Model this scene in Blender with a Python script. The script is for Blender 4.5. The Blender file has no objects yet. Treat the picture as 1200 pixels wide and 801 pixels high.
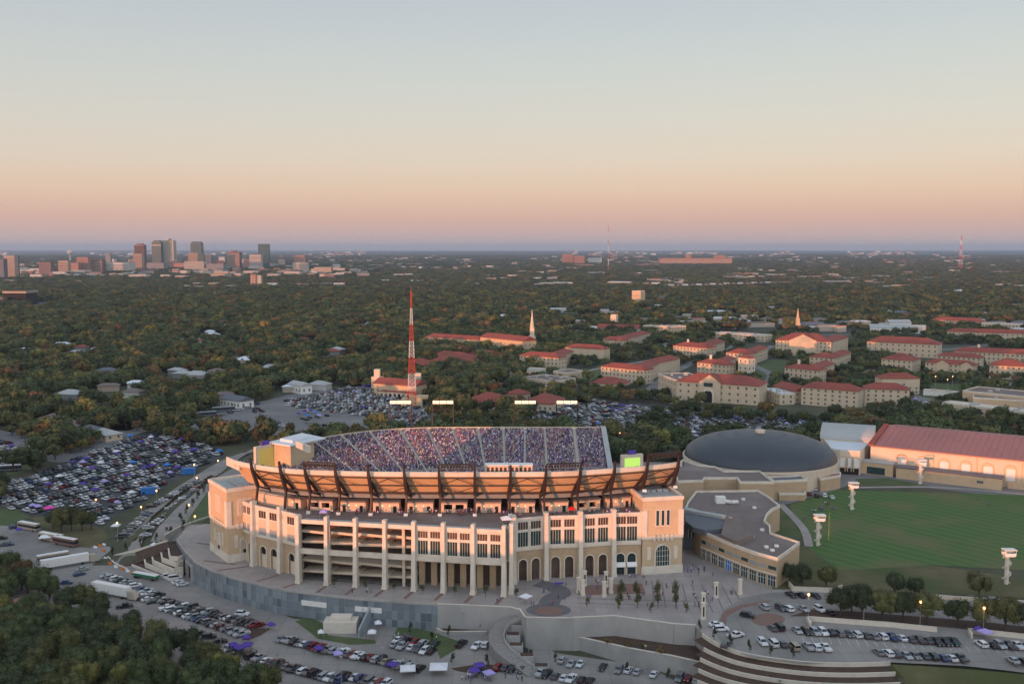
import bpy, bmesh, math, random
from mathutils import Vector, Matrix
R = random.Random(7)
rad = math.radians
scene = bpy.context.scene
COL = scene.collection
# ---------------------------------------------------------------- camera
F = 1167.0; PITCH = rad(5.36); H = 118.0
cam = bpy.data.cameras.new('camera'); camo = bpy.data.objects.new('camera', cam); COL.objects.link(camo)
cam.sensor_width = 36; cam.lens = 36 * F / 1200; cam.clip_start = 1; cam.clip_end = 200000
camo.location = (0, 0, H); camo.rotation_euler = (rad(90) - PITCH, 0, 0); scene.camera = camo

def ss(a, b, v):
    t = max(0.0, min(1.0, (v - a) / (b - a))); return t * t * (3 - 2 * t)
UPC = [(56, 302.5), (57.8, 294), (61.5, 286.5), (68.4, 279.8), (82.6, 274.6), (96, 273.4), (108.6, 274), (108.6, 545), (57.5, 545)]
def _inp(x, y, p):
    r = False; j = len(p) - 1
    for i in range(len(p)):
        if (p[i][1] > y) != (p[j][1] > y) and x < (p[j][0] - p[i][0]) * (y - p[i][1]) / (p[j][1] - p[i][1]) + p[i][0]: r = not r
        j = i
    return r
def terr(x, y, mesh=False):
    """height of the land: a low shelf in front and to the left, the campus level behind"""
    low = -9 - 3 * ss(325, 288, y) * ss(-120, -60, x)
    k = max(ss(440, 640, y), ss(-166, -152, x) * ss(388, 418, y))
    if x > 108.6: k = max(k, ss(108.6, 108.7, x) * ss(256, 275, y))
    elif x > 50 and y < 545:
        if mesh: k = 0 if x < 100 else ss(270, 280, y)
        elif _inp(x, y, UPC): k = 1
    return low * (1 - k)
def G(px, py, z=0.0):
    """a point measured in the photograph (1200 px wide) -> its spot on the level z"""
    u = (px - 600) / F; v = (400.5 - py) / F
    dy = math.cos(PITCH) + v * math.sin(PITCH); dz = -math.sin(PITCH) + v * math.cos(PITCH)
    t = (z - H) / dz
    return (u * t, dy * t)
def GT(px, py):
    z = -6.0
    for _ in range(12):
        x, y = G(px, py, z); z = z * .3 + terr(x, y) * .7
    return (x, y)
def GP(l, z=None): return [GT(*p) if z is None else G(p[0], p[1], z) for p in l]

# ---------------------------------------------------------------- materials
def lin(c): return tuple((v / 12.92 if v <= .04045 else ((v + .055) / 1.055) ** 2.4) for v in [q / 255 for q in c])
MATS = {}
def mat(name, col, rough=.8, var=.12, scale=.5, metal=0.0, bump=0.0, tint=None, emit=0, stain=None, spec=.3, joint=None):
    m = bpy.data.materials.new(name); m.use_nodes = True; MATS[name] = m
    nt = m.node_tree; N = nt.nodes; L = nt.links; b = N['Principled BSDF']
    b.inputs['Roughness'].default_value = rough; b.inputs['Metallic'].default_value = metal
    b.inputs['Specular IOR Level'].default_value = spec
    tc = N.new('ShaderNodeTexCoord')
    if tint:
        a = N.new('ShaderNodeAttribute'); a.attribute_name = 'tint'; a.attribute_type = tint; base = a.outputs['Color']
    else:
        r = N.new('ShaderNodeRGB'); r.outputs[0].default_value = (*col, 1); base = r.outputs[0]
    if var:
        n = N.new('ShaderNodeTexNoise'); n.inputs['Scale'].default_value = scale; n.inputs['Detail'].default_value = 6
        n.inputs['Roughness'].default_value = .65
        L.new(tc.outputs['Object'], n.inputs['Vector'])
        mr = N.new('ShaderNodeMapRange'); mr.inputs['From Min'].default_value = .25; mr.inputs['From Max'].default_value = .75
        mr.inputs['To Min'].default_value = 1 - var; mr.inputs['To Max'].default_value = 1 + var
        L.new(n.outputs['Fac'], mr.inputs['Value'])
        mx = N.new('ShaderNodeVectorMath'); mx.operation = 'SCALE'
        L.new(base, mx.inputs[0]); L.new(mr.outputs[0], mx.inputs['Scale']); base = mx.outputs[0]
        if stain:
            n2 = N.new('ShaderNodeTexNoise'); n2.inputs['Scale'].default_value = stain[1]; n2.inputs['Detail'].default_value = 4
            L.new(tc.outputs['Object'], n2.inputs['Vector'])
            cr = N.new('ShaderNodeValToRGB'); cr.color_ramp.elements[0].position = stain[2]; cr.color_ramp.elements[1].position = stain[3]
            L.new(n2.outputs['Fac'], cr.inputs['Fac'])
            m2 = N.new('ShaderNodeMix'); m2.data_type = 'RGBA'; m2.inputs['B'].default_value = (*stain[0], 1)
            L.new(cr.outputs['Color'], m2.inputs['Factor']); L.new(base, m2.inputs['A']); base = m2.outputs['Result']
        if joint:
            bk = N.new('ShaderNodeTexBrick'); bk.offset = 0 if joint[2] else .5; bk.inputs['Scale'].default_value = 1; bk.inputs['Brick Width'].default_value = joint[0]; bk.inputs['Row Height'].default_value = joint[1]; bk.inputs['Mortar Size'].default_value = joint[3]; bk.inputs['Mortar Smooth'].default_value = .3
            bk.inputs['Color1'].default_value = (1, 1, 1, 1); bk.inputs['Color2'].default_value = (.90, .90, .91, 1); bk.inputs['Mortar'].default_value = (.62, .61, .60, 1)
            L.new(tc.outputs['Object'], bk.inputs['Vector']); mm = N.new('ShaderNodeMix'); mm.data_type = 'RGBA'; mm.blend_type = 'MULTIPLY'; mm.inputs['Factor'].default_value = 1
            L.new(base, mm.inputs['A']); L.new(bk.outputs['Color'], mm.inputs['B']); base = mm.outputs['Result']
        if bump:
            bp = N.new('ShaderNodeBump'); bp.inputs['Distance'].default_value = bump
            L.new(n.outputs['Fac'], bp.inputs['Height']); L.new(bp.outputs['Normal'], b.inputs['Normal'])
    L.new(base, b.inputs['Base Color'])
    if emit:
        b.inputs['Emission Color'].default_value = (*col, 1); b.inputs['Emission Strength'].default_value = emit
    return m
mat('earth', (.065, .07, .04), .95, .35, .05, stain=((.12, .10, .07), .02, .5, .75))
mat('far_land', (.06, .065, .042), .95, .5, .004)
mat('lawn', (.075, .10, .04), .95, .25, .12, stain=((.15, .12, .06), .03, .55, .8))
mat('dry_grass', (.12, .10, .05), .95, .3, .1, stain=((.06, .08, .025), .04, .4, .65))
mat('mulch', (.075, .048, .035), .95, .3, .6)
mat('asphalt', (.06, .062, .068), .9, .25, .12, stain=((.10, .10, .10), .05, .5, .7), joint=(14, 9, 0, .06))
mat('old_asphalt', (.16, .155, .155), .9, .15, .1, stain=((.22, .21, .20), .03, .45, .7))
mat('concrete_paving', (.27, .25, .225), .9, .13, .12, stain=((.20, .19, .175), .04, .45, .7), joint=(6, 6, 1, .07))
mat('plaza_paving', (.34, .305, .275), .9, .10, .15, stain=((.26, .235, .215), .05, .45, .7), joint=(4.5, 4.5, 1, .06))
mat('brick_paving', (.20, .125, .10), .9, .15, .8)
mat('dark_paving', (.13, .125, .13), .9, .15, .3)
mat('paint_line', (.6, .6, .58), .8, .1, 1)
mat('concrete', (.36, .345, .32), .85, .10, .25, bump=.02, stain=((.25, .24, .225), .12, .42, .75))
mat('stone', (.62, .555, .46), .8, .08, .35, stain=((.48, .42, .35), .22, .5, .78))
mat('brick', (.44, .32, .20), .85, .14, 1.5, bump=.02, stain=((.36, .27, .18), .25, .5, .75))
mat('plaster', (.60, .50, .38), .8, .07, .3)
mat('tan', (.52, .42, .30), .85, .10, .4)
mat('white', (.70, .68, .64), .7, .06, .5)
mat('red_tile', (.26, .068, .048), .8, .22, .5, stain=((.20, .055, .045), .08, .45, .7))
mat('mauve_roof', (.32, .125, .11), .5, .10, .2, stain=((.26, .11, .10), .03, .45, .7))
mat('brown_roof', (.175, .14, .125), .95, .12, .2, stain=((.24, .20, .18), .06, .5, .75))
mat('grey_roof', (.36, .37, .36), .7, .08, .1)
mat('pale_roof', (.60, .64, .67), .5, .08, .2)
mat('dark_dome', (.036, .044, .056), .45, .18, .05, spec=.5)
mat('slate', (.11, .12, .14), .6, .15, .5)
mat('dark_steel', (.032, .020, .018), .55, .1, 1, spec=.4)
mat('pole', (.30, .29, .28), .6, .05, 1)
mat('glass', (.022, .05, .052), .12, .25, .6, spec=.6)
mat('brown_glass', (.07, .04, .03), .3, .2, .6, spec=.5)
mat('grey_panel', (.26, .285, .30), .5, .12, .5)
mat('dark_void', (.02, .017, .015), .9, .1, 1)
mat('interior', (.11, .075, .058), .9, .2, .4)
mat('booth', (.58, .42, .30), .8, .08, .6)
mat('trunk', (.07, .055, .045), .95, .2, 3)
mat('red_steel', (.50, .055, .035), .6, .08, 1)
mat('white_steel', (.62, .60, .57), .6, .08, 1)
mat('car_glass', (.012, .016, .02), .08, 0, spec=.7)
mat('rubber', (.02, .02, .02), .8, 0)
mat('chrome', (.4, .4, .42), .3, 0, metal=.8)
mat('tail_red', (.35, .01, .01), .3, 0)
mat('car_paint', (1, 1, 1), .3, 0, tint='INSTANCER', spec=.5)
mat('mass_paint', (1, 1, 1), .35, 0, tint='GEOMETRY', spec=.5)
mat('mass_cloth', (1, 1, 1), .9, 0, tint='GEOMETRY', spec=.1)
mat('cloth', (1, 1, 1), .85, 0, tint='INSTANCER', spec=.1)
mat('skin', (.42, .25, .18), .7, 0)
mat('hair', (.05, .03, .02), .8, 0)
mat('trousers', (.06, .07, .10), .9, .1, 3)
mat('seat_concrete', (.36, .335, .32), .9, .1, .3)
mat('turf_dark', (.035, .085, .025), .95, .15, .05)
mat('lamp_glow', (1.0, .50, .20), .5, 0, emit=3.5)
mat('flood_glow', (.90, .78, .54), .5, 0, emit=.6)
mat('screen_glow', (.50, .75, .14), .5, 0, emit=.65)
mat('screen_yellow', (.55, .45, .12), .5, 0, emit=.15)
mat('warm_glow', (1.0, .62, .25), .5, 0, emit=3)
mat('water', (.30, .36, .42), .08, 0, spec=.8)
mat('city_brown', (.18, .10, .085), .7, .15, .05)
mat('city_teal', (.016, .065, .072), .25, .2, .05, spec=.6)
mat('city_beige', (.34, .27, .21), .8, .12, .05)
mat('city_cream', (.42, .36, .29), .8, .12, .05)
mat('city_white', (.46, .44, .41), .8, .12, .05)
mat('city_grey', (.20, .20, .20), .8, .12, .05)
mat('city_pink', (.30, .17, .13), .8, .12, .05)
mat('plastic_blue', (.03, .16, .45), .5, 0)
mat('plastic_green', (.03, .16, .07), .6, 0)
mat('plastic_orange', (.55, .16, .03), .6, 0)
mat('purple', (.10, .05, .33), .8, .1, 1)
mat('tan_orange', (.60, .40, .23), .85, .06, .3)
mat('brick_light', (.52, .385, .245), .85, .10, 1.2, stain=((.44, .33, .22), .2, .5, .75))
def leaf_mat():
    m = bpy.data.materials.new('leaves'); m.use_nodes = True; MATS['leaves'] = m
    nt = m.node_tree; N = nt.nodes; L = nt.links; b = N['Principled BSDF']
    b.inputs['Roughness'].default_value = .8; b.inputs['Specular IOR Level'].default_value = .15
    a = N.new('ShaderNodeAttribute'); a.attribute_name = 'tint'; a.attribute_type = 'INSTANCER'
    tc = N.new('ShaderNodeTexCoord')
    n = N.new('ShaderNodeTexNoise'); n.inputs['Scale'].default_value = .45; n.inputs['Detail'].default_value = 5
    L.new(tc.outputs['Object'], n.inputs['Vector'])
    mr = N.new('ShaderNodeMapRange'); mr.inputs['From Min'].default_value = .3; mr.inputs['From Max'].default_value = .7
    mr.inputs['To Min'].default_value = .62; mr.inputs['To Max'].default_value = 1.45
    L.new(n.outputs['Fac'], mr.inputs['Value'])
    s = N.new('ShaderNodeVectorMath'); s.operation = 'SCALE'
    L.new(a.outputs['Color'], s.inputs[0]); L.new(mr.outputs[0], s.inputs['Scale']); L.new(s.outputs[0], b.inputs['Base Color'])
leaf_mat()
def turf_mat():
    m = bpy.data.materials.new('striped_turf'); m.use_nodes = True; MATS['striped_turf'] = m
    nt = m.node_tree; N = nt.nodes; L = nt.links; b = N['Principled BSDF']; b.inputs['Roughness'].default_value = .95
    b.inputs['Specular IOR Level'].default_value = .1
    tc = N.new('ShaderNodeTexCoord'); w = N.new('ShaderNodeTexWave'); w.inputs['Scale'].default_value = .055; w.inputs['Distortion'].default_value = .3
    mp = N.new('ShaderNodeMapping'); mp.inputs['Rotation'].default_value = (0, 0, rad(-38))
    L.new(tc.outputs['Object'], mp.inputs['Vector']); L.new(mp.outputs['Vector'], w.inputs['Vector'])
    c = N.new('ShaderNodeMix'); c.data_type = 'RGBA'; c.inputs['A'].default_value = (.070, .122, .040, 1); c.inputs['B'].default_value = (.092, .150, .054, 1)
    L.new(w.outputs['Fac'], c.inputs['Factor'])
    n = N.new('ShaderNodeTexNoise'); n.inputs['Scale'].default_value = .035; n.inputs['Detail'].default_value = 5
    L.new(tc.outputs['Object'], n.inputs['Vector'])
    cr = N.new('ShaderNodeValToRGB'); cr.color_ramp.elements[0].position = .47; cr.color_ramp.elements[1].position = .72
    L.new(n.outputs['Fac'], cr.inputs['Fac'])
    c2 = N.new('ShaderNodeMix'); c2.data_type = 'RGBA'; c2.inputs['B'].default_value = (.15, .135, .07, 1)
    L.new(cr.outputs['Color'], c2.inputs['Factor']); L.new(c.outputs['Result'], c2.inputs['A']); L.new(c2.outputs['Result'], b.inputs['Base Color'])
turf_mat()

# ---------------------------------------------------------------- mesh helpers
def lerp2(a, b, t): return (a[0] + (b[0] - a[0]) * t, a[1] + (b[1] - a[1]) * t)
def dist(a, b): return math.hypot(a[0] - b[0], a[1] - b[1])
def inpoly(x, y, p):
    r = False; j = len(p) - 1
    for i in range(len(p)):
        if (p[i][1] > y) != (p[j][1] > y) and x < (p[j][0] - p[i][0]) * (y - p[i][1]) / (p[j][1] - p[i][1]) + p[i][0]: r = not r
        j = i
    return r
class MB:
    def __init__(s, T=None): s.v = []; s.f = []; s.m = []; s.T = T or (lambda u, w, z: (u, w, z)); s.tint = []
    def face(s, pts, m=0, tint=None, T=None):
        T = T or s.T; k = len(s.v); s.v += [T(*p) for p in pts]; s.f.append(tuple(range(k, k + len(pts)))); s.m.append(m); s.tint.append(tint)
    def hexa(s, p, m=0, tint=None):
        k = len(s.v); s.v += [s.T(*q) for q in p]
        for f in ((0, 3, 2, 1), (4, 5, 6, 7), (0, 1, 5, 4), (1, 2, 6, 5), (2, 3, 7, 6), (3, 0, 4, 7)):
            s.f.append(tuple(k + i for i in f)); s.m.append(m); s.tint.append(tint)
    def box(s, x0, x1, y0, y1, z0, z1, m=0, tint=None):
        s.hexa([(x0, y0, z0), (x1, y0, z0), (x1, y1, z0), (x0, y1, z0), (x0, y0, z1), (x1, y0, z1), (x1, y1, z1), (x0, y1, z1)], m, tint)
    def prism(s, poly, z0, z1, m=0, mtop=None, cap=True):
        n = len(poly); k = len(s.v)
        A = sum(poly[i][0] * poly[(i + 1) % n][1] - poly[(i + 1) % n][0] * poly[i][1] for i in range(n))
        if A < 0: poly = poly[::-1]
        zz0 = z0 if callable(z0) else (lambda *_: z0); zz1 = z1 if callable(z1) else (lambda *_: z1)
        s.v += [s.T(p[0], p[1], zz0(*p)) for p in poly] + [s.T(p[0], p[1], zz1(*p)) for p in poly]
        for i in range(n):
            j = (i + 1) % n; s.f.append((k + i, k + j, k + n + j, k + n + i)); s.m.append(m); s.tint.append(None)
        if cap:
            s.f.append(tuple(range(k + n, k + 2 * n))); s.m.append(m if mtop is None else mtop); s.tint.append(None)
            s.f.append(tuple(range(k + n - 1, k - 1, -1))); s.m.append(m); s.tint.append(None)
    def tube(s, a, b, r, n=6, m=0, r2=None):
        a = Vector(a); b = Vector(b); d = (b - a)
        if d.length < 1e-6: return
        q = d.to_track_quat('Z', 'Y'); r2 = r if r2 is None else r2; k = len(s.v)
        for p, rr in ((a, r), (b, r2)):
            for i in range(n):
                w = 2 * math.pi * (i + .5) / n; o = p + q @ Vector((rr * math.cos(w), rr * math.sin(w), 0)); s.v.append(s.T(*o))
        for i in range(n):
            j = (i + 1) % n; s.f.append((k + i, k + j, k + n + j, k + n + i)); s.m.append(m); s.tint.append(None)
        s.f.append(tuple(range(k + n - 1, k - 1, -1))); s.m.append(m); s.tint.append(None)
        s.f.append(tuple(range(k + n, k + 2 * n))); s.m.append(m); s.tint.append(None)
    def lathe(s, prof, n=16, m=0, c=(0, 0), smooth=False):
        k = len(s.v)
        for r, z in prof:
            for i in range(n):
                w = 2 * math.pi * i / n; s.v.append(s.T(c[0] + r * math.cos(w), c[1] + r * math.sin(w), z))
        for a in range(len(prof) - 1):
            for i in range(n):
                j = (i + 1) % n; s.f.append((k + a * n + i, k + a * n + j, k + (a + 1) * n + j, k + (a + 1) * n + i)); s.m.append(m); s.tint.append(None)
        s.f.append(tuple(k + (len(prof) - 1) * n + i for i in range(n))); s.m.append(m); s.tint.append(None)
    def mesh(s, name, mats, smooth=False):
        me = bpy.data.meshes.new(name); me.from_pydata(s.v, [], s.f)
        for q in ([mats] if isinstance(mats, str) else mats): me.materials.append(MATS[q])
        me.polygons.foreach_set('material_index', s.m)
        if smooth: me.polygons.foreach_set('use_smooth', [True] * len(s.f))
        if any(t is not None for t in s.tint):
            at = me.attributes.new('tint', 'FLOAT_COLOR', 'FACE'); d = []
            for t in s.tint: d += [*(t or (.5, .5, .5)), 1.0]
            at.data.foreach_set('color', d)
        me.update(); return me
    def build(s, name, mats, parent=None, smooth=False, loc=None):
        return link(name, s.mesh(name, mats, smooth), parent, loc)
def link(name, data, parent=None, loc=None, mw=None):
    o = bpy.data.objects.new(name, data); COL.objects.link(o)
    if parent: o.parent = parent
    if loc: o.location = loc
    if mw is not None: o.matrix_basis = mw
    return o
def tag(o, label=None, cat=None, group=None, kind=None):
    if label:
        label = ' '.join(label.split())
        while len(label.split()) > 16 and ' the ' in label: i = label.rindex(' the '); label = label[:i] + ' ' + label[i + 5:]
        o['label'] = label
    if cat: o['category'] = cat
    if group: o['group'] = group
    if kind: o['kind'] = kind
    return o
def empty(name, label, cat, loc=(0, 0, 0), rz=0, group=None):
    o = link(name, None, None, loc); o.rotation_euler = (0, 0, rz); o.empty_display_size = 1
    return tag(o, label, cat, group)
def frame(p, q, flip=False):
    """local u along p->q, w out of the wall (towards the viewer's side when p is left), z up"""
    d = dist(p, q); ux, uy = (q[0] - p[0]) / d, (q[1] - p[1]) / d; nx, ny = uy, -ux
    if flip: nx, ny = -nx, -ny
    return (lambda u, w, z: (p[0] + u * ux + w * nx, p[1] + u * uy + w * ny, z)), d
def lowres_poly(s, poly, off, m=0, step=8.0):
    pass
def drape(name, poly, off, m, kind='structure', z=None, **kw):
    """a paved or planted sheet that follows the land"""
    bm = bmesh.new(); vs = [bm.verts.new((x, y, 0)) for x, y in poly]; bm.faces.new(vs)
    bmesh.ops.triangulate(bm, faces=bm.faces[:])
    if z is None:
        xs = [p[0] for p in poly]; ys = [p[1] for p in poly]
        for ax, lo, hi in ((0, min(xs), max(xs)), (1, min(ys), max(ys))):
            lo = max(lo, -700); hi = min(hi, 700); v = math.ceil(lo / 10) * 10
            while v < hi:
                no = (1, 0, 0) if ax == 0 else (0, 1, 0); co = (v, 0, 0) if ax == 0 else (0, v, 0)
                bmesh.ops.bisect_plane(bm, geom=bm.verts[:] + bm.edges[:] + bm.faces[:], plane_co=co, plane_no=no); v += 10
    for v in bm.verts: v.co.z = (terr(v.co.x, v.co.y) if z is None else z) + off
    bmesh.ops.recalc_face_normals(bm, faces=bm.faces[:])
    for f in bm.faces:
        if f.normal.z < 0: f.normal_flip()
    me = bpy.data.meshes.new(name); bm.to_mesh(me); bm.free(); me.materials.append(MATS[m])
    o = link(name, me); tag(o, kind=kind); return o
def stripline(pts, w):
    """polygon of width w along a polyline"""
    L = []; Rr = []
    for i, p in enumerate(pts):
        a = pts[max(0, i - 1)]; b = pts[min(len(pts) - 1, i + 1)]; d = dist(a, b) or 1
        nx, ny = (b[1] - a[1]) / d, -(b[0] - a[0]) / d
        L.append((p[0] + nx * w / 2, p[1] + ny * w / 2)); Rr.append((p[0] - nx * w / 2, p[1] - ny * w / 2))
    return L + Rr[::-1]
def smoothpts(pts, k=6):
    out = []
    for i in range(len(pts) - 1):
        p0 = pts[max(0, i - 1)]; p1 = pts[i]; p2 = pts[i + 1]; p3 = pts[min(len(pts) - 1, i + 2)]
        for j in range(k):
            t = j / k
            out.append(tuple(.5 * (2 * p1[c] + (p2[c] - p0[c]) * t + (2 * p0[c] - 5 * p1[c] + 4 * p2[c] - p3[c]) * t * t + (3 * p1[c] - p0[c] - 3 * p2[c] + p3[c]) * t ** 3) for c in (0, 1)))
    out.append(tuple(pts[-1])); return out
ORD = ['first', 'second', 'third', 'fourth', 'fifth', 'sixth', 'seventh', 'eighth', 'ninth', 'tenth', 'eleventh', 'twelfth', 'thirteenth', 'fourteenth', 'fifteenth', 'sixteenth', 'seventeenth', 'eighteenth', 'nineteenth', 'twentieth', 'twenty-first', 'twenty-second', 'twenty-third', 'twenty-fourth', 'twenty-fifth']
def ordn(i): return ORD[i] if i < len(ORD) else 'one more'
NOTREE = []      # world polygons kept free of the mass of trees

# ---------------------------------------------------------------- land, roads, lots
def grid_lines(lo, hi, dlo, dhi, step, far):
    a = []; v = dlo
    while v <= dhi: a.append(v); v += step
    s = step; v = dhi
    while v < hi: s *= far; v += s; a.append(v)
    s = step; v = dlo
    while v > lo: s *= far; v -= s; a.insert(0, v)
    return a
def vnoise(x, y, sd=0):
    def h(i, j): return (math.sin(i * 127.1 + j * 311.7 + sd * 17.3) * 43758.5453) % 1.0
    i, j = math.floor(x), math.floor(y); fx, fy = x - i, y - j; fx = fx * fx * (3 - 2 * fx); fy = fy * fy * (3 - 2 * fy)
    return (h(i, j) * (1 - fx) + h(i + 1, j) * fx) * (1 - fy) + (h(i, j + 1) * (1 - fx) + h(i + 1, j + 1) * fx) * fy
FARY = 42000
def make_ground():
    xs = grid_lines(-30000, 30000, -400, 300, 10, 1.22); ys = grid_lines(-800, FARY, 100, 700, 10, 1.22)
    v = []; f = []
    for y in ys:
        for x in xs:
            z = terr(x, y, True)
            if y > 7000: z += ss(7000, 30000, y) * (vnoise(x / 5200, y / 6000, 3) * 46 - 6)
            v.append((x, y, z))
    n = len(xs)
    for j in range(len(ys) - 1):
        for i in range(n - 1): f.append((j * n + i, j * n + i + 1, (j + 1) * n + i + 1, (j + 1) * n + i))
    me = bpy.data.meshes.new('ground'); me.from_pydata(v, [], f); me.materials.append(MATS['earth']); me.materials.append(MATS['far_land'])
    for p in me.polygons:
        p.use_smooth = True; p.material_index = 1 if p.center.y > 900 else 0
    tag(link('ground', me), kind='structure')
make_ground()
# unseen ridge added on the sunset side to shade the lots and lower walls
def make_shade_ridge():
    v = []; f = []; xs = [-900 + i * 12 for i in range(95)]
    for x in xs:
        c = 17.9 - 4.3 * ss(-36, -6, x) - 30 * ss(190, 235, x)
        for y, k in ((90, 0), (150, .75), (190, .98), (200, 1), (206, .98), (228, .35), (250, 0)):
            v.append((x, y, -12.5 + (c + 12.5) * k if c > -12 else -12.5))
    for i in range(len(xs) - 1):
        for j in range(6): f.append((i * 7 + j, (i + 1) * 7 + j, (i + 1) * 7 + j + 1, i * 7 + j + 1))
    me = bpy.data.meshes.new('shade_ridge'); me.from_pydata(v, [], f); me.materials.append(MATS['dry_grass']); tag(link('shade_ridge', me), kind='structure')
make_shade_ridge()

def road(name, px, off, m, w=None, world=False, keep=True, z=None):
    pts = px if world else GP(px, z)
    poly = stripline(smoothpts(pts, 5), w) if w else pts
    drape(name, poly, off, m, z=z)
    if keep: NOTREE.append(poly)
    if name == 'north_parking_lot': NOTREE.append(GP([(222, 500), (300, 514), (372, 524), (380, 510), (240, 488)]))
    if keep and 'lot' in name: NOTREE.append([(a[0], a[1] - 12) for a in poly])
    return poly
road('lower_parking_pavement', [(-60, 600), (0, 612), (55, 622), (100, 640), (128, 640), (150, 655), (172, 672), (205, 668), (250, 690), (345, 725), (520, 731), (600, 738), (652, 765), (760, 780), (880, 806), (910, 850), (250, 850), (180, 770), (90, 712), (0, 700), (-60, 690)], .10, 'concrete_paving')
LOT_NW = road('asphalt_parking_lot', [(-40, 592), (-40, 566), (30, 560), (60, 547), (100, 533), (130, 520), (168, 508), (215, 513), (262, 528), (262, 536), (240, 546), (200, 566), (165, 590), (136, 604), (118, 618), (60, 606), (25, 602)], .10, 'asphalt')
LOT_FAR = road('corner_parking_lot', [(-60, 512), (0, 514), (38, 528), (52, 540), (20, 548), (-60, 560)], .10, 'old_asphalt')
road('left_street', [(-60, 496), (0, 508), (45, 527), (75, 538), (110, 527), (150, 508), (200, 497), (250, 505)], .115, 'old_asphalt', 13)
ROAD_N = road('ring_road', [(118, 690), (150, 645), (172, 612), (200, 585), (240, 558), (280, 536), (330, 520)], .125, 'concrete_paving', 11)
road('upper_ring_road', [(192, 634), (206, 612), (230, 586), (262, 562), (300, 540)], .13, 'concrete_paving', 11)
LOT_N = road('north_parking_lot', [(236, 490), (262, 481), (340, 462), (420, 452), (486, 458), (512, 486), (512, 504), (360, 516), (290, 505), (240, 500)], .10, 'old_asphalt')
LOT_E = road('east_parking_lot', [(628, 482), (700, 470), (790, 482), (800, 500), (720, 512), (600, 506)], .10, 'asphalt')
LOT_SE = road('arena_parking_lot', [(770, 512), (800, 488), (850, 488), (960, 494), (985, 506), (960, 512), (800, 520)], .10, 'asphalt')
road('campus_street', [(560, 455), (660, 468), (800, 478), (960, 492), (1100, 508), (1260, 530)], .12, 'asphalt', 15)
road('cross_street', [(500, 424), (560, 432), (600, 446), (560, 462), (520, 470)], .12, 'asphalt', 11)
road('curved_street', [(630, 458), (700, 448), (745, 456), (760, 462)], .13, 'concrete_paving', 10)
road('service_yard', [(905, 592), (925, 590), (980, 574), (1010, 562), (1200, 585), (1290, 604), (1290, 590), (1200, 572), (1020, 552), (960, 556), (905, 575)], .09, 'old_asphalt')
FIELD = road('practice_field', [(925, 592), (980, 574), (1200, 580), (1290, 590), (1290, 690), (1200, 668), (1090, 662), (985, 668), (945, 640)], .10, 'striped_turf')
road('field_margin_lawn', [(900, 640), (945, 640), (985, 668), (1090, 662), (1290, 690), (1290, 712), (1200, 700), (1000, 690), (905, 690)], .08, 'dry_grass', keep=False)
road('field_side_path', [(1005, 571), (1100, 571), (1200, 579), (1290, 590)], .14, 'plaza_paving', 3.2)
road('yard_lawn', [(1003, 561), (1040, 560), (1090, 569), (1000, 569)], .12, 'lawn')
road('curving_garden_path', [(914, 590), (930, 606), (943, 622), (948, 640)], .12, 'plaza_paving', 3.4)
road('garden_lawn', [(908, 590), (925, 605), (940, 628), (925, 640), (905, 628), (904, 604)], .10, 'lawn')
road('quadrangle_lawn', [(878, 430), (905, 421), (930, 422), (918, 446), (882, 444)], .10, 'lawn')
road('long_lawn', [(690, 446), (700, 428), (745, 424), (768, 420), (775, 426), (720, 442)], .10, 'lawn')
road('long_lawn_path', [(664, 446), (690, 434), (750, 424), (775, 418)], .12, 'plaza_paving', 5)
road('dormitory_lawn', [(1080, 470), (1090, 448), (1128, 450), (1120, 470)], .10, 'lawn')
road('dormitory_lot', [(1066, 478), (1072, 462), (1100, 470), (1100, 480)], .11, 'old_asphalt')
road('church_lawn', [(436, 470), (436, 462), (500, 462), (500, 474)], .10, 'lawn')
road('garden_circle_lawn', [(532, 500), (536, 490), (560, 486), (584, 490), (588, 500)], .10, 'lawn')
road('neighbourhood_green', [(360, 428), (380, 420), (440, 414), (450, 420), (400, 428)], .10, 'lawn')
road('river_bank', [(36, 356), (60, 353), (82, 354), (72, 360), (40, 366)], .12, 'dry_grass')
road('lake', [(30, 358), (40, 354), (62, 354), (70, 357), (60, 361), (40, 362)], .4, 'water')
road('distant_green', [(125, 360), (145, 359), (147, 366), (130, 366)], .12, 'lawn')
road('left_lawn', [(-60, 590), (20, 596), (36, 606), (10, 616), (-60, 612)], .115, 'lawn')
road('bare_slope', [(36, 606), (70, 604), (118, 618), (128, 630), (105, 642), (85, 640), (55, 622)], .12, 'dry_grass')
road('lot_edge_lawn', [(52, 545), (30, 552), (0, 562), (-40, 566), (-40, 556), (10, 550), (36, 540)], .13, 'lawn')
for pts_, w_ in (([(754, 466), (768, 452), (800, 430), (850, 412), (870, 398)], 11), ([(700, 452), (740, 458), (800, 474)], 12), ([(880, 462), (905, 440), (880, 424), (905, 405)], 9), ([(1005, 478), (1010, 462), (1080, 440), (1160, 436), (1220, 440)], 11), ([(985, 420), (1010, 408), (1100, 410), (1180, 402), (1240, 404)], 11), ([(640, 432), (690, 415), (760, 400), (830, 396)], 10), ([(500, 440), (540, 430), (600, 424)], 11), ([(900, 394), (1000, 392), (1110, 396)], 10)):
    road('campus_lane', pts_, .13, 'old_asphalt', w_)
for pp in ([(668, 470), (684, 464), (700, 468), (690, 476)], [(772, 404), (784, 400), (790, 406), (778, 410)], [(1000, 440), (1020, 432), (1034, 436), (1015, 446)], [(1150, 446), (1190, 448), (1190, 452), (1140, 452)], [(585, 448), (606, 452), (600, 458), (580, 455)]):
    road('campus_court', pp, .12, 'plaza_paving')
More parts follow.
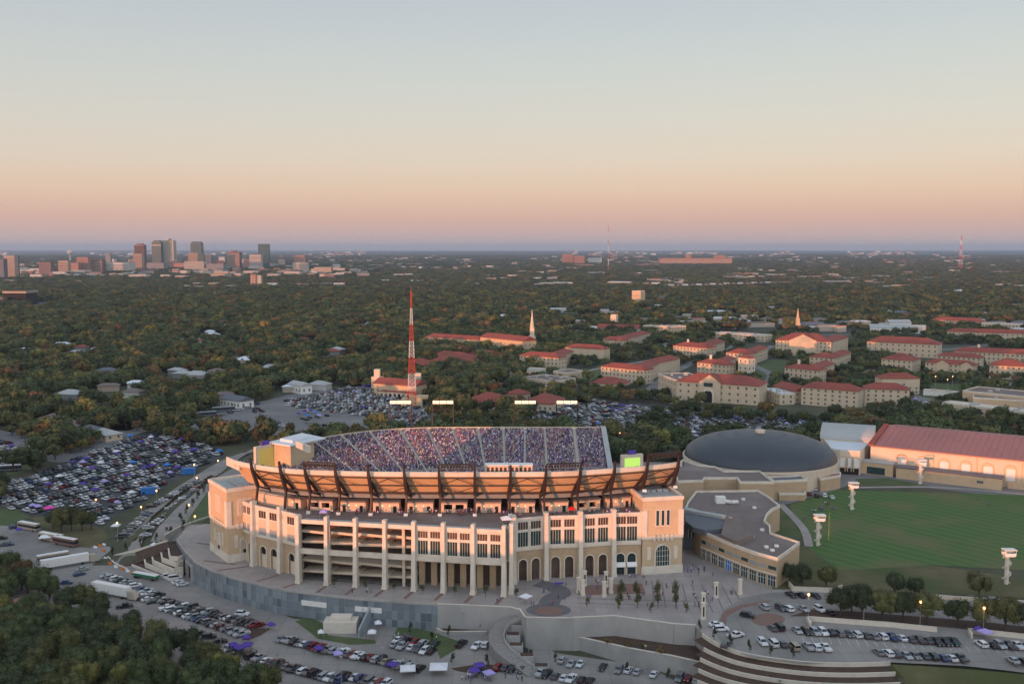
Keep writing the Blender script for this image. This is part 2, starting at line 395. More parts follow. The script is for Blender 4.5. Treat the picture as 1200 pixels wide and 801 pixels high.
# right lot on the upper level
LOT_R = road('upper_parking_lot', [(838, 740), (846, 716), (870, 700), (905, 694), (960, 692), (1000, 705), (1100, 712), (1290, 735), (1290, 806), (1200, 788), (1130, 780), (1045, 776), (940, 777), (880, 769), (850, 757)], .10, 'concrete_paving')
road('field_edge_road', [(1088, 700), (1200, 712), (1290, 726)], .125, 'concrete_paving', 9)
road('planted_strip', [(925, 722), (948, 722), (1040, 728), (1140, 738), (1290, 752), (1290, 744), (1150, 728), (1000, 716), (950, 714)], .13, 'mulch')
road('brick_circle', [(900 + 20 * math.cos(a / 20 * 2 * math.pi), 726 + 7.5 * math.sin(a / 20 * 2 * math.pi)) for a in range(20)], .14, 'brick_paving')
road('lower_front_slope', [(1045, 778), (1200, 790), (1290, 808), (1290, 900), (1060, 860), (1010, 830)], .13, 'dry_grass')
road('brick_arc', [(868, 708), (905, 703), (900, 706), (870, 712), (852, 722), (850, 738), (843, 730), (848, 716)], .135, 'brick_paving')

# ---------------------------------------------------------------- podium
EDGE = [(-141, 450), (-141.9, 438.5), (-136.8, 397.5), (-130, 384.7), (-119.5, 367.5), (-110, 357.4), (-101.9, 350.7), (-90.7, 343.3), (-80.2, 337.1), (-67.5, 332.8), (-50.6, 327.8), (-34.4, 324.5), (-24.8, 322.9), (-11.3, 321.3), (0, 319.7)]
CUL = [(2.5, 317.5), (4.5, 309.6), (19.5, 309.0)]
EDGE2 = [(33, 310.5), (51, 303.6), (57.5, 302.5)]
TERR_CURVE = smoothpts([(57.5, 302.5), (59.5, 295), (63, 288), (69.6, 281.5), (83, 276.4), (96, 275.2), (108.5, 276)], 4)
plaza = EDGE + CUL + EDGE2 + TERR_CURVE[1:-1] + [(108.5, 276), (108.5, 545), (-128, 545), (-140, 520)]
# left portion of this prism's top is the plaza pavement
mb = MB(); mb.prism(plaza, -13, -.02, 0); mb.build('plaza', 'plaza_paving'); tag(bpy.data.objects['plaza'], kind='structure')
NOTREE.append(plaza)
LOWFIELD_OK = True
drape('cul_de_sac_pavement', [(12 + 7.4 * math.cos(a), 317.2 + 5.9 * math.sin(a)) for a in [i * .3307 for i in range(19)]], .03, 'dark_paving', z=0)
drape('cul_de_sac_brick_circle', [(12 + 4.6 * math.cos(a), 316.4 + 3.9 * math.sin(a)) for a in [i * .3307 for i in range(19)]], .036, 'brick_paving', z=0)
drape('plaza_driveway', stripline(smoothpts([(12, 321), (13.5, 328), (17, 333), (15, 339), (9, 343.6)], 5), 7), .026, 'dark_paving', z=0)
drape('brick_walk', [(24, 331), (24, 341), (46, 343.5), (46, 333)], .02, 'brick_paving', z=0)
for k, (a, b) in enumerate([((-127, 392), (-107, 384)), ((-117, 369), (-104, 364.5)), ((-108.5, 357.3), (-98, 362.5)), ((-91, 345.3), (-84.6, 352.6)), ((-80, 338.6), (-76, 343.6))] + [((-67.5 + 10.35 * i, 333.4 - i * 1.85), (-65.0 + 10.35 * i, 341.2 - i * 1.85)) for i in range(7)]):
    drape('brick_paving_band', stripline([a, b], 1.3), .022 + k * .0004, 'brick_paving', z=0)
for y0, m_ in ((328.0, .4), (323.5, .3)):
    for (xa, xb) in ((22, 66),):
        drape('paving_joint_strip', stripline([(xa, y0), (xb, y0 - 3)], m_), .018, 'dark_paving', z=0)
for i in range(9):
    xx = 50 + i * 3.4; drape('paving_joint_strip', stripline([(xx, 346 - i * .8), (xx - 3 + i * .3, 320 - i)], .3), .019 + i * .0005, 'dark_paving', z=0)
# ---------------------------------------------------------------- screen wall round the podium
def seg_pts(poly, step):
    out = [poly[0]]; 
    for a, b in zip(poly, poly[1:]):
        n = max(1, round(dist(a, b) / step)); out += [lerp2(a, b, i / n) for i in range(1, n + 1)]
    return out
def screen_wall():
    root = empty('podium_screen_wall', 'grey glazed screen wall curving round the stadium podium above the lower lot', 'retaining wall', (-80, 336, -9))
    inv = Matrix.Translation((80, -336, 9))
    path = seg_pts(EDGE[2:13], 2.1)
    pm = MB(); fr = MB(); cap = MB()
    for i, (a, b) in enumerate(zip(path, path[1:])):
        T, d = frame(a, b); pm.T = fr.T = cap.T = T
        garage = 10 <= i <= 15
        zs = [-9.6, -6.4, -3.4, -.6]
        for k in range(3):
            if garage and k < 2 and 11 <= i <= 14: continue
            g = R.uniform(.75, 1.25); c = (.19 * g, .225 * g, .25 * g) if R.random() > .12 else (.10, .13, .15)
            pm.face([(0, .25, zs[k]), (d, .25, zs[k]), (d, .25, zs[k + 1]), (0, .25, zs[k + 1])], 0, c)
        fr.box(-.06, .06, .2, .42, -9.6 if not (garage and 11 <= i <= 14) else -3.5, -.5)
        for z in ([-6.4, -3.4] if not (garage and 11 <= i <= 14) else [-3.4]): fr.box(0, d, .2, .36, z - .05, z + .05)
        if garage and 11 <= i <= 14: pm.box(0, d, -.4, .2, -9.6, -3.45, 1)
        cap.box(-.02, d + .02, -.1, .5, -.55, .28)
    for (a, b, n_) in ((path[11], path[15], 0),):
        T, d = frame(a, b); g = MB(T); g.box(-.4, .5, .1, 1.2, -9.6, -3.2); g.box(d - .5, d + .4, .1, 1.2, -9.6, -3.2); g.box(-.4, d + .4, .1, 1.2, -3.2, -2.6)
        g.build('garage_portal', 'concrete', root).matrix_basis = inv
    for o in (pm.build('glass_panel', ['mass_paint', 'dark_void'], root), fr.build('mullion_frame', 'pole', root), cap.build('coping', 'concrete', root)): o.matrix_basis = inv
    for (pa, pb, y0, y1) in ((341, 372, 705, 709), (409, 441, 710, 715)):
        a = G(pa, y0, -1.0); b = G(pb, y0 + 2, -1.0)
        # put the panels against the wall
        pa_, pb_ = (-72.6, 334.5), (-63.4, 331.6)
        if pa == 409: pa_, pb_ = (-53.2, 328.6), (-43.9, 326.5)
        T, d = frame(pa_, pb_); g = MB(T); g.box(0, d, .2, .55, -4.5, -2.7); g.build('pale_sign_panel', 'white', root).matrix_basis = inv
screen_wall()
def long_wall(name, label, pts, z0, z1, thick=.6, m='concrete', cap=True, cat='retaining wall', group=None):
    """z0,z1 numbers or lists along pts"""
    n = len(pts); z0 = z0 if isinstance(z0, (list, tuple)) else [z0] * n; z1 = z1 if isinstance(z1, (list, tuple)) else [z1] * n
    mbw = MB(); mc = MB(); c0 = pts[0]; base = (c0[0], c0[1], z0[0])
    for i in range(n - 1):
        T, d = frame(pts[i], pts[i + 1]); mbw.T = mc.T = T
        mbw.hexa([(0, 0, z0[i]), (0, thick, z0[i]), (d, thick, z0[i + 1]), (d, 0, z0[i + 1]), (0, 0, z1[i]), (0, thick, z1[i]), (d, thick, z1[i + 1]), (d, 0, z1[i + 1])])
        if cap: mc.hexa([(0, -.08, z1[i]), (0, thick + .1, z1[i]), (d, thick + .1, z1[i + 1]), (d, -.08, z1[i + 1]), (0, -.08, z1[i] + .14), (0, thick + .1, z1[i] + .14), (d, thick + .1, z1[i + 1] + .14), (d, -.08, z1[i + 1] + .14)])
    o = mbw.build(name, m); shift(o, base); tag(o, label, cat, group)
    if cap:
        c = mc.build('coping', 'stone', o); shift(c, base, move=False)
    return o
def shift(o, base, move=True):
    o.data.transform(Matrix.Translation((-base[0], -base[1], -base[2])))
    if move: o.location = base
long_wall('retaining_wall', 'ribbed concrete retaining wall below the open colonnade, right of the glazed screen', EDGE[12:15] + CUL[:1], -12.6, .1, .5)
long_wall('retaining_wall', 'blocky concrete wall under the round end of the plaza driveway', CUL, -12.6, .5, .4)
long_wall('retaining_wall', 'long upper concrete wall along the front edge of the tree plaza', [CUL[-1]] + EDGE2, -12.6, .7, .5)
WB = [G(652, 741, -6), G(676, 745, -6), G(740, 759, -6), G(790, 768, -6), G(845, 780, -6.2), G(872, 797, -7)]
long_wall('retaining_wall', 'long lower concrete wall rising beside the parked cars below the plaza', WB, -13, [-5.9, -5.9, -5.9, -5.9, -6.2, -7], .6)
drape('planted_terrace', [WB[0], (33, 310.3), (51, 303.4), (57.4, 302.3), (59.3, 295)] + [G(850, 776, -6)] + WB[5:0:-1], .12, 'mulch', z=-6)
# ramp and planters left of the cul-de-sac
def prism_thing(name, label, cat, poly, z0, z1, m, group=None):
    b = MB(); b.prism(poly, z0, z1); o = b.build(name, m); shift(o, (poly[0][0], poly[0][1], z0 if not callable(z0) else z0(*poly[0]))); return tag(o, label, cat, group)
pl = [G(514, 734, -9), G(570, 727, -8), G(568, 742, -9.5), G(520, 744, -10)]
drape('planted_bank', pl, 1.9, 'mulch', z=-10.0)
long_wall('low_wall', 'low concrete wall in front of the dark planted wedge under the ribbed wall', [G(512, 742, -10), G(520, 746, -10), G(570, 746, -10)], -12.6, -8.0, .4, cat='wall')
rp = [G(570, 726, -6), G(600, 725, -4), G(648, 724, -2), G(650, 738, -5)]
def ramp():
    root = empty('entrance_stair_ramp', 'pale concrete ramp and stair block with planters climbing from the lot to the plaza', 'stairs', (0, 306, -12))
    inv = Matrix.Translation((0, -306, 12))
    path = smoothpts([(4, 316.5), (-2.5, 314.5), (-5.0, 309), (-3.5, 303.5), (1.5, 298.5), (6.5, 294)], 5); zz = [-1.2 - 10.3 * i / (len(path) - 1) for i in range(len(path))]
    w = MB(); k_ = MB()
    for i in range(len(path) - 1):
        T, d = frame(path[i], path[i + 1]); w.T = k_.T = T
        w.hexa([(-.2, -2.4, -13), (d + .2, -2.4, -13), (d + .2, 2.4, -13), (-.2, 2.4, -13), (-.2, -2.4, zz[i]), (d + .2, -2.4, zz[i + 1]), (d + .2, 2.4, zz[i + 1]), (-.2, 2.4, zz[i])])
        for s_ in (-2.6,): k_.hexa([(0, s_, zz[i] - .3), (d, s_, zz[i + 1] - .3), (d, s_ + .3, zz[i + 1] - .3), (0, s_ + .3, zz[i] - .3), (0, s_, zz[i] + .9), (d, s_, zz[i + 1] + .9), (d, s_ + .3, zz[i + 1] + .9), (0, s_ + .3, zz[i] + .9)])
    w.build('sloping_walk', 'concrete_paving', root).matrix_basis = inv; k_.build('side_kerb', 'concrete', root).matrix_basis = inv
    for i in range(5):
        q = path[6 + i * 4]; z_ = zz[6 + i * 4]; s = MB(); s.box(q[0] + 3.0, q[0] + 7.6, q[1] - .6, q[1] + 2.2, -13, z_ + .2); s.box(q[0] + 3.3, q[0] + 7.3, q[1] - .3, q[1] + 1.9, z_ + .2, z_ + .35, 1); s.build('planter', ['concrete', 'mulch'], root).matrix_basis = inv
ramp()
# curved terraces
def offset(pts, d):
    out = []
    for i, p in enumerate(pts):
        a = pts[max(0, i - 1)]; b = pts[min(len(pts) - 1, i + 1)]; L = dist(a, b) or 1
        out.append((p[0] + (b[1] - a[1]) / L * d, p[1] - (b[0] - a[0]) / L * d))
    return out
TC = TERR_CURVE[3:]
# direction: offsets must go towards the camera / left
sgn = 1 if offset(TC, 1)[len(TC) // 2][1] < TC[len(TC) // 2][1] else -1
for i in range(7):
    z = -i * 1.6
    w = offset(TC, sgn * (3.3 * i)); cut = 0 if i < 1 else 2 + i; w = w[cut:]
    long_wall('terrace_wall', f'curved cream terrace wall, {ordn(i)} one down from the round lot', w, z - 3, z + .2, .4, 'stone', cap=False, cat='terrace wall', group='curved terrace walls')
    w2 = offset(TC, sgn * (3.3 * (i + 1)))[cut:]; b = MB()
    for k in range(len(w) - 1): b.face([(*w[k], z - .95), (*w[k + 1], z - .95), (*w2[k + 1], z - 1.5), (*w2[k], z - 1.5)])
    tag(b.build('terrace_bed', 'mulch'), kind='structure'); NOTREE.append(w + w2[::-1])
# corner terraces left of the screen wall: stacked planter walls and a sloping planted bank
TL = [(-8.1, [(155, 661), (203, 679), (215, 678)]), (-6.6, [(170, 655), (171, 659), (200, 671), (214, 668.5)]), (-5.1, [(179, 652), (180, 656), (203, 666), (214, 663.5)]), (-3.6, [(189.5, 647), (190.5, 653), (207, 659), (214, 656)]), (-2.1, [(198, 642), (199.5, 651), (209, 652), (214, 650)])]
for i, (z, pl_) in enumerate(TL):
    w_ = [G(*p, z) for p in pl_]
    long_wall('terrace_wall', f'low angled cream planter wall left of the screen wall, {ordn(i)} from the bottom', w_, -10, z, .4, 'stone', cat='terrace wall', group='angled planter walls')
    poly = w_ + [(-137, 398), (-146, 404)] if i else w_ + [(-137, 390), (-150, 398), w_[0]][:2]
    prism_ = MB(); prism_.prism(poly, -10, z - .25); tag(prism_.build('planter_bed', 'mulch'), kind='structure')
LB = [(127, 652, -8.9), (134, 650, -8.6), (150, 646.5, -7), (165, 643, -5.2), (180, 638, -3.4), (197, 633, -1.6)]; RB = [(140, 664, -9), (155, 661, -8.3), (170, 655, -6.9), (179, 651.5, -5.4), (189.5, 646.5, -3.9), (198, 641.5, -2.3)]
b = MB(); LB = [(*G(p[0], p[1], p[2]), p[2]) for p in LB]; RB = [(*G(p[0], p[1], p[2]), p[2]) for p in RB]; q_ = lambda p: (p[0], p[1], -11)
for i in range(5):
    b.face([LB[i], RB[i], RB[i + 1], LB[i + 1]]); b.face([q_(RB[i]), q_(RB[i + 1]), RB[i + 1], RB[i]]); b.face([q_(LB[i]), q_(LB[i + 1]), LB[i + 1], LB[i]])
b.face([q_(LB[0]), q_(RB[0]), RB[0], LB[0]])
tag(b.build('corner_bank', 'mulch'), kind='structure')
long_wall('low_wall', 'pale low wall running up beside the dark planted corner bank', [G(134, 651, -8.6), G(165, 643, -5.2), G(197, 633, -1.6)], [-10, -9.5, -9], [-8.2, -4.8, -1.2], .8, 'stone', cat='wall')
long_wall('low_wall', 'white kerb wall round the corner of the planted bank', [G(127, 653, -9), G(134, 660, -9), G(150, 668, -9)], -9.3, -8.4, .4, 'white', cat='wall')
long_wall('low_wall', 'long cream wall behind the front row of the upper lot', [(p[0], p[1]) for p in GP([(949, 735), (945, 727), (1040, 734), (1098, 740)], 0)], -.1, 1.5, .4, 'stone', cat='wall')
long_wall('low_wall', 'cream wall behind the canopy at the right edge of the upper lot', [(p[0], p[1]) for p in GP([(1138, 748), (1134, 741), (1200, 748), (1290, 760)], 0)], -.1, 1.5, .4, 'stone', cat='wall')
long_wall('low_wall', 'cream garden wall between the athletics building and the practice field trees', [(p[0], p[1]) for p in GP([(925, 686), (930, 692), (978, 694), (986, 690)], 0)], -.1, 1.6, .4, 'stone', cat='wall')
long_wall('low_wall', 'pale wall with two posts along the far side of the right trees', [(p[0], p[1]) for p in GP([(1096, 701), (1200, 708), (1290, 722)], 0)], -.1, 1.3, .4, 'plaster', cat='wall')
# sloping green beside the left tower
long_wall('curved_wall', 'curved pale parapet wall beside the left stadium tower', smoothpts([(-143, 400), (-141, 412), (-134, 428), (-124, 442)], 4), -9, .8, .3, 'concrete', cat='wall')

# ---------------------------------------------------------------- stadium
ST = empty('football_stadium', 'large cream stone football stadium with dark roof trusses and two corner towers', 'stadium', (-20, 345, 0))
SI = Matrix.Translation((20, -345, 0))
def spart(b, name, m, parent=None, smooth=False):
    o = b.build(name, m, parent or ST, smooth)
    if parent is None: o.matrix_basis = SI
    return o
def arch_wall(b, u0, u1, z0, z1, arches, w0, w1, m=0, seg=10):
    """arches: (centre, halfwidth, spring height above z0)"""
    prev = u0
    for c, r, hs in arches:
        b.box(prev, c - r, w0, w1, z0, z1, m)
        pts = [(c - r * math.cos(math.pi * i / seg), z0 + hs + r * math.sin(math.pi * i / seg)) for i in range(seg + 1)]
        for (ua, za), (ub, zb) in zip(pts, pts[1:]):
            b.hexa([(ua, w0, za), (ub, w0, zb), (ub, w1, zb), (ua, w1, za), (ua, w0, z1), (ub, w0, z1), (ub, w1, z1), (ua, w1, z1)], m)
        prev = c + r
    b.box(prev, u1, w0, w1, z0, z1, m)
def arch_ring(b, c, r, zs, w0, w1, t, z0, m=0, seg=10):
    pts = [(c - r * math.cos(math.pi * i / seg), zs + r * math.sin(math.pi * i / seg), c - (r + t) * math.cos(math.pi * i / seg), zs + (r + t) * math.sin(math.pi * i / seg)) for i in range(seg + 1)]
    for p, q in zip(pts, pts[1:]):
        b.hexa([(p[0], w0, p[1]), (q[0], w0, q[1]), (q[0], w1, q[1]), (p[0], w1, p[1]), (p[2], w0, p[3]), (q[2], w0, q[3]), (q[2], w1, q[3]), (p[2], w1, p[3])], m)
    b.box(c - r - t, c - r, w0, w1, z0, zs, m); b.box(c + r, c + r + t, w0, w1, z0, zs, m)
def window(b, u, z0, z1, w, n, wd, glass=0, fr=1, rows=1):
    b.box(u - wd / 2, u + wd / 2, w - .22, w - .12, z0, z1, glass)
    for i in range(n + 1):
        x = u - wd / 2 + wd * i / n; b.box(x - .05, x + .05, w - .12, w + .02, z0, z1, fr)
    for i in range(rows + 1):
        z = z0 + (z1 - z0) * i / rows; b.box(u - wd / 2, u + wd / 2, w - .115, w + .01, z - .04, z + .04, fr)
def wall_with_holes(b, u0, u1, z0, z1, holes, w0, w1, m=0):
    """holes: (ua,ub,[(za,zb),...]) in order"""
    prev = u0
    for ua, ub, zz in holes:
        b.box(prev, ua, w0, w1, z0, z1, m); pz = z0
        for za, zb in zz:
            b.box(ua, ub, w0, w1, pz, za, m); pz = zb
        b.box(ua, ub, w0, w1, pz, z1, m); prev = ub
    b.box(prev, u1, w0, w1, z0, z1, m)
def pillar(p, q0, z1, wb=1.7, wt=1.25, d=2.0, top=None):
    """free-standing tapered buttress at p, aligned with wall direction q0"""
    T, _ = frame(p, (p[0] + q0[0], p[1] + q0[1])); b = MB(T)
    b.hexa([(-wb / 2, -.6, 0), (-wb / 2, d, 0), (wb / 2, d, 0), (wb / 2, -.6, 0), (-wt / 2, -.6, z1), (-wt / 2, d * .7, z1), (wt / 2, d * .7, z1), (wt / 2, -.6, z1)][0:8])
    b.box(-wt / 2 - .12, wt / 2 + .12, -.7, d * .7 + .12, z1 - .5, z1 + .25)
    b.box(-wb / 2 - .15, wb / 2 + .15, -.65, d + .15, 0, 1.0)
    return spart(b, 'buttress', 'stone')
LP = [(-75.6, 345.2), (-65.1, 343.0), (-54.6, 340.9), (-44.1, 338.9), (-33.8, 337.0), (-23.5, 335.2), (-13.2, 333.3), (-2.6, 331.6)]
RP = [(0.4, 344.2), (11.9, 348.3), (24.3, 349.6), (36.5, 352.4), (46.9, 353.4)]
CP = [(-104.0, 372.0), (-96.0, 363.6), (-84.2, 355.9), (-75.8, 349.5)]
# right range: brick arcade below, stone window wall above
def full_bay(p, q, blank=False, n_win=2, last=False):
    T, d = frame(p, q); b = MB(T); a = MB(T); cs = [d * (.5 + (i - (n_win - 1) / 2) * (.40 if n_win == 2 else 0)) for i in range(n_win)]
    if last: cs = [c - .3 for c in cs]
    arch_wall(a, 0, d, 0, 11.2, [(c, 1.55, 6.4) for c in cs], -1.2, 0)
    spart(a, 'arcade_wall', 'brick')
    for c in cs:
        r = MB(T); arch_ring(r, c, 1.55, 6.4, -.2, .14, .38, 0); spart(r, 'arch_surround', 'stone')
        if blank:
            g = MB(T); g.box(c - 1.5, c + 1.5, -.75, -.65, 0, 4.6); g.box(c - 1.55, c + 1.55, -1.0, -.8, 4.6, 8, 1)
            g.box(c - 1.55, c + 1.55, -.8, -.5, 4.5, 4.75); spart(g, 'arch_screen', ['plaster', 'dark_void'])
        elif last:
            g = MB(T); g.box(c - 1.55, c + 1.55, -.9, -.8, 0, 8, 0); g.box(c - 1.8, c + 1.8, -.5, 1.4, 3.2, 3.5, 1); g.hexa([(c - 1.8, 0, 3.5), (c - 1.8, 1.5, 3.5), (c + 1.8, 1.5, 3.5), (c + 1.8, 0, 3.5), (c - 1.8, 0, 4.7), (c - 1.8, .3, 4.7), (c + 1.8, .3, 4.7), (c + 1.8, 0, 4.7)], 1)
            spart(g, 'arch_glazing', ['glass', 'white'])
        else:
            g = MB(T); g.box(c - 1.55, c + 1.55, -4.2, -4.0, 0, 9, 0)
            for k in range(4): g.box(c - 1.5 + k, c - 1.42 + k, -1.0, -.92, 0, 3.2, 1)
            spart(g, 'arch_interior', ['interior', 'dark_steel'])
    s = MB(T); wd = 3.8 if d > 10 else 3.3
    wall_with_holes(s, 0, d, 11.2, 22.6, [(c - wd / 2, c + wd / 2, [(12.6, 17.9), (18.8, 21.6)] if not blank else [(18.6, 21.4)]) for c in cs], -.5, .12)
    s.box(0, d, -.5, .42, 11.2, 11.9); s.box(0, d, -.5, .35, 22.2, 23.0)
    spart(s, 'window_wall', 'stone')
    for c in cs:
        w = MB(T)
        if blank:
            w.box(c - wd / 2, c + wd / 2, .12, .2, 15.0, 18.1, 2); w.box(c - wd / 2, c + wd / 2, .12, .2, 12.3, 15.0, 3)
            window(w, c, 18.6, 21.4, .1, 3, wd, 4)
        else:
            window(w, c, 12.6, 17.9, .1, 4, wd, 0, 1, 1); window(w, c, 18.8, 21.6, .1, 4, wd, 4)
        spart(w, 'window', ['glass', 'stone', 'booth', 'grey_panel', 'brown_glass'])
    return d
for i in range(4): full_bay(RP[i], RP[i + 1], last=(i == 3))
for i in range(3): full_bay(CP[i], CP[i + 1], blank=True, n_win=2 if i < 2 else 1)
def dirn(p, q):
    d = dist(p, q); return ((q[0] - p[0]) / d, (q[1] - p[1]) / d)
for i in range(4): pillar((RP[i][0] + .1, RP[i][1] - .2), dirn(RP[0], RP[4]), 24.3)
for i in range(1, 3): pillar(CP[i], dirn(CP[i - 1], CP[i + 1]), 24.3)
for i, p in enumerate(LP): pillar((p[0], p[1] - .3), dirn(LP[0], LP[7]), 24.2, 1.6, 1.1)
pillar((LP[7][0] + 2.6, LP[7][1] + 1.6), dirn(LP[0], LP[7]), 24.4, 1.5, 1.2)
# return wall between the open frame and the right range
T, d = frame((-1.2, 333.5), (0.2, 344.0)); b = MB(T); b.box(0, d, -.4, .4, 11, 23); spart(b, 'return_wall', 'stone')
for i in range(7):
    p, q = LP[i], LP[i + 1]; T, d = frame(p, q)
    b = MB(T); b.box(.7, d - .7, -.5, .35, 21.3, 22.7); spart(b, 'top_beam', 'stone')
    b = MB(T); b.box(.7, d - .7, -.6, .45, 10.4, 12.2); spart(b, 'middle_beam', 'stone')
    if i < 4:
        for k, z in enumerate((17.8, 14.3, 7.2, 3.4)):
            dz = .5 if k % 2 else -.5
            b = MB(T); x1 = d + .3 if i < 3 else d * (.92)
            b.hexa([(-.3, -9, z - .9 - dz * .5), (-.3, -3.2, z - .9 - dz * .5), (x1, -3.2, z - .9 + dz * .5), (x1, -9, z - .9 + dz * .5), (-.3, -9, z - dz * .5), (-.3, -3.2, z - dz * .5), (x1, -3.2, z + dz * .5), (x1, -9, z + dz * .5)])
            spart(b, 'ramp_slab', 'plaster')
        b = MB(T); b.box(.3, d - .3, -3.0, -2.9, 0, .12)
        for k in range(14): b.box(.5 + k * d / 14, .56 + k * d / 14, -3, -2.9, 0, 2.6)
        b.box(.3, d - .3, -3.0, -2.9, 2.5, 2.6); spart(b, 'railing', 'dark_steel')
    else:
        s = MB(T); cs = [d * .29, d * .71]
        wall_with_holes(s, .7, d - .7, 12.2, 21.3, [(c - 1.75, c + 1.75, [(12.7, 17.6), (18.5, 20.9)]) for c in cs], -.3, .1); spart(s, 'window_wall', 'stone')
        for c in cs:
            w = MB(T); window(w, c, 12.7, 17.6, .08, 4, 3.5, 0, 1, 1); window(w, c, 18.5, 20.9, .08, 4, 3.5, 2); spart(w, 'window', ['glass', 'stone', 'brown_glass'])
            w = MB(T); w.box(c - 3 + .0, c - .9, -6.8, -5.4, 0, 10.4); spart(w, 'inner_pier', 'brick')
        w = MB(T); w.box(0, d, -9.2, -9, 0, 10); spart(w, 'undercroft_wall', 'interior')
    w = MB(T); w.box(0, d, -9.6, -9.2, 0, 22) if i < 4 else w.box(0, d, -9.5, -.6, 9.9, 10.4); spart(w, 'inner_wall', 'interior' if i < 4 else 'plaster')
for (u_, i) in ((.55, 3), (.95, 0)):
    T, d = frame(LP[i], LP[i + 1]); b = MB(T); b.box(d * u_ - .5, d * u_ + .5, -3.4, -2.4, 0, 21.2); spart(b, 'inner_column', 'plaster')
# end wall of the open frame
T, d = frame(CP[3], LP[0]); b = MB(T); b.box(0, d, -.5, .3, 0, 22.6); spart(b, 'return_wall', 'stone')

# upper concourse deck
rim = smoothpts([(-106, 372.8), (-98.5, 366.6), (-86.6, 359.8), (-75.2, 356.0), (-51.8, 353.0), (-26, 352.3), (0, 352.4), (18.4, 353.3), (38.2, 358.6), (52, 363.6), (64.0, 369.6)], 4)
CEN = (-17, 480)
def inward(p, d):
    L = dist(p, CEN); return (p[0] + (CEN[0] - p[0]) / L * d, p[1] + (CEN[1] - p[1]) / L * d)
deck = [(-104.0, 372.4), (-96, 364.2), (-84.2, 356.6), (-75.6, 350), (-75.2, 345.6), (-2.6, 332.2), (0.2, 344.4), (12, 348.6), (24.3, 350), (36.6, 352.8), (47.0, 353.6), (46, 372), (64, 372), (66, 396), (-20, 396), (-112, 396)]
b = MB(); b.prism(deck, 21.2, 21.95); spart(b, 'concourse_deck', 'brown_roof')
b = MB(); b.prism([(-74.5, 346.3), (-3.2, 333.0), (-3.0, 335.6), (-74, 349)], 21.96, 22.02); spart(b, 'deck_gutter', 'grey_roof')
# body of the stand behind the facade
b = MB(); b.prism([(-103.5, 373), (-95.5, 365.6), (-76, 355), (-2, 346), (46, 356), (62, 378), (62, 400), (-110, 400)], 0, 21.1); spart(b, 'stand_body', 'interior')
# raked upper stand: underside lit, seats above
def loft(name, m, sections, m2=None):
    b = MB()
    for s0, s1 in zip(sections, sections[1:]):
        for k in range(len(s0) - 1): b.face([s0[k], s1[k], s1[k + 1], s0[k + 1]])
    return spart(b, name, m)
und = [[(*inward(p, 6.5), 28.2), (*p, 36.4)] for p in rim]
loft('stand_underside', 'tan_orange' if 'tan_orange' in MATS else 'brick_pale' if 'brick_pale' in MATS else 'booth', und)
loft('stand_parapet', 'stone', [[(*inward(p, -.25), 36.4), (*inward(p, -.25), 38.0), (*inward(p, .5), 38.0), (*inward(p, .5), 36.0)] for p in rim])
loft('upper_seating', 'seat_concrete', [[(*inward(p, .5), 37.0), (*inward(p, 26), 22), (*inward(p, 60), 2.0), (*inward(p, 62), -6)] for p in rim])
loft('lower_fascia', 'grey_panel', [[(*inward(p, 7.0), 26.6), (*inward(p, 6.5), 28.2)] for p in rim])
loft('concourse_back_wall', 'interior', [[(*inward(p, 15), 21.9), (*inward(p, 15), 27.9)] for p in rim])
loft('concourse_soffit', 'plaster', [[(*inward(p, 15), 27.6), (*inward(p, 7.0), 26.6)] for p in rim])
for p in (rim[0], rim[-1]):
    b = MB(); q = [(*p, 36.4), (*p, 38), (*inward(p, 26), 22), (*inward(p, 60), 2), (*inward(p, 60), 0), (*inward(p, 12), 0), (*inward(p, 10), 28)]; b.face(q); spart(b, 'stand_end_wall', 'plaster')
# parapet tail on the left
T, d = frame((-110.6, 380.5), (-103.0, 370.5)); b = MB(T); b.box(0, d, -.3, .3, 34.4, 37.6); spart(b, 'stand_parapet', 'stone')
# concession booths on the deck
bo = offset(rim, 0)
cur = [inward(p, 4.2) for p in rim]
cl = seg_pts(cur, 1.0); acc = [0]
for a, c in zip(cl, cl[1:]): acc.append(acc[-1] + dist(a, c))
def along(s):
    for i in range(len(acc) - 1):
        if acc[i + 1] >= s: return lerp2(cl[i], cl[i + 1], (s - acc[i]) / (acc[i + 1] - acc[i]))
    return cl[-1]
s = 20.0; k = 0
while s < acc[-1] - 26:
    w_ = 9.6; p, q = along(s), along(s + w_); T, d = frame(p, q); b = MB(T)
    if k % 4 == 1:
        b.box(0, 1.2, -5, 0, 22, 25.6); b.box(d - 1.2, d, -5, 0, 22, 25.6); b.box(d / 2 - .6, d / 2 + .6, -5, 0, 22, 25.6); b.box(1.2, d - 1.2, -4.8, -4.4, 22, 25.6, 2); b.box(0, d, -5, .1, 25.0, 25.6)
        b.box(1.2, d - 1.2, -.6, -.1, 22, 23.1, 0)
    else:
        b.box(0, d, -5, 0, 22, 25.6)
        b.box(1.0, 2.2, 0, .06, 22, 24.3, 2); b.box(d - 2.2, d - 1.0, 0, .06, 22, 24.3, 2)
        for j in (.36, .64): b.box(d * j - .12, d * j + .12, 0, .2, 24.3, 24.55, 3)
    b.box(-.25, d + .25, -5.2, .5, 25.6, 26.1, 1); spart(b, 'concession_booth', ['booth', 'brown_roof', 'dark_void', 'warm_glow']); s += w_ + 2.8; k += 1
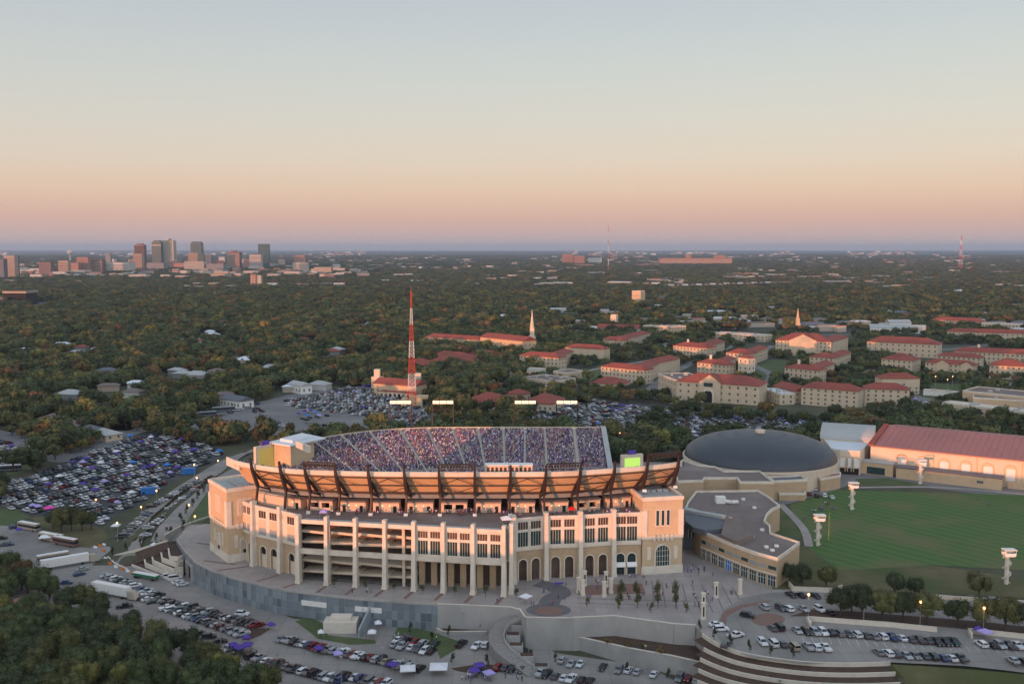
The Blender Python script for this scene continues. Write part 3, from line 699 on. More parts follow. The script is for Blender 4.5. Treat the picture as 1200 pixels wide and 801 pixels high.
# trusses
mpx = [299.7, 333.4, 361.8, 396, 434.6, 474.9, 515.3, 556.4, 597, 637.3, 677.7, 716.7, 754, 790.8]
def rim_at(px):
    best = min(range(len(rim) * 8 - 8), key=lambda i: abs(600 + F * lerp2(rim[i // 8], rim[i // 8 + 1], i % 8 / 8)[0] / (lerp2(rim[i // 8], rim[i // 8 + 1], i % 8 / 8)[1] * .9956 + 8.3) - px))
    return lerp2(rim[best // 8], rim[best // 8 + 1], best % 8 / 8)
masts = [rim_at(p) for p in mpx]
tops = []
for i, p in enumerate(masts):
    f_ = inward(p, -1.6); a3 = (*inward(p, -.4), 22.0 if i < 12 else 28.4); kn = (*inward(p, .9), 29.6); up = (*f_, 36.2); tp = (*inward(p, -2.6), 41.0 if i not in (12, 13) else 42.5)
    b = MB(); b.tube(a3, kn, .5, 4); b.tube(kn, up, .78, 4, r2=.66); b.tube(up, tp, .7, 4, r2=.45)
    b.tube(kn, (*inward(p, 7.0), 27.2), .42, 4); b.tube(up, (*inward(p, 6.2), 28.0), .55, 4); b.tube((*inward(p, 6.8), 28.0), (*inward(p, 6.8), 22), .32, 4)
    b.tube((*inward(p, -1.2), 33.5), (*inward(p, 3.6), 31.4), .25, 4); b.box(*(lambda c: (c[0] - .7, c[0] + .7, c[1] - .7, c[1] + .7))(inward(p, -.4)), a3[2] - .1, a3[2] + .9, 1)
    spart(b, 'truss_mast', ['dark_steel', 'white']); tops.append((up, kn, tp))
for i in range(len(masts) - 1):
    (u0, k0, t0), (u1, k1, t1) = tops[i], tops[i + 1]
    def on(t, s): # point on the raking plane between masts: s=0 rim, s=1 bottom
        a = Vector(masts[i]).lerp(Vector(masts[i + 1]), t); q = inward(a, s * 5.8 - .9); return (q[0], q[1], 36.0 - s * 7.8)
    b = MB(); b.tube(on(0, .02), on(1, .02), .24, 4); b.tube(on(0, .45), on(1, .45), .24, 4); b.tube(on(0, .88), on(1, .88), .42, 4)
    if i % 2 == 0:
        b.tube(on(0, .42), on(.5, .06), .17, 4); b.tube(on(.5, .06), on(1, .42), .17, 4); b.tube(on(0, .5), on(.75, .95), .17, 4); b.tube(on(1, .5), on(.25, .95), .17, 4)
    else:
        b.tube(on(0, .05), on(.5, .42), .12, 4)
    spart(b, 'truss_brace', 'dark_steel')
    if i in (2, 6, 9, 12):
        b = MB(); t0, t1 = Vector(t0), Vector(t1)
        for dz in (0.2, -1.6): b.tube(t0 + Vector((0, 0, dz)), t1 + Vector((0, 0, dz)), .22, 4)
        for k in range(13):
            q = t0.lerp(t1, k / 12); b.tube(q + Vector((0, 0, .2)), q + Vector((0, 0, -1.6)), .1, 4)
            b.box(q.x - .4, q.x + .4, q.y + .2, q.y + .8, q.z - 1.1, q.z - .3)
        b.tube(t0 + Vector((0, 1.5, .2)), t1 + Vector((0, 1.5, .2)), .15, 4); spart(b, 'floodlight_gantry', 'dark_steel')
# towers
def tower(o, a, bdir, la, lb, h, doors):
    """o near corner, a unit dir of main (long) face going away, b unit dir of second face"""
    P = lambda s, t: (o[0] + a[0] * s + bdir[0] * t, o[1] + a[1] * s + bdir[1] * t)
    b = MB(); b.prism([P(0, 0), P(la, 0), P(la, lb), P(0, lb)], 0, h - 1.4); 
    tw = spart(b, 'tower', 'brick_light')
    r = MB(); q = [P(.5, .5), P(la - .5, .5), P(la - .5, lb - .5), P(.5, lb - .5)]; r.prism(q, h - 1.39, h - 1.2); 
    for k in range(5): c = P(la * (.2 + .15 * k), lb * .5); r.box(c[0] - .9, c[0] + .9, c[1] - .7, c[1] + .7, h - 1.2, h - .3 + .1 * (k % 2))
    r.build('roof_deck', 'grey_roof', tw)
    faces = [(P(la, 0), P(0, 0), la), (P(0, 0), P(0, lb), lb), (P(la, lb), P(la, 0), lb), (P(0, lb), P(la, lb), la)]
    for k, (p, q, L) in enumerate(faces):
        T, d = frame(p, q); mid = ((p[0] + q[0]) / 2, (p[1] + q[1]) / 2); cc = P(la / 2, lb / 2)
        t = T(0, 1, 0); 
        if dist(t, cc) < dist(p, cc): T, d = frame(p, q, True)
        b = MB(T); b.box(-.3, d + .3, -.5, .32, h - 1.4, h, 0)
        b.box(-.25, d + .25, 0, .3, 0, 3.0, 0)
        b.box(-.3, d * .11, 0, .35, 14.2, h - 5, 0); b.box(d * .89, d + .3, 0, .35, 14.2, h - 5, 0)
        b.box(-.25, d + .25, 0, .25, 13.0, 14.2, 0)
        for j in range(5): b.box(d * (.28 + .11 * j) - .5, d * (.28 + .11 * j) + .5, .25, .6, 12.4, 14.6, 0)
        b.build('stone_trim', 'stone', tw)
        for j in (-1, 0, 1):
            c = d * .5 + j * 2.0; w = MB(T); w.box(c - .85, c + .85, .0, .16, 17.6, 23.9, 0); w.box(c - .5, c + .5, .16, .2, 18.0, 23.5, 1); w.build('slot_window', ['stone', 'glass' if doors else 'booth'], tw)
        if k < 2 or True:
            w = MB(T); c = d * .5; rr = 2.6 if doors else 1.9; hs = 8.0 if doors else 7.0
            arch_ring(w, c, rr, hs, 0, .42, .5, 0, 0)
            seg = [(c - rr * math.cos(math.pi * i / 12), .12, hs + rr * math.sin(math.pi * i / 12)) for i in range(13)]
            w.face([(c + rr, .12, 0)] + [seg[12 - i] for i in range(13)] + [(c - rr, .12, 0)], 1)
            if doors:
                for j in range(-2, 3): w.box(c + j * 1.0 - .06, c + j * 1.0 + .06, .12, .22, 0, hs + math.sqrt(max(0, rr * rr - j * j)), 0)
                for z in (2.6, 4.6, 6.6, 8.6): w.box(c - rr, c + rr, .12, .2, z - .05, z + .05, 0)
            w.build('entrance_arch', ['stone', 'glass' if doors else 'plaster'], tw)
            if not doors: 
                w = MB(T); w.box(c - 1.0, c + 1.0, .125, .2, 0, 4.4); w.build('dark_doorway', 'dark_void', tw)
            for j in (-1, 1):
                w = MB(T); x = c + j * (rr + 2.5 if d > 14 else rr + 1.7); w.box(x - .7, x + .7, 0, .12, 5.4, 10.2); w.build('stone_panel', 'stone', tw)
    return tw
tower((-106.9, 366.2), (-.572, .82), (.82, .572), 20.5, 13.5, 28.4, False)
tower((47.3, 352.6), (.981, .195), (-.16, .987), 15.2, 23.0, 28.6, True)
b = MB(); b.prism([(-105.6, 384), (-95, 369), (-84, 362), (-80, 368), (-92, 382), (-98, 390)], 21.9, 26.0); spart(b, 'curved_upper_wall', 'booth')
b = MB(); b.prism([(-105.3, 384), (-95, 370), (-84.3, 363), (-80.6, 368), (-92, 381.6), (-98, 389)], 26.0, 26.3); spart(b, 'curved_upper_roof', 'grey_roof')
# field and far stands
b = MB(); b.prism([(-62, 415), (50, 415), (50, 482), (-62, 482)], 0.0, .06); spart(b, 'playing_field', 'turf_dark')
OUT = smoothpts([(48.5, 537), (20, 537), (0, 537), (-25, 536.5), (-50, 535), (-76, 526), (-97, 508), (-108, 486), (-113, 462)], 4)
INN = smoothpts([(48.5, 481), (20, 481), (0, 481), (-15, 481), (-30, 479), (-44, 471), (-54, 460), (-60, 447), (-63, 436)], 4)
NR = 34
ZO = [20 if i < 25 else 20 - (i - 24) * 1.1 for i in range(len(OUT))]
def seat(i, t, r):
    """i section index (float), r 0 inner..1 outer"""
    k = min(len(OUT) - 2, int(i)); u = i - k
    o = lerp2(OUT[k], OUT[k + 1], u); n = lerp2(INN[k], INN[k + 1], u); z = ZO[k] + (ZO[k + 1] - ZO[k]) * u
    p = lerp2(n, o, r); return (p[0], p[1], .8 + (z - .8) * r)
b = MB()
for i in range(len(OUT) - 1):
    for j in range(NR):
        a = seat(i, 0, j / NR); c = seat(i + 1, 0, j / NR); e = seat(i + 1, 0, (j + 1) / NR); g = seat(i, 0, (j + 1) / NR)
        b.face([a, c, (e[0], e[1], c[2]), (g[0], g[1], a[2])]); b.face([(g[0], g[1], a[2]), (e[0], e[1], c[2]), e, g])
spart(b, 'far_seating', 'seat_concrete')
b = MB()
for i in range(len(OUT) - 1): b.face([(*OUT[i], -1), (*OUT[i + 1], -1), (*OUT[i + 1], ZO[i + 1] + 1.2), (*OUT[i], ZO[i] + 1.2)])
spart(b, 'far_stand_rear_wall', 'plaster')
b = MB(); b.face([(*INN[0], -1), (*OUT[0], -1), (*OUT[0], 21), (*INN[0], 1.5)]); b.prism([(48.5, 480), (48.5, 537), (51.2, 537), (51.2, 480)], -1, lambda x, y: 1.5 + 19.5 * (y - 480) / 57 + .6); spart(b, 'far_stand_end_wall', 'grey_roof')
aisle_i = [2.2, 4.4, 6.6, 8.8, 11.0, 13.2, 15.4, 17.6, 20.0, 22.4, 25, 27.6]
b = MB()
for ai in aisle_i:
    for j in range(NR):
        w = .09; a = seat(ai - w, 0, j / NR); c = seat(ai + w, 0, j / NR); e = seat(ai + w, 0, (j + 1) / NR); g = seat(ai - w, 0, (j + 1) / NR)
        b.face([(*a[:2], a[2] + .45), (*c[:2], c[2] + .45), (*e[:2], e[2] + .12), (*g[:2], g[2] + .12)])
spart(b, 'aisle_stairs', 'stone')
# floodlights behind the far stand
for x0, x1 in ((457, 482), (507, 531.5), (603, 628), (652, 676.5)):
    a = G(x0, 471, 32); c = G(x1, 471, 32); y = 541.5; ax = (x0 - 600) / F * 548; cx = (x1 - 600) / F * 548
    b = MB(); b.tube((ax, y, 0), (ax, y, 33), .35, 5); b.tube((cx, y, 0), (cx, y, 33), .35, 5); b.tube((ax, y, 30), (cx, y, 30), .2, 4); fl = spart(b, 'floodlight_mast', 'dark_steel')
    z = 118 - 541.5 * math.tan(PITCH + math.atan((471 - 400.5) / F)); 
    for k in range(3):
        xa = ax + (cx - ax) * k / 3; xb = ax + (cx - ax) * (k + 1) / 3; g = MB(); g.box(xa + .15, xb - .15, y - .5, y, z - .85, z + .85); g.build('floodlight_panel', 'flood_glow', fl)
# scoreboards and corner block
def sboard(p, q, z0, z1, m, hood):
    T, d = frame(p, q); b = MB(T); b.box(-1.6, d + 1.6, -1.5, 0, z0 - 8, z1 + 1.6); o = spart(b, 'scoreboard', 'plaster'); g = MB(T); g.box(0, d, 0, .15, z0, z1); g.build('display_screen', m, o)
    g = MB(T); g.box(d * .25, d * .75, -1.2, -.2, z1 + 1.6, z1 + 3.4); g.build('sign_header', 'purple', o)
sboard((53.2, 463), (60.8, 465.5), 14.6, 19.4, 'screen_glow', 1)
sboard((-121.5, 470), (-116.0, 478.5), 11, 22, 'screen_yellow', 0)
b = MB(); b.prism([(-117.5, 479), (-106.5, 472), (-98, 486), (-109, 496)], -1, 23.4); cb = spart(b, 'corner_block', 'brick_light')
g = MB(); g.prism([(-119, 479), (-106.4, 470.5), (-93, 490), (-106, 502)], 23.4, 24.1); g.prism([(-114, 482), (-106.4, 476.5), (-99, 489), (-106, 497)], 24.1, 25.3); g.build('pale_roof', 'pale_roof', cb)
T, d = frame((-92, 420), (-84, 408)); b = MB(T); b.box(0, 14, -.6, .6, 33.5, 36.2); spart(b, 'stand_parapet', 'stone')
# press platforms above the rim
for i_ in range(2):
    x0 = -9.6 + i_ * 8.8; b = MB(); b.box(x0, x0 + 8.2, 355.5, 359, 36.2, 39.6, 0); b.box(x0 - .2, x0 + 8.4, 355.2, 359.3, 39.6, 39.9, 1)
    for k in range(5): b.box(x0 + .5 + k * 1.55, x0 + 1.4 + k * 1.55, 355.4, 355.5, 37.4, 39.0, 2)
    spart(b, 'press_booth', ['booth', 'white', 'brown_glass'])
# south stand (right end of the bowl)
b = MB()
for j in range(18):
    b.box(54 + j * .8, 55 + j * .8, 410, 480, 0, .6 + j * .5)
b.box(69, 70, 408, 482, -1, 10); spart(b, 'end_seating', 'seat_concrete')
# crowd: nobody could count it
PURP = [(.11, .07, .22), (.13, .085, .26), (.06, .045, .14), (.18, .12, .30), (.50, .47, .47), (.58, .55, .53), (.04, .036, .045), (.26, .20, .25), (.26, .11, .10), (.09, .09, .13), (.14, .12, .16), (.03, .03, .035), (.30, .27, .27), (.22, .17, .16), (.20, .13, .14), (.40, .36, .38), (.05, .05, .06)]
b = MB()
def spectator(b, x, y, z, c, sc=1.0):
    w = .26 * sc; b.box(x - w, x + w, y - .17, y + .17, z, z + .85 * sc, 0, c); k = R.choice([(.33, .21, .16), (.05, .035, .03), (.11, .07, .2), (.4, .36, .33), (.06, .045, .04)])
    b.box(x - .13, x + .13, y - .13, y + .13, z + .85 * sc, z + 1.16 * sc, 0, k)
nI = len(OUT) - 1
for j in range(NR):
    r = (j + .4) / NR; i = 0.05
    while i < nI - .02:
        o = seat(i, 0, r); o2 = seat(min(nI - .001, i + .1), 0, r); d = max(.05, dist(o, o2)) / .1
        if all(abs(i - a) > .15 for a in aisle_i) and R.random() < ((.95 if i < 26 else .6) - .3 * max(0, vnoise(i * .9, r * 9, 8) - .62) * 3) and not (.30 < r < .335):
            cl_ = vnoise(i * .55, r * 3, 5); c = R.choice(PURP)
            if cl_ > .66 and R.random() < .22: c = (.34, .13, .14)
            g = R.uniform(.8, 1.5); spectator(b, o[0] + R.uniform(-.1, .1), o[1], o[2] + .1, tuple(v * g for v in c))
        i += R.uniform(.52, .66) / d
for k in range(260):
    p = inward(R.choice(rim), R.uniform(.9, 5)); L_ = R.random(); spectator(b, p[0] + R.uniform(-2, 2), p[1], 37.5 - (dist(p, CEN) < 0) * 2 - 0.55 * (dist(inward(p, 0), p)) - .58 * max(0, 0), R.choice(PURP), .9) if False else None
for p in rim:
    for k in range(9):
        q = inward(p, 1.3 + R.random() * 2.5); spectator(b, q[0] + R.uniform(-1.7, 1.7), q[1], 36.4 - .1, R.choice(PURP))
tag(b.build('crowd', 'mass_cloth'), kind='stuff')
# ---------------------------------------------------------------- generic buildings
WIN = {}
def win_mesh(w, h, glass='glass', frm='stone'):
    k = (w, h, glass, frm)
    if k not in WIN:
        b = MB(); b.box(-w / 2, w / 2, .02, .06, 0, h, 0); b.box(-w / 2 - .15, w / 2 + .15, 0, .16, -.25, 0, 1); b.box(-w / 2 - .12, -w / 2, 0, .12, 0, h, 1); b.box(w / 2, w / 2 + .12, 0, .12, 0, h, 1)
        b.box(-w / 2 - .12, w / 2 + .12, 0, .12, h, h + .15, 1); b.box(-.04, .04, .06, .1, 0, h, 1); b.box(-w / 2, w / 2, .06, .1, h * .5 - .03, h * .5 + .03, 1)
        WIN[k] = b.mesh('window', [glass, frm])
    return WIN[k]
FOOT = []
MAXW = {}
def put_windows(root, p, q, h, floors, glass='glass', w=1.5, wh=1.9, gap=4.2, flip=False, base=0.0):
    T, d = frame(p, q, flip); n = max(1, int(d / gap)); fh = h / floors
    ux = ((q[0] - p[0]) / d, (q[1] - p[1]) / d); me = win_mesh(w, wh, glass)
    cnt = MAXW.get(root.name, 0)
    for f in range(floors):
        for i in range(n):
            if cnt >= 96: break
            u = d * (i + .5) / n; pos = T(u, 0.0, base + f * fh + fh * .32)
            nx, ny = (ux[1], -ux[0]) if not flip else (-ux[1], ux[0])
            # local x along wall, local y outwards
            M = Matrix(((ux[0], nx, 0, pos[0] - root.location.x), (ux[1], ny, 0, pos[1] - root.location.y), (0, 0, 1, pos[2] - root.location.z), (0, 0, 0, 1)))
            link('window', me, root, mw=M); cnt += 1
    MAXW[root.name] = cnt
def rect(A, Bp, depth):
    d = dist(A, Bp); nx, ny = -(Bp[1] - A[1]) / d, (Bp[0] - A[0]) / d
    return [A, Bp, (Bp[0] + nx * depth, Bp[1] + ny * depth), (A[0] + nx * depth, A[1] + ny * depth)]
def hip_roof(b, q, z, rise=None, over=.7, gable=False, m=0):
    """q rectangle; ridge along its long side"""
    L01, L12 = dist(q[0], q[1]), dist(q[1], q[2])
    if L12 > L01: q = [q[1], q[2], q[3], q[0]]; L01, L12 = L12, L01
    cx = sum(p[0] for p in q) / 4; cy = sum(p[1] for p in q) / 4
    e = dirn(q[0], q[1]); n = dirn(q[1], q[2])
    P = lambda s, t, zz: (cx + e[0] * s + n[0] * t, cy + e[1] * s + n[1] * t, zz)
    a, c = L01 / 2 + over, L12 / 2 + over; rise = rise or c * .42; r = a if gable else max(0.3, a - c)
    E = [P(-a, -c, z), P(a, -c, z), P(a, c, z), P(-a, c, z)]; R0, R1 = P(-r, 0, z + rise), P(r, 0, z + rise)
    b.face([E[0], E[1], R1, R0], m); b.face([E[1], E[2], R1], m); b.face([E[2], E[3], R0, R1], m); b.face([E[3], E[0], R0], m); b.face(E[::-1], m)
    lo = [(x, y, zz - .35) for x, y, zz in E]
    for i in range(4): b.face([lo[i], lo[(i + 1) % 4], E[(i + 1) % 4], E[i]], m + 0)
    return rise
def building(name, label, cat, blocks, wall='tan', roofm='red_tile', floors=3, glass='glass', windows=True, group=None, gables=(), gap=4.2, chim=0, sides=(0, 1, 3)):
    """blocks: (A px, B px, depth, height, roof kind) front eave corners measured in the photo"""
    bl = []
    for bk in blocks:
        A, Bp, dep, h, kind = bk[:5]
        if len(bk) > 5 and bk[5] == 'w': a, c = A, Bp
        else: a, c = G(*A, h), G(*Bp, h)
        bl.append((rect(a, c, dep), h, kind))
    root = empty(name, label, cat, (bl[0][0][0][0], bl[0][0][0][1], 0), group=group); inv = Matrix.Translation((-root.location.x, -root.location.y, 0))
    for i, (q, h, kind) in enumerate(bl):
        FOOT.append(q); FOOT.append([(p_[0], p_[1] - 9) for p_ in q]) if q[0][1] < 1500 else None; dz = i * .004
        b = MB(); b.prism(q, min(-.5, terr(*q[0]) - .5), h - .02 - dz); w = b.build('wall', wall, root); w.matrix_basis = inv
        r = MB()
        if kind in ('hip', 'gable'): hip_roof(r, q, h + dz, gable=(kind == 'gable')); o = r.build('roof', roofm, root)
        else:
            m_ = kind if kind in MATS else 'brown_roof'
            for k in range(4):
                T, d = frame(q[k], q[(k + 1) % 4]); r.T = T; r.box(-.0, d - .4, -.4, .08, h - .5, h + .7, 1)
            r.T = lambda u, w, z: (u, w, z); cx = sum(p[0] for p in q) / 4; cy = sum(p[1] for p in q) / 4
            qi = [(cx + (p[0] - cx) * .97, cy + (p[1] - cy) * .97) for p in q]; r.prism(qi, h - .4, h + .1, 0)
            o = r.build('roof', [m_, 'stone'], root)
            if dist(q[0], q[1]) > 25:
                u = MB()
                for k in range(4):
                    c = (cx + (q[k][0] - cx) * .45, cy + (q[k][1] - cy) * .4); s = R.uniform(.8, 1.8); u.box(c[0] - s, c[0] + s, c[1] - s * .8, c[1] + s * .8, h + .1, h + R.uniform(1, 1.8))
                u.build('air_handler', 'grey_roof', o)
        o.matrix_basis = inv
        if windows:
            ww = dict(glass=glass, gap=gap, wh=min(2.0, h / floors * .5))
            for k in sides:
                if k == 3 and q[0][0] > 0: continue
                put_windows(root, q[k], q[(k + 1) % 4], h - .4, floors, **ww)
    for (A, wd, h, rise) in gables:      # gabled bays on the front of block 0
        q = bl[0][0]; e = dirn(q[0], q[1]); c = G(*A, h); t = (c[0] - q[0][0]) * e[0] + (c[1] - q[0][1]) * e[1]; T, d = frame(q[0], q[1])
        b = MB(T); b.box(t - wd / 2, t + wd / 2, -2, 1.6, -.5, h); b.face([(t - wd / 2, 1.6, h), (t + wd / 2, 1.6, h), (t, 1.6, h + rise)]); b.build('gabled_bay', wall, root).matrix_basis = inv
        if windows and wd > 20: put_windows(root, T(t - wd / 2, 1.62, 0)[:2], T(t + wd / 2, 1.62, 0)[:2], h, floors, wh=2.0, gap=4.2)
        b = MB(T); hw = wd / 2 + .6
        for sgn_ in (-1, 1):
            b.hexa([(t + sgn_ * hw, -9, h - .2), (t + sgn_ * hw, 2.1, h - .2), (t, 2.1, h + rise + .05), (t, -9, h + rise + .05), (t + sgn_ * hw, -9, h + .1), (t + sgn_ * hw, 2.1, h + .1), (t, 2.1, h + rise + .35), (t, -9, h + rise + .35)])
        b.build('roof', roofm, root).matrix_basis = inv
    for k in range(chim):
        q, h, kind = bl[0]; c = lerp2(lerp2(q[0], q[1], .3 + .4 * k), lerp2(q[3], q[2], .3 + .4 * k), .5); b = MB(); b.box(c[0] - 1, c[0] + 1, c[1] - 1, c[1] + 1, h, h + 7); b.build('chimney', 'stone', root).matrix_basis = inv
    return root, bl, inv
def B_(*a, **k): return building(*a, **k)

# ---------------------------------------------------------------- arena with the dark dome
AR = empty('domed_arena', 'round cream arena with a broad dark shallow dome beyond the right stadium tower', 'arena', (129.5, 513, 0))
rA = 39.3
b = MB(); b.lathe([(rA, -.5), (rA, 9.1), (rA + .35, 9.1), (rA + .35, 10.2), (rA - .4, 10.2), (rA - .4, 9.3)], 72); b.build('drum_wall', 'plaster', AR)
b = MB(); pr = [((rA - .45) * math.cos(t), 9.3 + 13.2 * math.sin(t) ** .85 if t > 0 else 9.3) for t in [i * math.pi / 2 / 18 * .965 for i in range(19)]]; b.lathe(pr, 72); b.build('dome_roof', 'dark_dome', AR, smooth=True)
for k in range(48):
    w = 2 * math.pi * k / 48; b = MB(); q = [(r_ * math.cos(w), r_ * math.sin(w), z_ + .02) for r_, z_ in pr[:-1]]
    for a_, c_ in zip(q[::3], q[3::3]): b.tube(a_, c_, .09, 4)
    b.build('roof_seam', 'slate', AR)
b = MB(); b.lathe([(2.6, 21.6), (2.6, 23.8), (2.2, 24.0), (0.2, 24.1)], 16); b.build('roof_cap', 'plaster', AR)
b = MB(); b.box(-13, -10.4, -39.4, -35, 0, 10.6); b.build('pier', 'brick', AR)
for k in range(36):
    w = 2 * math.pi * k / 36; T, d = frame((rA * 1.001 * math.cos(w), rA * 1.001 * math.sin(w)), (rA * 1.001 * math.cos(w + .012), rA * 1.001 * math.sin(w + .012))); b = MB(T); b.box(0, .45, -.02, .14, 0, 9.1); b.build('wall_rib', 'stone', AR)
FOOT.append([(129.5 + 44 * math.cos(a), 513 + 44 * math.sin(a)) for a in [i * .524 for i in range(12)]])

def polyb(name, label, cat, px, h, wall='brick', roofm='brown_roof', base=-.5, world=False, parent=None, par='stone', edge=.9):
    q = px if world else [G(*p, h) for p in px]
    A = sum(q[i][0] * q[(i + 1) % len(q)][1] - q[(i + 1) % len(q)][0] * q[i][1] for i in range(len(q)))
    if A < 0: q = q[::-1]
    if parent is None:
        root = empty(name, label, cat, (q[0][0], q[0][1], max(base, 0)))
    else: root = parent
    inv = Matrix.Translation((-root.location.x, -root.location.y, -root.location.z))
    b = MB(); b.prism(q, base, h - .03); b.build('wall', wall, root).matrix_basis = inv
    cx = sum(p[0] for p in q) / len(q); cy = sum(p[1] for p in q) / len(q)
    r = MB(); r.prism(q, h - .02, h + .1, 0); r.build('roof', roofm, root).matrix_basis = inv
    c = MB()
    for k in range(len(q)):
        T, d = frame(q[k], q[(k + 1) % len(q)]); c.T = T; c.box(0.0, d, -.45, .12, h - .3 - k * .002, h + edge + k * .002)
    c.build('parapet', par, root).matrix_basis = inv
    FOOT.append(q); return root, q, inv
# athletics building on the plaza
AT, q, inv = polyb('athletics_building', 'low curved tan athletics building with brown roof between the right tower and the field', 'building',
    [(822, 624), (834, 629), (850, 636), (868, 643), (888, 650), (911, 656), (924, 647), (937, 637), (918, 631), (903, 626), (902, 617), (896, 612), (899, 604), (905, 598), (914, 594), (900, 583), (888, 576), (816, 577), (806, 590), (802, 600), (810, 612)], 10)
def front_windows():
    pts = [G(*p, 10) for p in [(822, 624), (834, 629), (850, 636), (868, 643), (888, 650), (911, 656)]]
    n = 0
    for p, qq in zip(pts, pts[1:]):
        T, d = frame(p, qq)
        m_ = MB(T); m_.box(0, d, 0, .5, 4.4, 4.8); m_.build('canopy_ledge', 'stone', AT).matrix_basis = inv
        for k in range(2 if d > 6 else 1):
            u = d * (k + .5) / (2 if d > 6 else 1); w_ = min(3.6, d * .4)
            g = MB(T); g.box(u - w_ / 2, u + w_ / 2, .02, .08, .3, 3.9, 0)
            for j in range(4): g.box(u - w_ / 2 + j * w_ / 3 - .05, u - w_ / 2 + j * w_ / 3 + .05, .08, .16, .3, 3.9, 1)
            g.box(u - w_ / 2, u + w_ / 2, .08, .16, 2.6, 2.7, 1)
            g.build('window', [('glass' if n != 4 else 'plastic_blue'), 'white'], AT).matrix_basis = inv
            g = MB(T); g.box(u - w_ / 2, u + w_ / 2, .02, .08, 6.2, 7.4, 0); g.build('window', 'grey_panel' if n % 3 else 'glass', AT).matrix_basis = inv; n += 1
front_windows()
b = MB(); b.prism([G(*p, 12) for p in [(802, 598), (830, 603), (858, 609), (846, 619), (826, 621), (812, 617), (803, 610)]], 9.9, 12); b.build('metal_roof', 'slate', AT).matrix_basis = inv
b = MB(); b.prism([G(*p, 13) for p in [(802, 593), (820, 598), (856, 604), (858, 607), (830, 602), (802, 597)]], 9.9, 13.1); b.build('metal_roof', 'grey_roof', AT).matrix_basis = inv
b = MB(); b.prism([G(*p, 14) for p in [(845, 620), (862, 628), (884, 621), (872, 612), (860, 601), (851, 601)]], 9.9, lambda x, y: 12.2 + .08 * max(0, y - 372)); b.build('penthouse', ['brown_roof'], AT).matrix_basis = inv
T, d = frame(G(847, 625, 12), G(862, 632, 12)); 
for a_, c_ in (((846, 624), (860, 631)), ((863, 631), (884, 625))):
    T, d = frame(G(*a_, 12), G(*c_, 12)); 
    for k in range(3): g = MB(T); g.box(d * (k + .15) / 3, d * (k + .85) / 3, .3, .5, 10.4, 11.6); g.build('clerestory_window', 'white', AT).matrix_basis = inv
b = MB(); c_ = G(845, 585, 11.5); b.box(c_[0] - 2.2, c_[0] + 1.8, c_[1] - 1.5, c_[1] + 2, 10, 12.8); c2 = G(857, 588, 11); b.tube((c_[0], c_[1], 11), (c2[0], c2[1], 11), .8, 8); b.tube((c2[0], c2[1], 11), (c2[0] + 3, c2[1] + 2, 10.6), .8, 8)
for p in ((871, 585), (884, 595), (893, 621), (898, 641), (905, 645), (910, 640)): c_ = G(*p, 10.2); b.box(c_[0] - .7, c_[0] + .7, c_[1] - .7, c_[1] + .7, 10, 10.8)
b.build('air_handler', 'white', AT).matrix_basis = inv
for i_ in range(3):
    pass
a_, c_ = (804, 620), (818, 622); T, d = frame(G(*a_, 8), G(*c_, 8)); 
g = MB(T); g.box(-1, d + 2, -8, 0, -.2, 9.6, 0); g.box(1, d, .0, .1, 5.2, 8.6, 1)
for k in range(4): g.box(1 + k * (d - 1) / 3 - .1, 1.1 + k * (d - 1) / 3, .1, .2, 5.2, 8.6, 2)
g.build('entrance_block', ['slate', 'glass', 'white'], AT).matrix_basis = inv
polyb('athletics_annex', 'long tan annex with brown flat roof between the athletics building and the dome', 'building', [(794, 565), (824, 564), (826, 561), (864, 561), (867, 566), (907, 566), (890, 553), (848, 553), (838, 548), (818, 546), (800, 540), (790, 548)], 11)
polyb('utility_building', 'small tan block with dark flat roof right under the dome', 'building', [(907, 565), (946, 563), (938, 558), (900, 560)], 8.5, roofm='slate')
polyb('loading_building', 'brick utility building with reddish roof right of the dome by the parked cars', 'building', [(962, 562), (985, 558), (985, 554.5), (953, 557)], 6.0, roofm='red_tile')
polyb('yard_enclosure', 'low tan walled enclosure in front of the dome beside the field', 'enclosure', [(913, 579), (944, 579), (942, 573), (912, 574)], 3, roofm='old_asphalt')
# link hall between dome and indoor field house
LH, q, inv = polyb('link_hall', 'white-roofed hall with three tall arches right of the dome', 'building', [(974, 527), (984, 528.5), (1008, 530), (1017, 522), (1030, 510), (1000, 505), (962, 511)], 12, wall='plaster', roofm='pale_roof')
T, d = frame(G(984, 528.5, 12), G(1008, 530, 12))
for k in range(3):
    g = MB(T); c = d * (.2 + .3 * k); arch_ring(g, c, 1.9, 7.2, 0.02, .25, .4, 1.6, 0); g.box(c - 1.9, c + 1.9, .02, .1, 4, 9, 1); g.box(c - 1.6, c + 1.6, .1, .2, 0, 3.4, 2); g.build('arched_window', ['brick_light', 'white', 'dark_void'], LH).matrix_basis = inv
VH = empty('vaulted_hall', 'pale grey barrel-roofed hall behind the link hall', 'building', (*G(962, 514, 12), 0)); inv = Matrix.Translation((-VH.location.x, -VH.location.y, 0))
a_ = G(962, 513, 13); c_ = G(1024, 517, 13); T, d = frame(a_, c_); b = MB(T); b.box(0, d, -34, 0, -.5, 12.9); b.build('wall', 'plaster', VH).matrix_basis = inv
b = MB(T); n_ = 10
for k in range(n_):
    t0, t1 = math.pi * k / n_, math.pi * (k + 1) / n_; y0, z0, y1, z1 = -17 + 17.3 * math.cos(t0), 13 + 5.5 * math.sin(t0), -17 + 17.3 * math.cos(t1), 13 + 5.5 * math.sin(t1)
    b.hexa([(-.5, y0, 12.9), (d + .5, y0, 12.9), (d + .5, y1, 12.9), (-.5, y1, 12.9), (-.5, y0, z0), (d + .5, y0, z0), (d + .5, y1, z1), (-.5, y1, z1)])
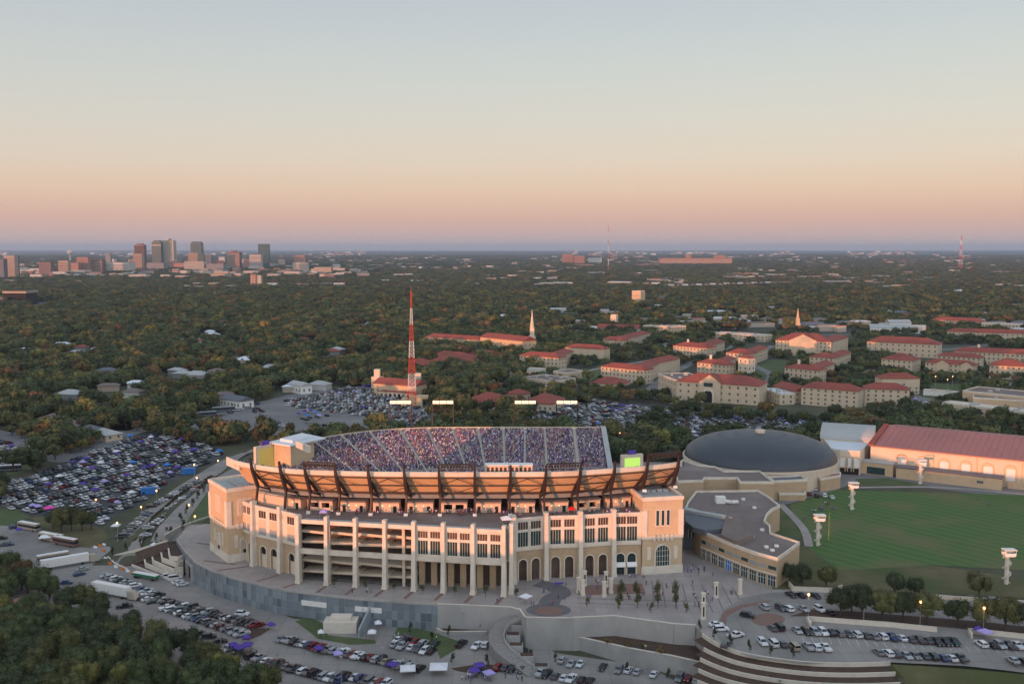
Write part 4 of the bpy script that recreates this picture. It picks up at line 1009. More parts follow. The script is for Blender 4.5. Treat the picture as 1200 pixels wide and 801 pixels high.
b.build('roof', 'grey_roof', VH).matrix_basis = inv
FOOT.append([T(0, -36, 0)[:2], T(d, -36, 0)[:2], T(d, 2, 0)[:2], T(0, 2, 0)[:2]])
# indoor practice building
p0 = (190.2, 520.5); e_ = (.845, -.534); p1 = (p0[0] + e_[0] * 190, p0[1] + e_[1] * 190)
PB = empty('indoor_practice_building', 'long indoor practice hall with a mauve red metal roof and arched recesses', 'building', (*p0, 0)); inv = Matrix.Translation((-p0[0], -p0[1], 0)); T, d = frame(p0, p1)
b = MB(T); b.box(0, d, -72, 0, -.5, 14.0); 
b.face([(0, 0, 14), (0, -72, 14), (0, -36, 19.0)]); b.face([(d, 0, 14), (d, -36, 19), (d, -72, 14)]); b.build('wall', 'plaster', PB).matrix_basis = inv
b = MB(T)
for y0, y1, z0, z1 in ((.8, -36, 13.9, 19.2), (-36, -72.8, 19.2, 13.9)):
    for k_ in range(62): b.hexa([(k_ * 3.1, y0, z0 + .4), (k_ * 3.1 + .12, y0, z0 + .4), (k_ * 3.1 + .12, y1, z1 + .4), (k_ * 3.1, y1, z1 + .4), (k_ * 3.1, y0, z0 + .62), (k_ * 3.1 + .12, y0, z0 + .62), (k_ * 3.1 + .12, y1, z1 + .62), (k_ * 3.1, y1, z1 + .62)])
    b.hexa([(-1, y0, z0), (d + 1, y0, z0), (d + 1, y1, z1), (-1, y1, z1), (-1, y0, z0 + .5), (d + 1, y0, z0 + .5), (d + 1, y1, z1 + .5), (-1, y1, z1 + .5)])
for k in range(32): b.box(k * 6, k * 6 + .15, -35.9, .7, 0, 0) if False else None
b.build('roof', 'mauve_roof', PB).matrix_basis = inv
b = MB(T); b.hexa([(-1.2, .9, 14.3), (1.6, .9, 14.3), (1.6, -36, 19.6), (-1.2, -36, 19.6), (-1.2, .9, 15.2), (1.6, .9, 15.2), (1.6, -36, 20.5), (-1.2, -36, 20.5)]); b.build('raised_verge', 'red_tile', PB).matrix_basis = inv
for k in range(17):
    c = 16 + k * 10.2; g = MB(T); g.box(c - 2.1, c + 2.1, .02, .1, 3.4, 9.4, 1); arch_ring(g, c, 2.2, 8.6, .02, .3, .8, 3.2, 0)
    g.box(c + 4.8, c + 5.4, .02, .35, 0, 13.4, 0) if k % 2 else None; g.build('arched_recess', ['tan_orange', 'white'], PB).matrix_basis = inv
b = MB(T); b.box(-9, 13, 0, 7, -.2, 6.2, 0); b.box(-9.3, 13.3, 0, 7.3, 6.2, 6.9, 1); b.box(0, 9, 7, 7.2, .5, 4.2, 2); b.build('entrance_lobby', ['brick_light', 'grey_roof', 'glass'], PB).matrix_basis = inv
b = MB(T); b.box(15, 64, 2.4, 9, -.2, 5.6, 0); b.box(14.7, 64.3, 2.2, 9.3, 5.6, 6.2, 1); b.box(53, 56, 9, 9.2, 2.5, 3.8, 1); b.build('side_annex', ['brick_light', 'slate'], PB).matrix_basis = inv
b = MB(T); b.box(66, 190, 1, 2, -.2, 3.4); b.build('screen_wall', 'brick_light', PB).matrix_basis = inv
FOOT.append([T(-4, -76, 0)[:2], T(d, -76, 0)[:2], T(d, 10, 0)[:2], T(-10, 10, 0)[:2]])

# ---------------------------------------------------------------- campus
K = dict(cat='campus building')
M1 = B_('campus_hall', 'large cream hall with red hipped roof, central gable and big dark archway facing the arena', 'campus building',
   [((793, 446), (890, 452), 26, 15, 'hip'), ((771.5, 438), (793, 446), 26, 15, 'brown_roof')], floors=3, glass='glass', gables=[((831.5, 448), 17, 15.5, 6)], gap=6.2)
T, d = frame(M1[1][0][0][0], M1[1][0][0][1]); e = dirn(M1[1][0][0][0], M1[1][0][0][1]); c_ = G(831.5, 448, 15); q0 = M1[1][0][0][0]; t_ = (c_[0] - q0[0]) * e[0] + (c_[1] - q0[1]) * e[1]
b = MB(T); arch_ring(b, t_, 3.3, 6.2, 1.6, 2.2, 1.4, 0, 0); b.box(t_ - 3.3, t_ + 3.3, 1.62, 1.7, 0, 8.6, 1); b.box(t_ - 3.5, t_ + 3.5, 1.62, 1.85, 12.2, 15.2, 2); b.build('entrance_arch', ['stone', 'dark_void', 'glass'], M1[0]).matrix_basis = M1[2]
B_('campus_hall', 'cream two-block hall directly right of the archway hall, small hipped red roof', 'campus building', [((893, 455.5), (914, 462), 12, 8, 'pale_roof'), ((906.5, 452), (931, 458), 16, 9.5, 'gable')], floors=2)
B_('campus_hall', 'long cream dormitory with red roof left of the archway hall, its wing running back', 'campus building', [((704.3, 428.8), (754.5, 433.7), 15, 12.5, 'hip'), ((756, 433), (772, 425), 16, 12.3, 'hip'), ((772, 425), (797, 419.5), 15, 12.4, 'hip')], floors=3)
B_('campus_hall', 'cream hall with bright red roof left of the long green lawn', 'campus building', [((608.8, 415.8), (654.3, 419), 16, 12.5, 'hip'), ((655, 417), (672, 411), 15, 12.3, 'hip'), ((662, 406.5), (707.5, 409), 16, 13, 'hip')], floors=3)
B_('campus_hall', 'wide low cream hall with an angled red roof nearest the campus street on the right', 'campus building', [((939, 453), (1005.5, 458), 17, 13.5, 'hip'), ((1013.6, 454.8), (1066, 456.6), 17, 13.5, 'hip'), ((1034, 443), (1078, 443), 16, 13, 'hip')], floors=4, gap=5)
B_('campus_hall', 'grand hall with red hipped roof and broad lit central gable beyond the quadrangle', 'campus building', [((909, 398), (974, 400.3), 34, 17, 'hip'), ((976, 400), (994, 395), 18, 16.5, 'hip')], floors=4, gables=[((941, 399), 30, 17.2, 7)])
B_('campus_hall', 'cream hall with red roof and small white chimney on the right of the quadrangle', 'campus building', [((919.5, 430), (958.4, 433.7), 15, 12, 'hip'), ((960, 432), (978, 425), 14, 11.8, 'hip')], floors=3, chim=1)
B_('campus_hall', 'red-roofed hall just in front of the grand gabled hall', 'campus building', [((948.7, 417.5), (977, 419.3), 18, 12, 'hip'), ((979, 419), (997.4, 412.6), 14, 11.8, 'hip')], floors=3)
B_('campus_hall', 'long bulky cream hall with bright red roof, right of the grand hall', 'campus building', [((1016, 399.6), (1099.7, 403.5), 26, 15, 'hip')], floors=3, gap=6)
B_('campus_hall', 'square cream hall with dark red hipped roof in front of the long bulky hall', 'campus building', [((1033, 419.7), (1068.8, 422.3), 24, 12, 'hip')], floors=3)
B_('campus_hall', 'cream hall with three small gables left of the car-free green', 'campus building', [((1084.4, 424), (1140, 428), 15, 11.5, 'hip'), ((1098, 416), (1150, 419), 14, 11.3, 'hip')], floors=3, gables=[((1103, 426), 11, 11.5, 3.2), ((1131, 428), 10, 11.5, 3.2)])
B_('campus_hall', 'cream hall with orange-lit left wall and red roof cut by the right photo edge', 'campus building', [((1159.7, 427), (1204, 429.5), 22, 12.5, 'hip')], floors=3)
B_('campus_hall', 'long red-roofed hall with a cream cupola behind the three-gabled hall', 'campus building', [((1119, 411), (1212, 415), 18, 12.5, 'hip')], floors=3, chim=1)
B_('campus_hall', 'very long two-storey cream hall with dark red roof in the far right rows', 'campus building', [((1110, 388), (1225, 391.5), 18, 10, 'hip')], floors=2, gap=5.5)
B_('campus_hall', 'pale red-roofed hall behind the very long hall', 'campus building', [((1092, 374), (1150, 377), 20, 10, 'hip'), ((1150, 379), (1210, 381), 24, 9, 'grey_roof')], floors=2)
B_('campus_hall', 'orange-tan flat block above the far right dormitory rows', 'campus building', [((1184, 357), (1215, 358), 24, 12, 'brown_roof')], floors=2)
CH = B_('campus_hall', 'cream hall with red hipped roofs facing the stadium from the middle of the campus', 'campus building', [((789, 404.5), (828.3, 407.7), 18, 13, 'hip'), ((830, 406), (849.4, 399.6), 16, 12.8, 'hip')], floors=3, chim=1)
B_('campus_hall', 'white-walled hall with red roof behind the archway hall, left of the square tower', 'campus building', [((817, 424), (851, 427.5), 15, 12, 'hip'), ((852, 424), (862, 419), 12, 11.8, 'hip')], floors=3, chim=1)
B_('campus_hall', 'white-walled hall with dark red hipped roof behind the square tower', 'campus building', [((851, 412.6), (878.6, 414.5), 18, 12.5, 'hip'), ((880, 414), (899.7, 407), 14, 12.3, 'hip')], floors=3)
B_('campus_tower', 'square cream tower with a pyramid red roof behind the archway hall', 'tower', [((865.3, 418), (876.5, 419.3), 10, 19, 'hip')], floors=3, wall='plaster')
B_('campus_hall', 'low red-roofed hall half hidden by trees at the left of the campus', 'campus building', [((706.6, 396.4), (726, 399), 14, 10, 'hip'), ((727, 398.5), (761.8, 390), 16, 10, 'hip')], floors=2)
B_('campus_hall', 'orange-lit flat brick hall with stepped parapets at the back of the campus', 'campus building', [((753.6, 381.8), (782, 382.5), 14, 13, 'brown_roof'), ((783, 382.8), (804, 382), 20, 12, 'brown_roof')], floors=3, wall='brick_light')
B_('campus_hall', 'long low cream hall with flat roof at the back of the campus', 'campus building', [((834.8, 389.9), (896.5, 393.5), 22, 8, 'grey_roof')], floors=2, gap=6)
B_('warehouse', 'wide low white building left of the campus, long flat roof', 'building', [((634, 382), (700, 384.5), 30, 7, 'pale_roof'), ((656, 388), (712, 391), 18, 6, 'red_tile')], floors=1, wall='white', gap=8)
B_('campus_hall', 'white gabled hall beside the small white bell tower', 'building', [((700, 384), (748, 385), 22, 8, 'gable')], floors=1, wall='white', roofm='red_tile')
B_('bell_tower', 'small pale tower with a dark slot, left of the campus in the distance', 'tower', [((715.5, 369), (722, 369.2), 9, 20, 'stone')], floors=2, wall='plaster')
B_('warehouse', 'broad grey-roofed low building behind the campus', 'building', [((788, 379), (860, 381), 60, 6, 'grey_roof'), ((857, 374), (890, 374.5), 20, 7, 'brown_roof')], floors=1, wall='white', windows=False)
B_('church', 'church with a square orange-lit stone tower among the far trees', 'church', [((733, 348.5), (779, 349.5), 22, 9, 'gable'), ((740.5, 341), (751, 341.3), 18, 30, 'stone')], floors=2, roofm='slate', wall='brick_light')
# seminary, spire
B_('seminary', 'long orange-lit seminary with red roofs beside the tall white spire', 'seminary', [((498.4, 394), (563, 398), 16, 12, 'hip'), ((563, 394.5), (613, 399.5), 20, 17, 'gable')], floors=2, wall='brick_light', gap=6)
sp = empty('church_spire', 'slender white church spire rising beside the orange-lit seminary', 'spire', (*G(623.5, 408, 0), 0)); b = MB(); b.box(-4, 4, -4, 4, 0, 15); b.build('base', 'plaster', sp)
b = MB(); b.box(-2.6, 2.6, -2.6, 2.6, 15, 24); b.build('belfry', 'plaster', sp); b = MB(); b.lathe([(2.5, 24), (.15, 46)], 8); b.build('spire_cone', 'plaster', sp)
sp = empty('church_spire', 'pointed orange-lit spire standing left of a white gabled chapel behind the grand hall', 'spire', (*G(934.5, 388, 0), 0)); sp.scale = (.8, .8, .84); b = MB(); b.box(-4, 4, -4, 4, 0, 14); b.build('base', 'brick_light', sp)
b = MB(); b.box(-3, 3, -3, 3, 14, 22); b.build('belfry', 'brick_light', sp); b = MB(); b.lathe([(3, 22), (.15, 40)], 8); b.build('spire_cone', 'brick_light', sp)
B_('chapel', 'white chapel with a low gable right of the pointed spire', 'church', [((938, 381), (966, 381), 20, 8, 'gable')], floors=1, roofm='slate', wall='white')
B_('sorority_house', 'row of white gables on a low house behind the long bulky hall', 'house', [((1020, 383.5), (1085, 385), 20, 7, 'gable'), ((1043, 378), (1068, 378), 18, 12, 'gable')], floors=1, wall='white', roofm='grey_roof')
# red roofed church by the north lot
RC = B_('parish_church', 'red-roofed church with an arcaded porch and two stone bell gables by the north lot', 'church', [((438, 448.5), (487, 452), 17, 9.5, 'gable')], floors=1, wall='brick_light', gap=7)
for (px_, py_, h_) in ((442, 445, 17), (490, 447, 15)):
    c_ = G(px_, py_, 8); b = MB(); b.box(c_[0] - 2.4, c_[0] + 2.4, c_[1] - 2, c_[1] + 4, -.2, h_); b.box(c_[0] - 5, c_[0] + 5, c_[1], c_[1] + 4, -.2, h_ * .62); b.build('bell_gable', 'plaster', RC[0]).matrix_basis = RC[2]
T, d = frame(G(444, 459, 4), G(484, 462, 4)); b = MB(T); arch_wall(b, 0, d, 0, 4.6, [(2.5 + i * 4.1, 1.3, 2.4) for i in range(int((d - 2.5) / 4.1))], -.5, 0); b.build('arcade', 'plaster', RC[0]).matrix_basis = RC[2]
b = MB(T); b.box(0, d, -6, .4, 4.6, 5.0); b.build('porch_roof', 'red_tile', RC[0]).matrix_basis = RC[2]
B_('school_building', 'low red-roofed school wing behind the stadium floodlights', 'school', [((538, 470), (584, 475), 30, 5.5, 'hip')], floors=1, wall='tan')
B_('school_building', 'low dark red-roofed school block with dark tall windows behind the middle floodlights', 'school', [((612, 471), (648, 473), 30, 6.5, 'hip')], floors=1, gap=3.5)
B_('school_building', 'small orange-lit entrance block between the two school wings', 'school', [((592, 460), (608, 462), 14, 7, 'hip')], floors=1, wall='brick_light')
B_('low_hall', 'flat-roofed tan hall with skylights in front of the red-roofed halls', 'building', [((612, 442), (648, 447), 28, 6, 'brown_roof'), ((648, 435), (665, 437), 22, 7, 'brown_roof')], floors=1)
B_('low_hall', 'small flat white building left of the flat-roofed tan hall', 'building', [((582, 434), (598, 436), 16, 6, 'grey_roof'), ((614, 433), (632, 434), 16, 6, 'grey_roof')], floors=1, wall='plaster')
B_('parish_house', 'low pinkish hall with curved dark red roof among the campus trees', 'building', [((692, 448), (730, 450), 20, 6, 'hip')], floors=1)
for i_, (a_, c_, dp) in enumerate((((500, 417), (545, 421), 26), ((497, 424), (560, 428), 22), ((470, 426), (500, 428), 24), ((440, 424), (465, 426), 22), ((545, 414), (580, 417), 20))):
    B_('shop_building', ['low red-roofed shop nearest the seminary', 'long low red-roofed shop behind the radio mast', 'low red-roofed shop with an orange-lit front, beside the radio mast', 'low red-roofed shop left of the radio mast', 'low red-roofed shop right of the others by the dark trees'][i_], 'shop', [(a_, c_, dp, 5, 'hip')], floors=1, wall='brick_light', gap=6)
# music hall
MH = B_('music_hall', 'wide flat-roofed concert hall with an orange-lit cornice at the right edge', 'concert hall', [((1128, 458), (1230, 468), 30, 13, 'brown_roof'), ((1140, 466), (1240, 472), 26, 11, 'brown_roof')], floors=1, wall='brick_light', windows=False)
B_('concert_foyer', 'long low cream front block with green glazing before the flat-roofed concert hall', 'building', [((1104, 472), (1225, 486), 14, 7, 'stone')], floors=1, glass='glass', gap=6)
B_('yard_screen', 'low white walled court with small cypresses in front of the dormitory lawn', 'court', [((1082, 457), (1122, 460), 6, 4, 'stone')], floors=1, wall='white', windows=False)
# houses on the left
for i_, (a_, c_, dp, h_, rf, wl, lb) in enumerate([((258, 466), (281, 470), 12, 6, 'slate', 'white', 'white house with a dark pitched roof beside the north lot, nearer the camera'), ((338, 449), (353, 452), 10, 7, 'grey_roof', 'white', 'white house with tall chimney gables beyond the north lot'),
    ((44, 490), (60, 492), 14, 5, 'brown_roof', 'tan', 'tan-roofed house in the trees above the corner lot, leftmost of the near roofs'), ((66, 498), (86, 500), 13, 5, 'brown_roof', 'tan', 'brown-roofed house in the trees, second of the near roofs'), ((88, 503), (105, 505), 12, 5, 'slate', 'white', 'grey-roofed house with a white eave above the asphalt lot'), ((106, 506), (124, 510), 11, 3.6, 'grey_roof', 'tan', 'pale grey-roofed house right of the other near roofs'),
    ((0, 708), (44, 724), 9, -4.5, 'mauve_roof', 'tan', 'pinkish tiled roof showing in the wood at the bottom left')]):
    B_('house', lb, 'house', [(a_, c_, dp, h_, 'gable' if i_ < 2 else 'hip')], floors=1, wall=wl, roofm=rf, windows=h_ > 0)
# small stair house by the screen wall
o = empty('stair_house', 'small concrete stair house with a slanting glass fin in front of the screen wall', 'building', (*G(400, 745, -10), -10.6)); b = MB(); b.box(-6, 5, 0, 6, 0, 5.2); b.box(-4, 3, 1, 5.5, 5.2, 6.4); b.box(-9, 6, -5.5, 0, 0, .7); b.build('wall', 'stone', o)
b = MB(); b.hexa([(6, -3, 0), (6.6, -3, 0), (9, 6, 0), (8.4, 6, 0), (6, -3, 4), (6.6, -3, 4), (9, 6, 8.4), (8.4, 6, 8.4)]); b.build('glass_fin', 'grey_panel', o)

# ---------------------------------------------------------------- skyline far away
def slab(name, label, cat, x0, x1, yt, D, m, top=None, dep=None, group=None, band=None, roofm='brown_roof'):
    """a distant block: columns x0..x1 and top row measured in the photograph at distance D"""
    zc = D * .9956 + 11; a = (x0 - 600) / F * zc; c = (x1 - 600) / F * zc; h = H - D * math.tan(PITCH + math.atan((yt - 400.5) / F)); dep = dep or max(18, (c - a) * .7)
    o = empty(name, label, cat, (round((a + c) / 2, 1), D, 0), group=group); w = (c - a) / 2
    b = MB(); b.box(-w, w, 0, dep, -5, h); b.build('wall', m, o)
    b = MB(); b.box(-w * .94, w * .94, dep * .05, dep * .9, h, h + max(1, h * .01)); b.build('roof', roofm, o)
    n = max(2, int(h / 12)) if h > 25 else 1
    if band:
        for k in range(1, int(h / 7)):
            b = MB(); b.box(-w * .97, w * .97, -.6, -.05, k * 7, k * 7 + 3.0); b.build('window_band', band, o)
    FOOT.append([(a - 5, D - 25), (c + 5, D - 25), (c + 5, D + dep + 5), (a - 5, D + dep + 5)])
    return o, w, h, dep
DT = 5900
def col(o, x0, x1, y0, y1, z0, z1, m, name='crown_block'): b = MB(); b.box(x0, x1, y0, y1, z0, z1); b.build(name, m, o)
o, w, h, dp = slab('office_tower', 'tall pale beige skyline tower with a raised centre fin, tallest of the cluster', 'skyscraper', 189.5, 204, 282, DT, 'city_cream', band=None)
for k in range(6): col(o, -w + (2 * w) * k / 6, -w + 2 * w * k / 6 + 3, -2, 0, 0, h, 'city_beige', 'facade_fin')
col(o, -6, 10, -4, dp, h, h + 12, 'city_cream')
o, w, h, dp = slab('office_tower', 'dark teal glass skyline tower with a pointed top left of the tallest', 'skyscraper', 178.5, 189.3, 283.5, DT - 60, 'city_teal'); col(o, -w * .7, w * .7, 4, dp * .8, h, h + 10, 'city_teal'); col(o, -w, w, -1, 0, h * .86, h * .9, 'city_cream', 'facade_fin')
o, w, h, dp = slab('office_tower', 'dark brown skyline tower left of the teal pair', 'skyscraper', 158, 169.5, 287, DT - 100, 'city_brown', band='dark_void'); col(o, -w * .5, w * .6, 4, dp * .8, h, h + 9, 'city_brown')
slab('office_block', 'beige block in front of the dark brown skyline tower', 'office block', 156.5, 166.5, 297.5, DT - 300, 'city_beige', band='city_brown')
o, w, h, dp = slab('office_tower', 'eight-sided dark teal skyline tower with a domed shoulder', 'skyscraper', 224, 236.5, 284.5, DT, 'city_teal'); col(o, -w * .8, w * .8, 5, dp * .9, h, h + 8, 'city_teal')
slab('office_block', 'beige block at the foot of the eight-sided tower', 'office block', 221, 232, 296.5, DT - 250, 'city_beige', band='city_brown')
slab('office_block', 'dark blue block right of the eight-sided tower base', 'office block', 232.3, 239, 297.5, DT - 280, 'city_teal')
slab('office_block', 'broad low dark block between the eight-sided tower and the brown block', 'office block', 239, 248, 299, DT, 'slate')
o, w, h, dp = slab('office_tower', 'brown skyline block with twin shoulders right of the eight-sided tower', 'skyscraper', 266, 281, 295.5, DT - 100, 'city_brown', band='city_beige'); col(o, -w * .35, w * .35, 3, dp * .9, h, h + 10, 'city_brown')
slab('office_tower', 'slim dark teal glass tower standing alone at the right of the skyline', 'skyscraper', 303, 315, 286, DT - 150, 'city_teal')
slab('office_block', 'cream block just left of the lone teal tower', 'office block', 292.5, 306, 298.5, DT - 300, 'city_cream', band='city_grey')
slab('apartment_tower', 'lone orange-lit apartment block rising from the trees below the skyline', 'apartment block', 293.6, 300, 321.5, 3080, 'city_pink', band='city_beige'); slab('apartment_tower', 'pale side block joined to the lone apartment block in the trees', 'apartment block', 300.2, 306, 322.5, 3085, 'city_cream')
slab('office_tower', 'pale banded office slab near the left photo edge', 'office block', 5.5, 18, 299.5, 3900, 'city_beige', band='city_grey'); slab('office_block', 'dark glass office slab cut by the left photo edge', 'office block', -8, 5, 303.5, 3800, 'slate'); slab('office_block', 'narrow dark teal slab right of the pale banded slab', 'office block', 18.3, 21, 299.5, 3950, 'city_teal')
slab('office_block', 'dark brown mid-rise with a lit base, left of the skyline', 'office block', 46, 60, 307.5, 4300, 'city_brown', band='slate'); slab('office_block', 'beige mid-rise with two shoulders left of the pink-brown blocks', 'office block', 68.5, 80, 305.5, 4700, 'city_beige', band='city_brown')
slab('office_block', 'pink-brown stepped block left of the skyline', 'office block', 90, 104, 301.5, 4900, 'city_pink', band='city_brown'); slab('office_block', 'long low pink wing of the stepped block', 'office block', 83, 92, 308, 4850, 'city_pink'); slab('office_block', 'dark colonnaded block right of the pink-brown stepped block', 'office block', 104.5, 120, 304.5, 4950, 'city_brown', band='city_beige'); slab('office_block', 'slim grey tower left of the white terraces', 'office block', 124, 130, 297.5, 5500, 'city_grey')
slab('medical_building', 'wide white terraced building left of the skyline base', 'building', 120, 151, 307.5, 5000, 'city_white', band='city_grey')
slab('office_block', 'pale wide podium block under the tallest tower', 'office block', 172, 192, 308, 5400, 'city_grey'); slab('courthouse', 'cream domed block at the centre of the skyline foot', 'building', 216, 239, 306.5, 5200, 'city_cream', band='city_grey'); slab('warehouse', 'long pale block right of the cream skyline block', 'building', 242, 262, 309, 5200, 'city_grey'); slab('office_block', 'cream mid-rise right of the lone teal tower', 'building', 343, 360, 307.5, 5100, 'city_cream', band='city_beige'); slab('office_block', 'orange-cream block beyond the trees right of the skyline', 'building', 368, 388, 313, 4700, 'city_beige'); slab('office_block', 'low pink block on the skyline shelf right of the lone teal tower', 'building', 345, 357, 299, 6500, 'city_pink')
o, w, h, dp = slab('arena_building', 'huge dark glazed box building with a pale cornice beside the lake at the left edge', 'building', 4.5, 31, 341.5, 2080, 'dark_void', dep=50); col(o, -w - 1, w + 1, -2, 52, h - 3.5, h + 1, 'city_beige', 'cornice'); col(o, -w - 1, w + 1, -1.5, 0, -3, 8, 'city_cream', 'base_storey')
slab('office_block', 'low pale annex left of the huge dark box', 'building', -10, 4, 349, 2060, 'city_brown')
o, w, h, dp = slab('hospital', 'long orange-cream hospital range with two raised blocks on the far horizon', 'hospital', 773, 858, 302.5, 7200, 'city_pink', dep=80, band='city_beige'); col(o, -w * .28, -w * .14, -5, 30, h, h + 24, 'city_pink', 'raised_block'); col(o, w * .5, w * .8, -5, 30, h, h + 22, 'city_pink', 'raised_block')
slab('apartment_block', 'orange-red brick block far right of the radio mast', 'apartment block', 659, 672, 298, 7600, 'city_pink', band='city_brown'); slab('apartment_block', 'second orange-red block with a lower roof beside it in the distance', 'apartment block', 673, 685, 300, 7500, 'city_pink', band='city_brown'); slab('office_block', 'white banded block right of the orange-red distant pair', 'building', 690, 705, 302, 7700, 'city_white')
for i in range(15):
    xx = 784 + i * 8.1; x, y = G(xx, 338 - i * .25, 0); b = MB(); b.box(0, 17, 0, 14, -1, 8); hip_roof(b, [(0, 0), (17, 0), (17, 14), (0, 14)], 8, rise=4.5, gable=(i % 2 == 0), m=1)
    o = b.build('townhouse', ['city_beige' if i % 3 else 'city_cream', 'brown_roof' if i % 2 else 'grey_roof']); o.location = (x, y, 0); o.rotation_euler.z = -.15 if i % 2 else .1
    tag(o, f'pale townhouse in the long terrace among the far right trees, {ordn(i)} from the left', 'townhouse', 'terrace of far townhouses'); FOOT.append([(x - 4, y - 26), (x + 24, y - 26), (x + 24, y + 16), (x - 4, y + 16)])
# many small far buildings
far = []
def farb(n, xr, yr, hr, wr, cols, grp, lab):
    for _ in range(n):
        px_ = R.uniform(*xr); py_ = R.uniform(*yr); x, y = G(px_, py_, 0)
        if y > 14000: continue
        
        if any(inpoly(x, y, q_) for q_ in NOTREE): continue
        h = R.uniform(*hr); w = R.uniform(*wr); c = R.choice(cols); dep = w * R.uniform(.4, .8); lbl = lab.replace('COL', {'city_white': 'white', 'city_cream': 'cream', 'city_beige': 'beige', 'city_grey': 'grey', 'city_pink': 'pinkish', 'city_brown': 'brown'}[c])
        b = MB(); b.box(-w / 2, w / 2, 0, dep, -2, h, 0); b.box(-w / 2 + .5, w / 2 - .5, .5, dep - .5, h, h + .6, 1)
        if h < 7 and w < 30: hip_roof(b, [(-w / 2, 0), (w / 2, 0), (w / 2, dep), (-w / 2, dep)], h + .1, m=1)
        o = b.build('distant_building' if h > 5.5 or w > 30 else 'house', [c, R.choice(['grey_roof', 'brown_roof', 'pale_roof', 'red_tile' if h < 9 else 'grey_roof', 'slate'])]); o.location = (x, y, 0); o.rotation_euler.z = R.uniform(-.5, .5)
        tag(o, lbl, 'building' if h > 5.5 or w > 30 else 'house', grp)
        r_ = w * .75 + 4; FOOT.append([(x - r_, y - r_ - 12), (x + r_, y - r_ - 12), (x + r_, y + r_), (x - r_, y + r_)])
CC = ['city_white', 'city_cream', 'city_beige', 'city_grey', 'city_pink']
farb(95, (0, 430), (311.5, 327), (7, 20), (25, 75), CC, 'far low buildings around the skyline', 'COL low building on the shelf of land below the downtown skyline')
farb(30, (130, 330), (307, 316), (20, 55), (30, 80), CC + ['city_brown'], 'mid-rise blocks packed around the skyline', 'COL mid-rise block packed between the skyline towers')
farb(38, (420, 780), (301, 316), (7, 18), (30, 120), CC, 'far low buildings near the horizon', 'COL low building strung along the distant plain behind the radio mast')
farb(24, (860, 1200), (312, 334), (6, 10), (25, 90), CC, 'far low buildings on the right', 'COL low flat building among the far trees on the right side')
farb(18, (600, 900), (318, 336), (6, 9), (25, 90), CC, 'far low buildings in the middle', 'COL low flat building in the far woods beyond the campus')
farb(26, (980, 1200), (338, 372), (4, 7), (14, 30), ['city_white', 'city_cream', 'city_beige'], 'houses behind the right campus rows', 'COL house among trees behind the dormitory rows on the right')
farb(72, (10, 460), (346, 470), (4.2, 5.4), (12, 20), ['city_white', 'city_cream', 'city_beige', 'city_grey'], 'roofs in the left woods', 'COL-walled house nearly hidden in the wooded neighbourhood on the left')
farb(22, (640, 900), (362, 384), (5, 9), (16, 40), ['city_white', 'city_cream', 'city_beige'], 'low buildings behind the campus halls', 'COL low building among trees between the campus halls and the far church tower')
farb(22, (900, 1200), (362, 392), (5, 9), (14, 34), ['city_white', 'city_cream', 'city_beige'], 'low buildings behind the right campus rows', 'COL low building among trees behind the upper rows of dormitories')
farb(16, (470, 700), (340, 392), (4.2, 5.4), (12, 22), ['city_white', 'city_cream', 'city_grey'], 'roofs in the middle woods', 'COL-walled house in the woods behind the seminary')
for i_ in range(9):
    x, y = G(400 + i_ * 9 + R.uniform(-3, 3), 424 - i_ * 3, 0)
# the specks of town too many to count: low blocks strung over the plain
b = MB(); N_ = 0
while N_ < 950:
    px_ = R.uniform(-40, 1240); py_ = 294.5 + 44 * R.random() ** 2.2; x, y = G(px_, py_, 0)
    dn = vnoise(px_ / 46, py_ / 4.2, 21) + (.28 if px_ < 430 and 305 < py_ < 325 else 0) + (.1 if py_ < 308 else 0)
    if dn < .66 or y > 26000: continue
    w = R.uniform(10, 26) * (1 + y / 7000); dp = w * R.uniform(.3, .7); h = R.uniform(5, 9) * (1 + y / 9000); z = 0 if y < 7000 else ss(7000, 30000, y) * (vnoise(x / 5200, y / 6000, 3) * 46 - 6); m_ = R.choice([0, 0, 1, 1, 2, 2, 3, 4])
    b.box(x - w / 2, x + w / 2, y, y + dp, z - 4, z + h, m_); N_ += 1
    if y < 6000: r_ = w * .6; FOOT.append([(x - r_, y - r_ - 8), (x + r_, y - r_ - 8), (x + r_, y + dp), (x - r_, y + dp)])
tag(b.build('distant_town', ['city_white', 'city_beige', 'city_grey', 'pale_roof', 'city_pink']), kind='stuff')
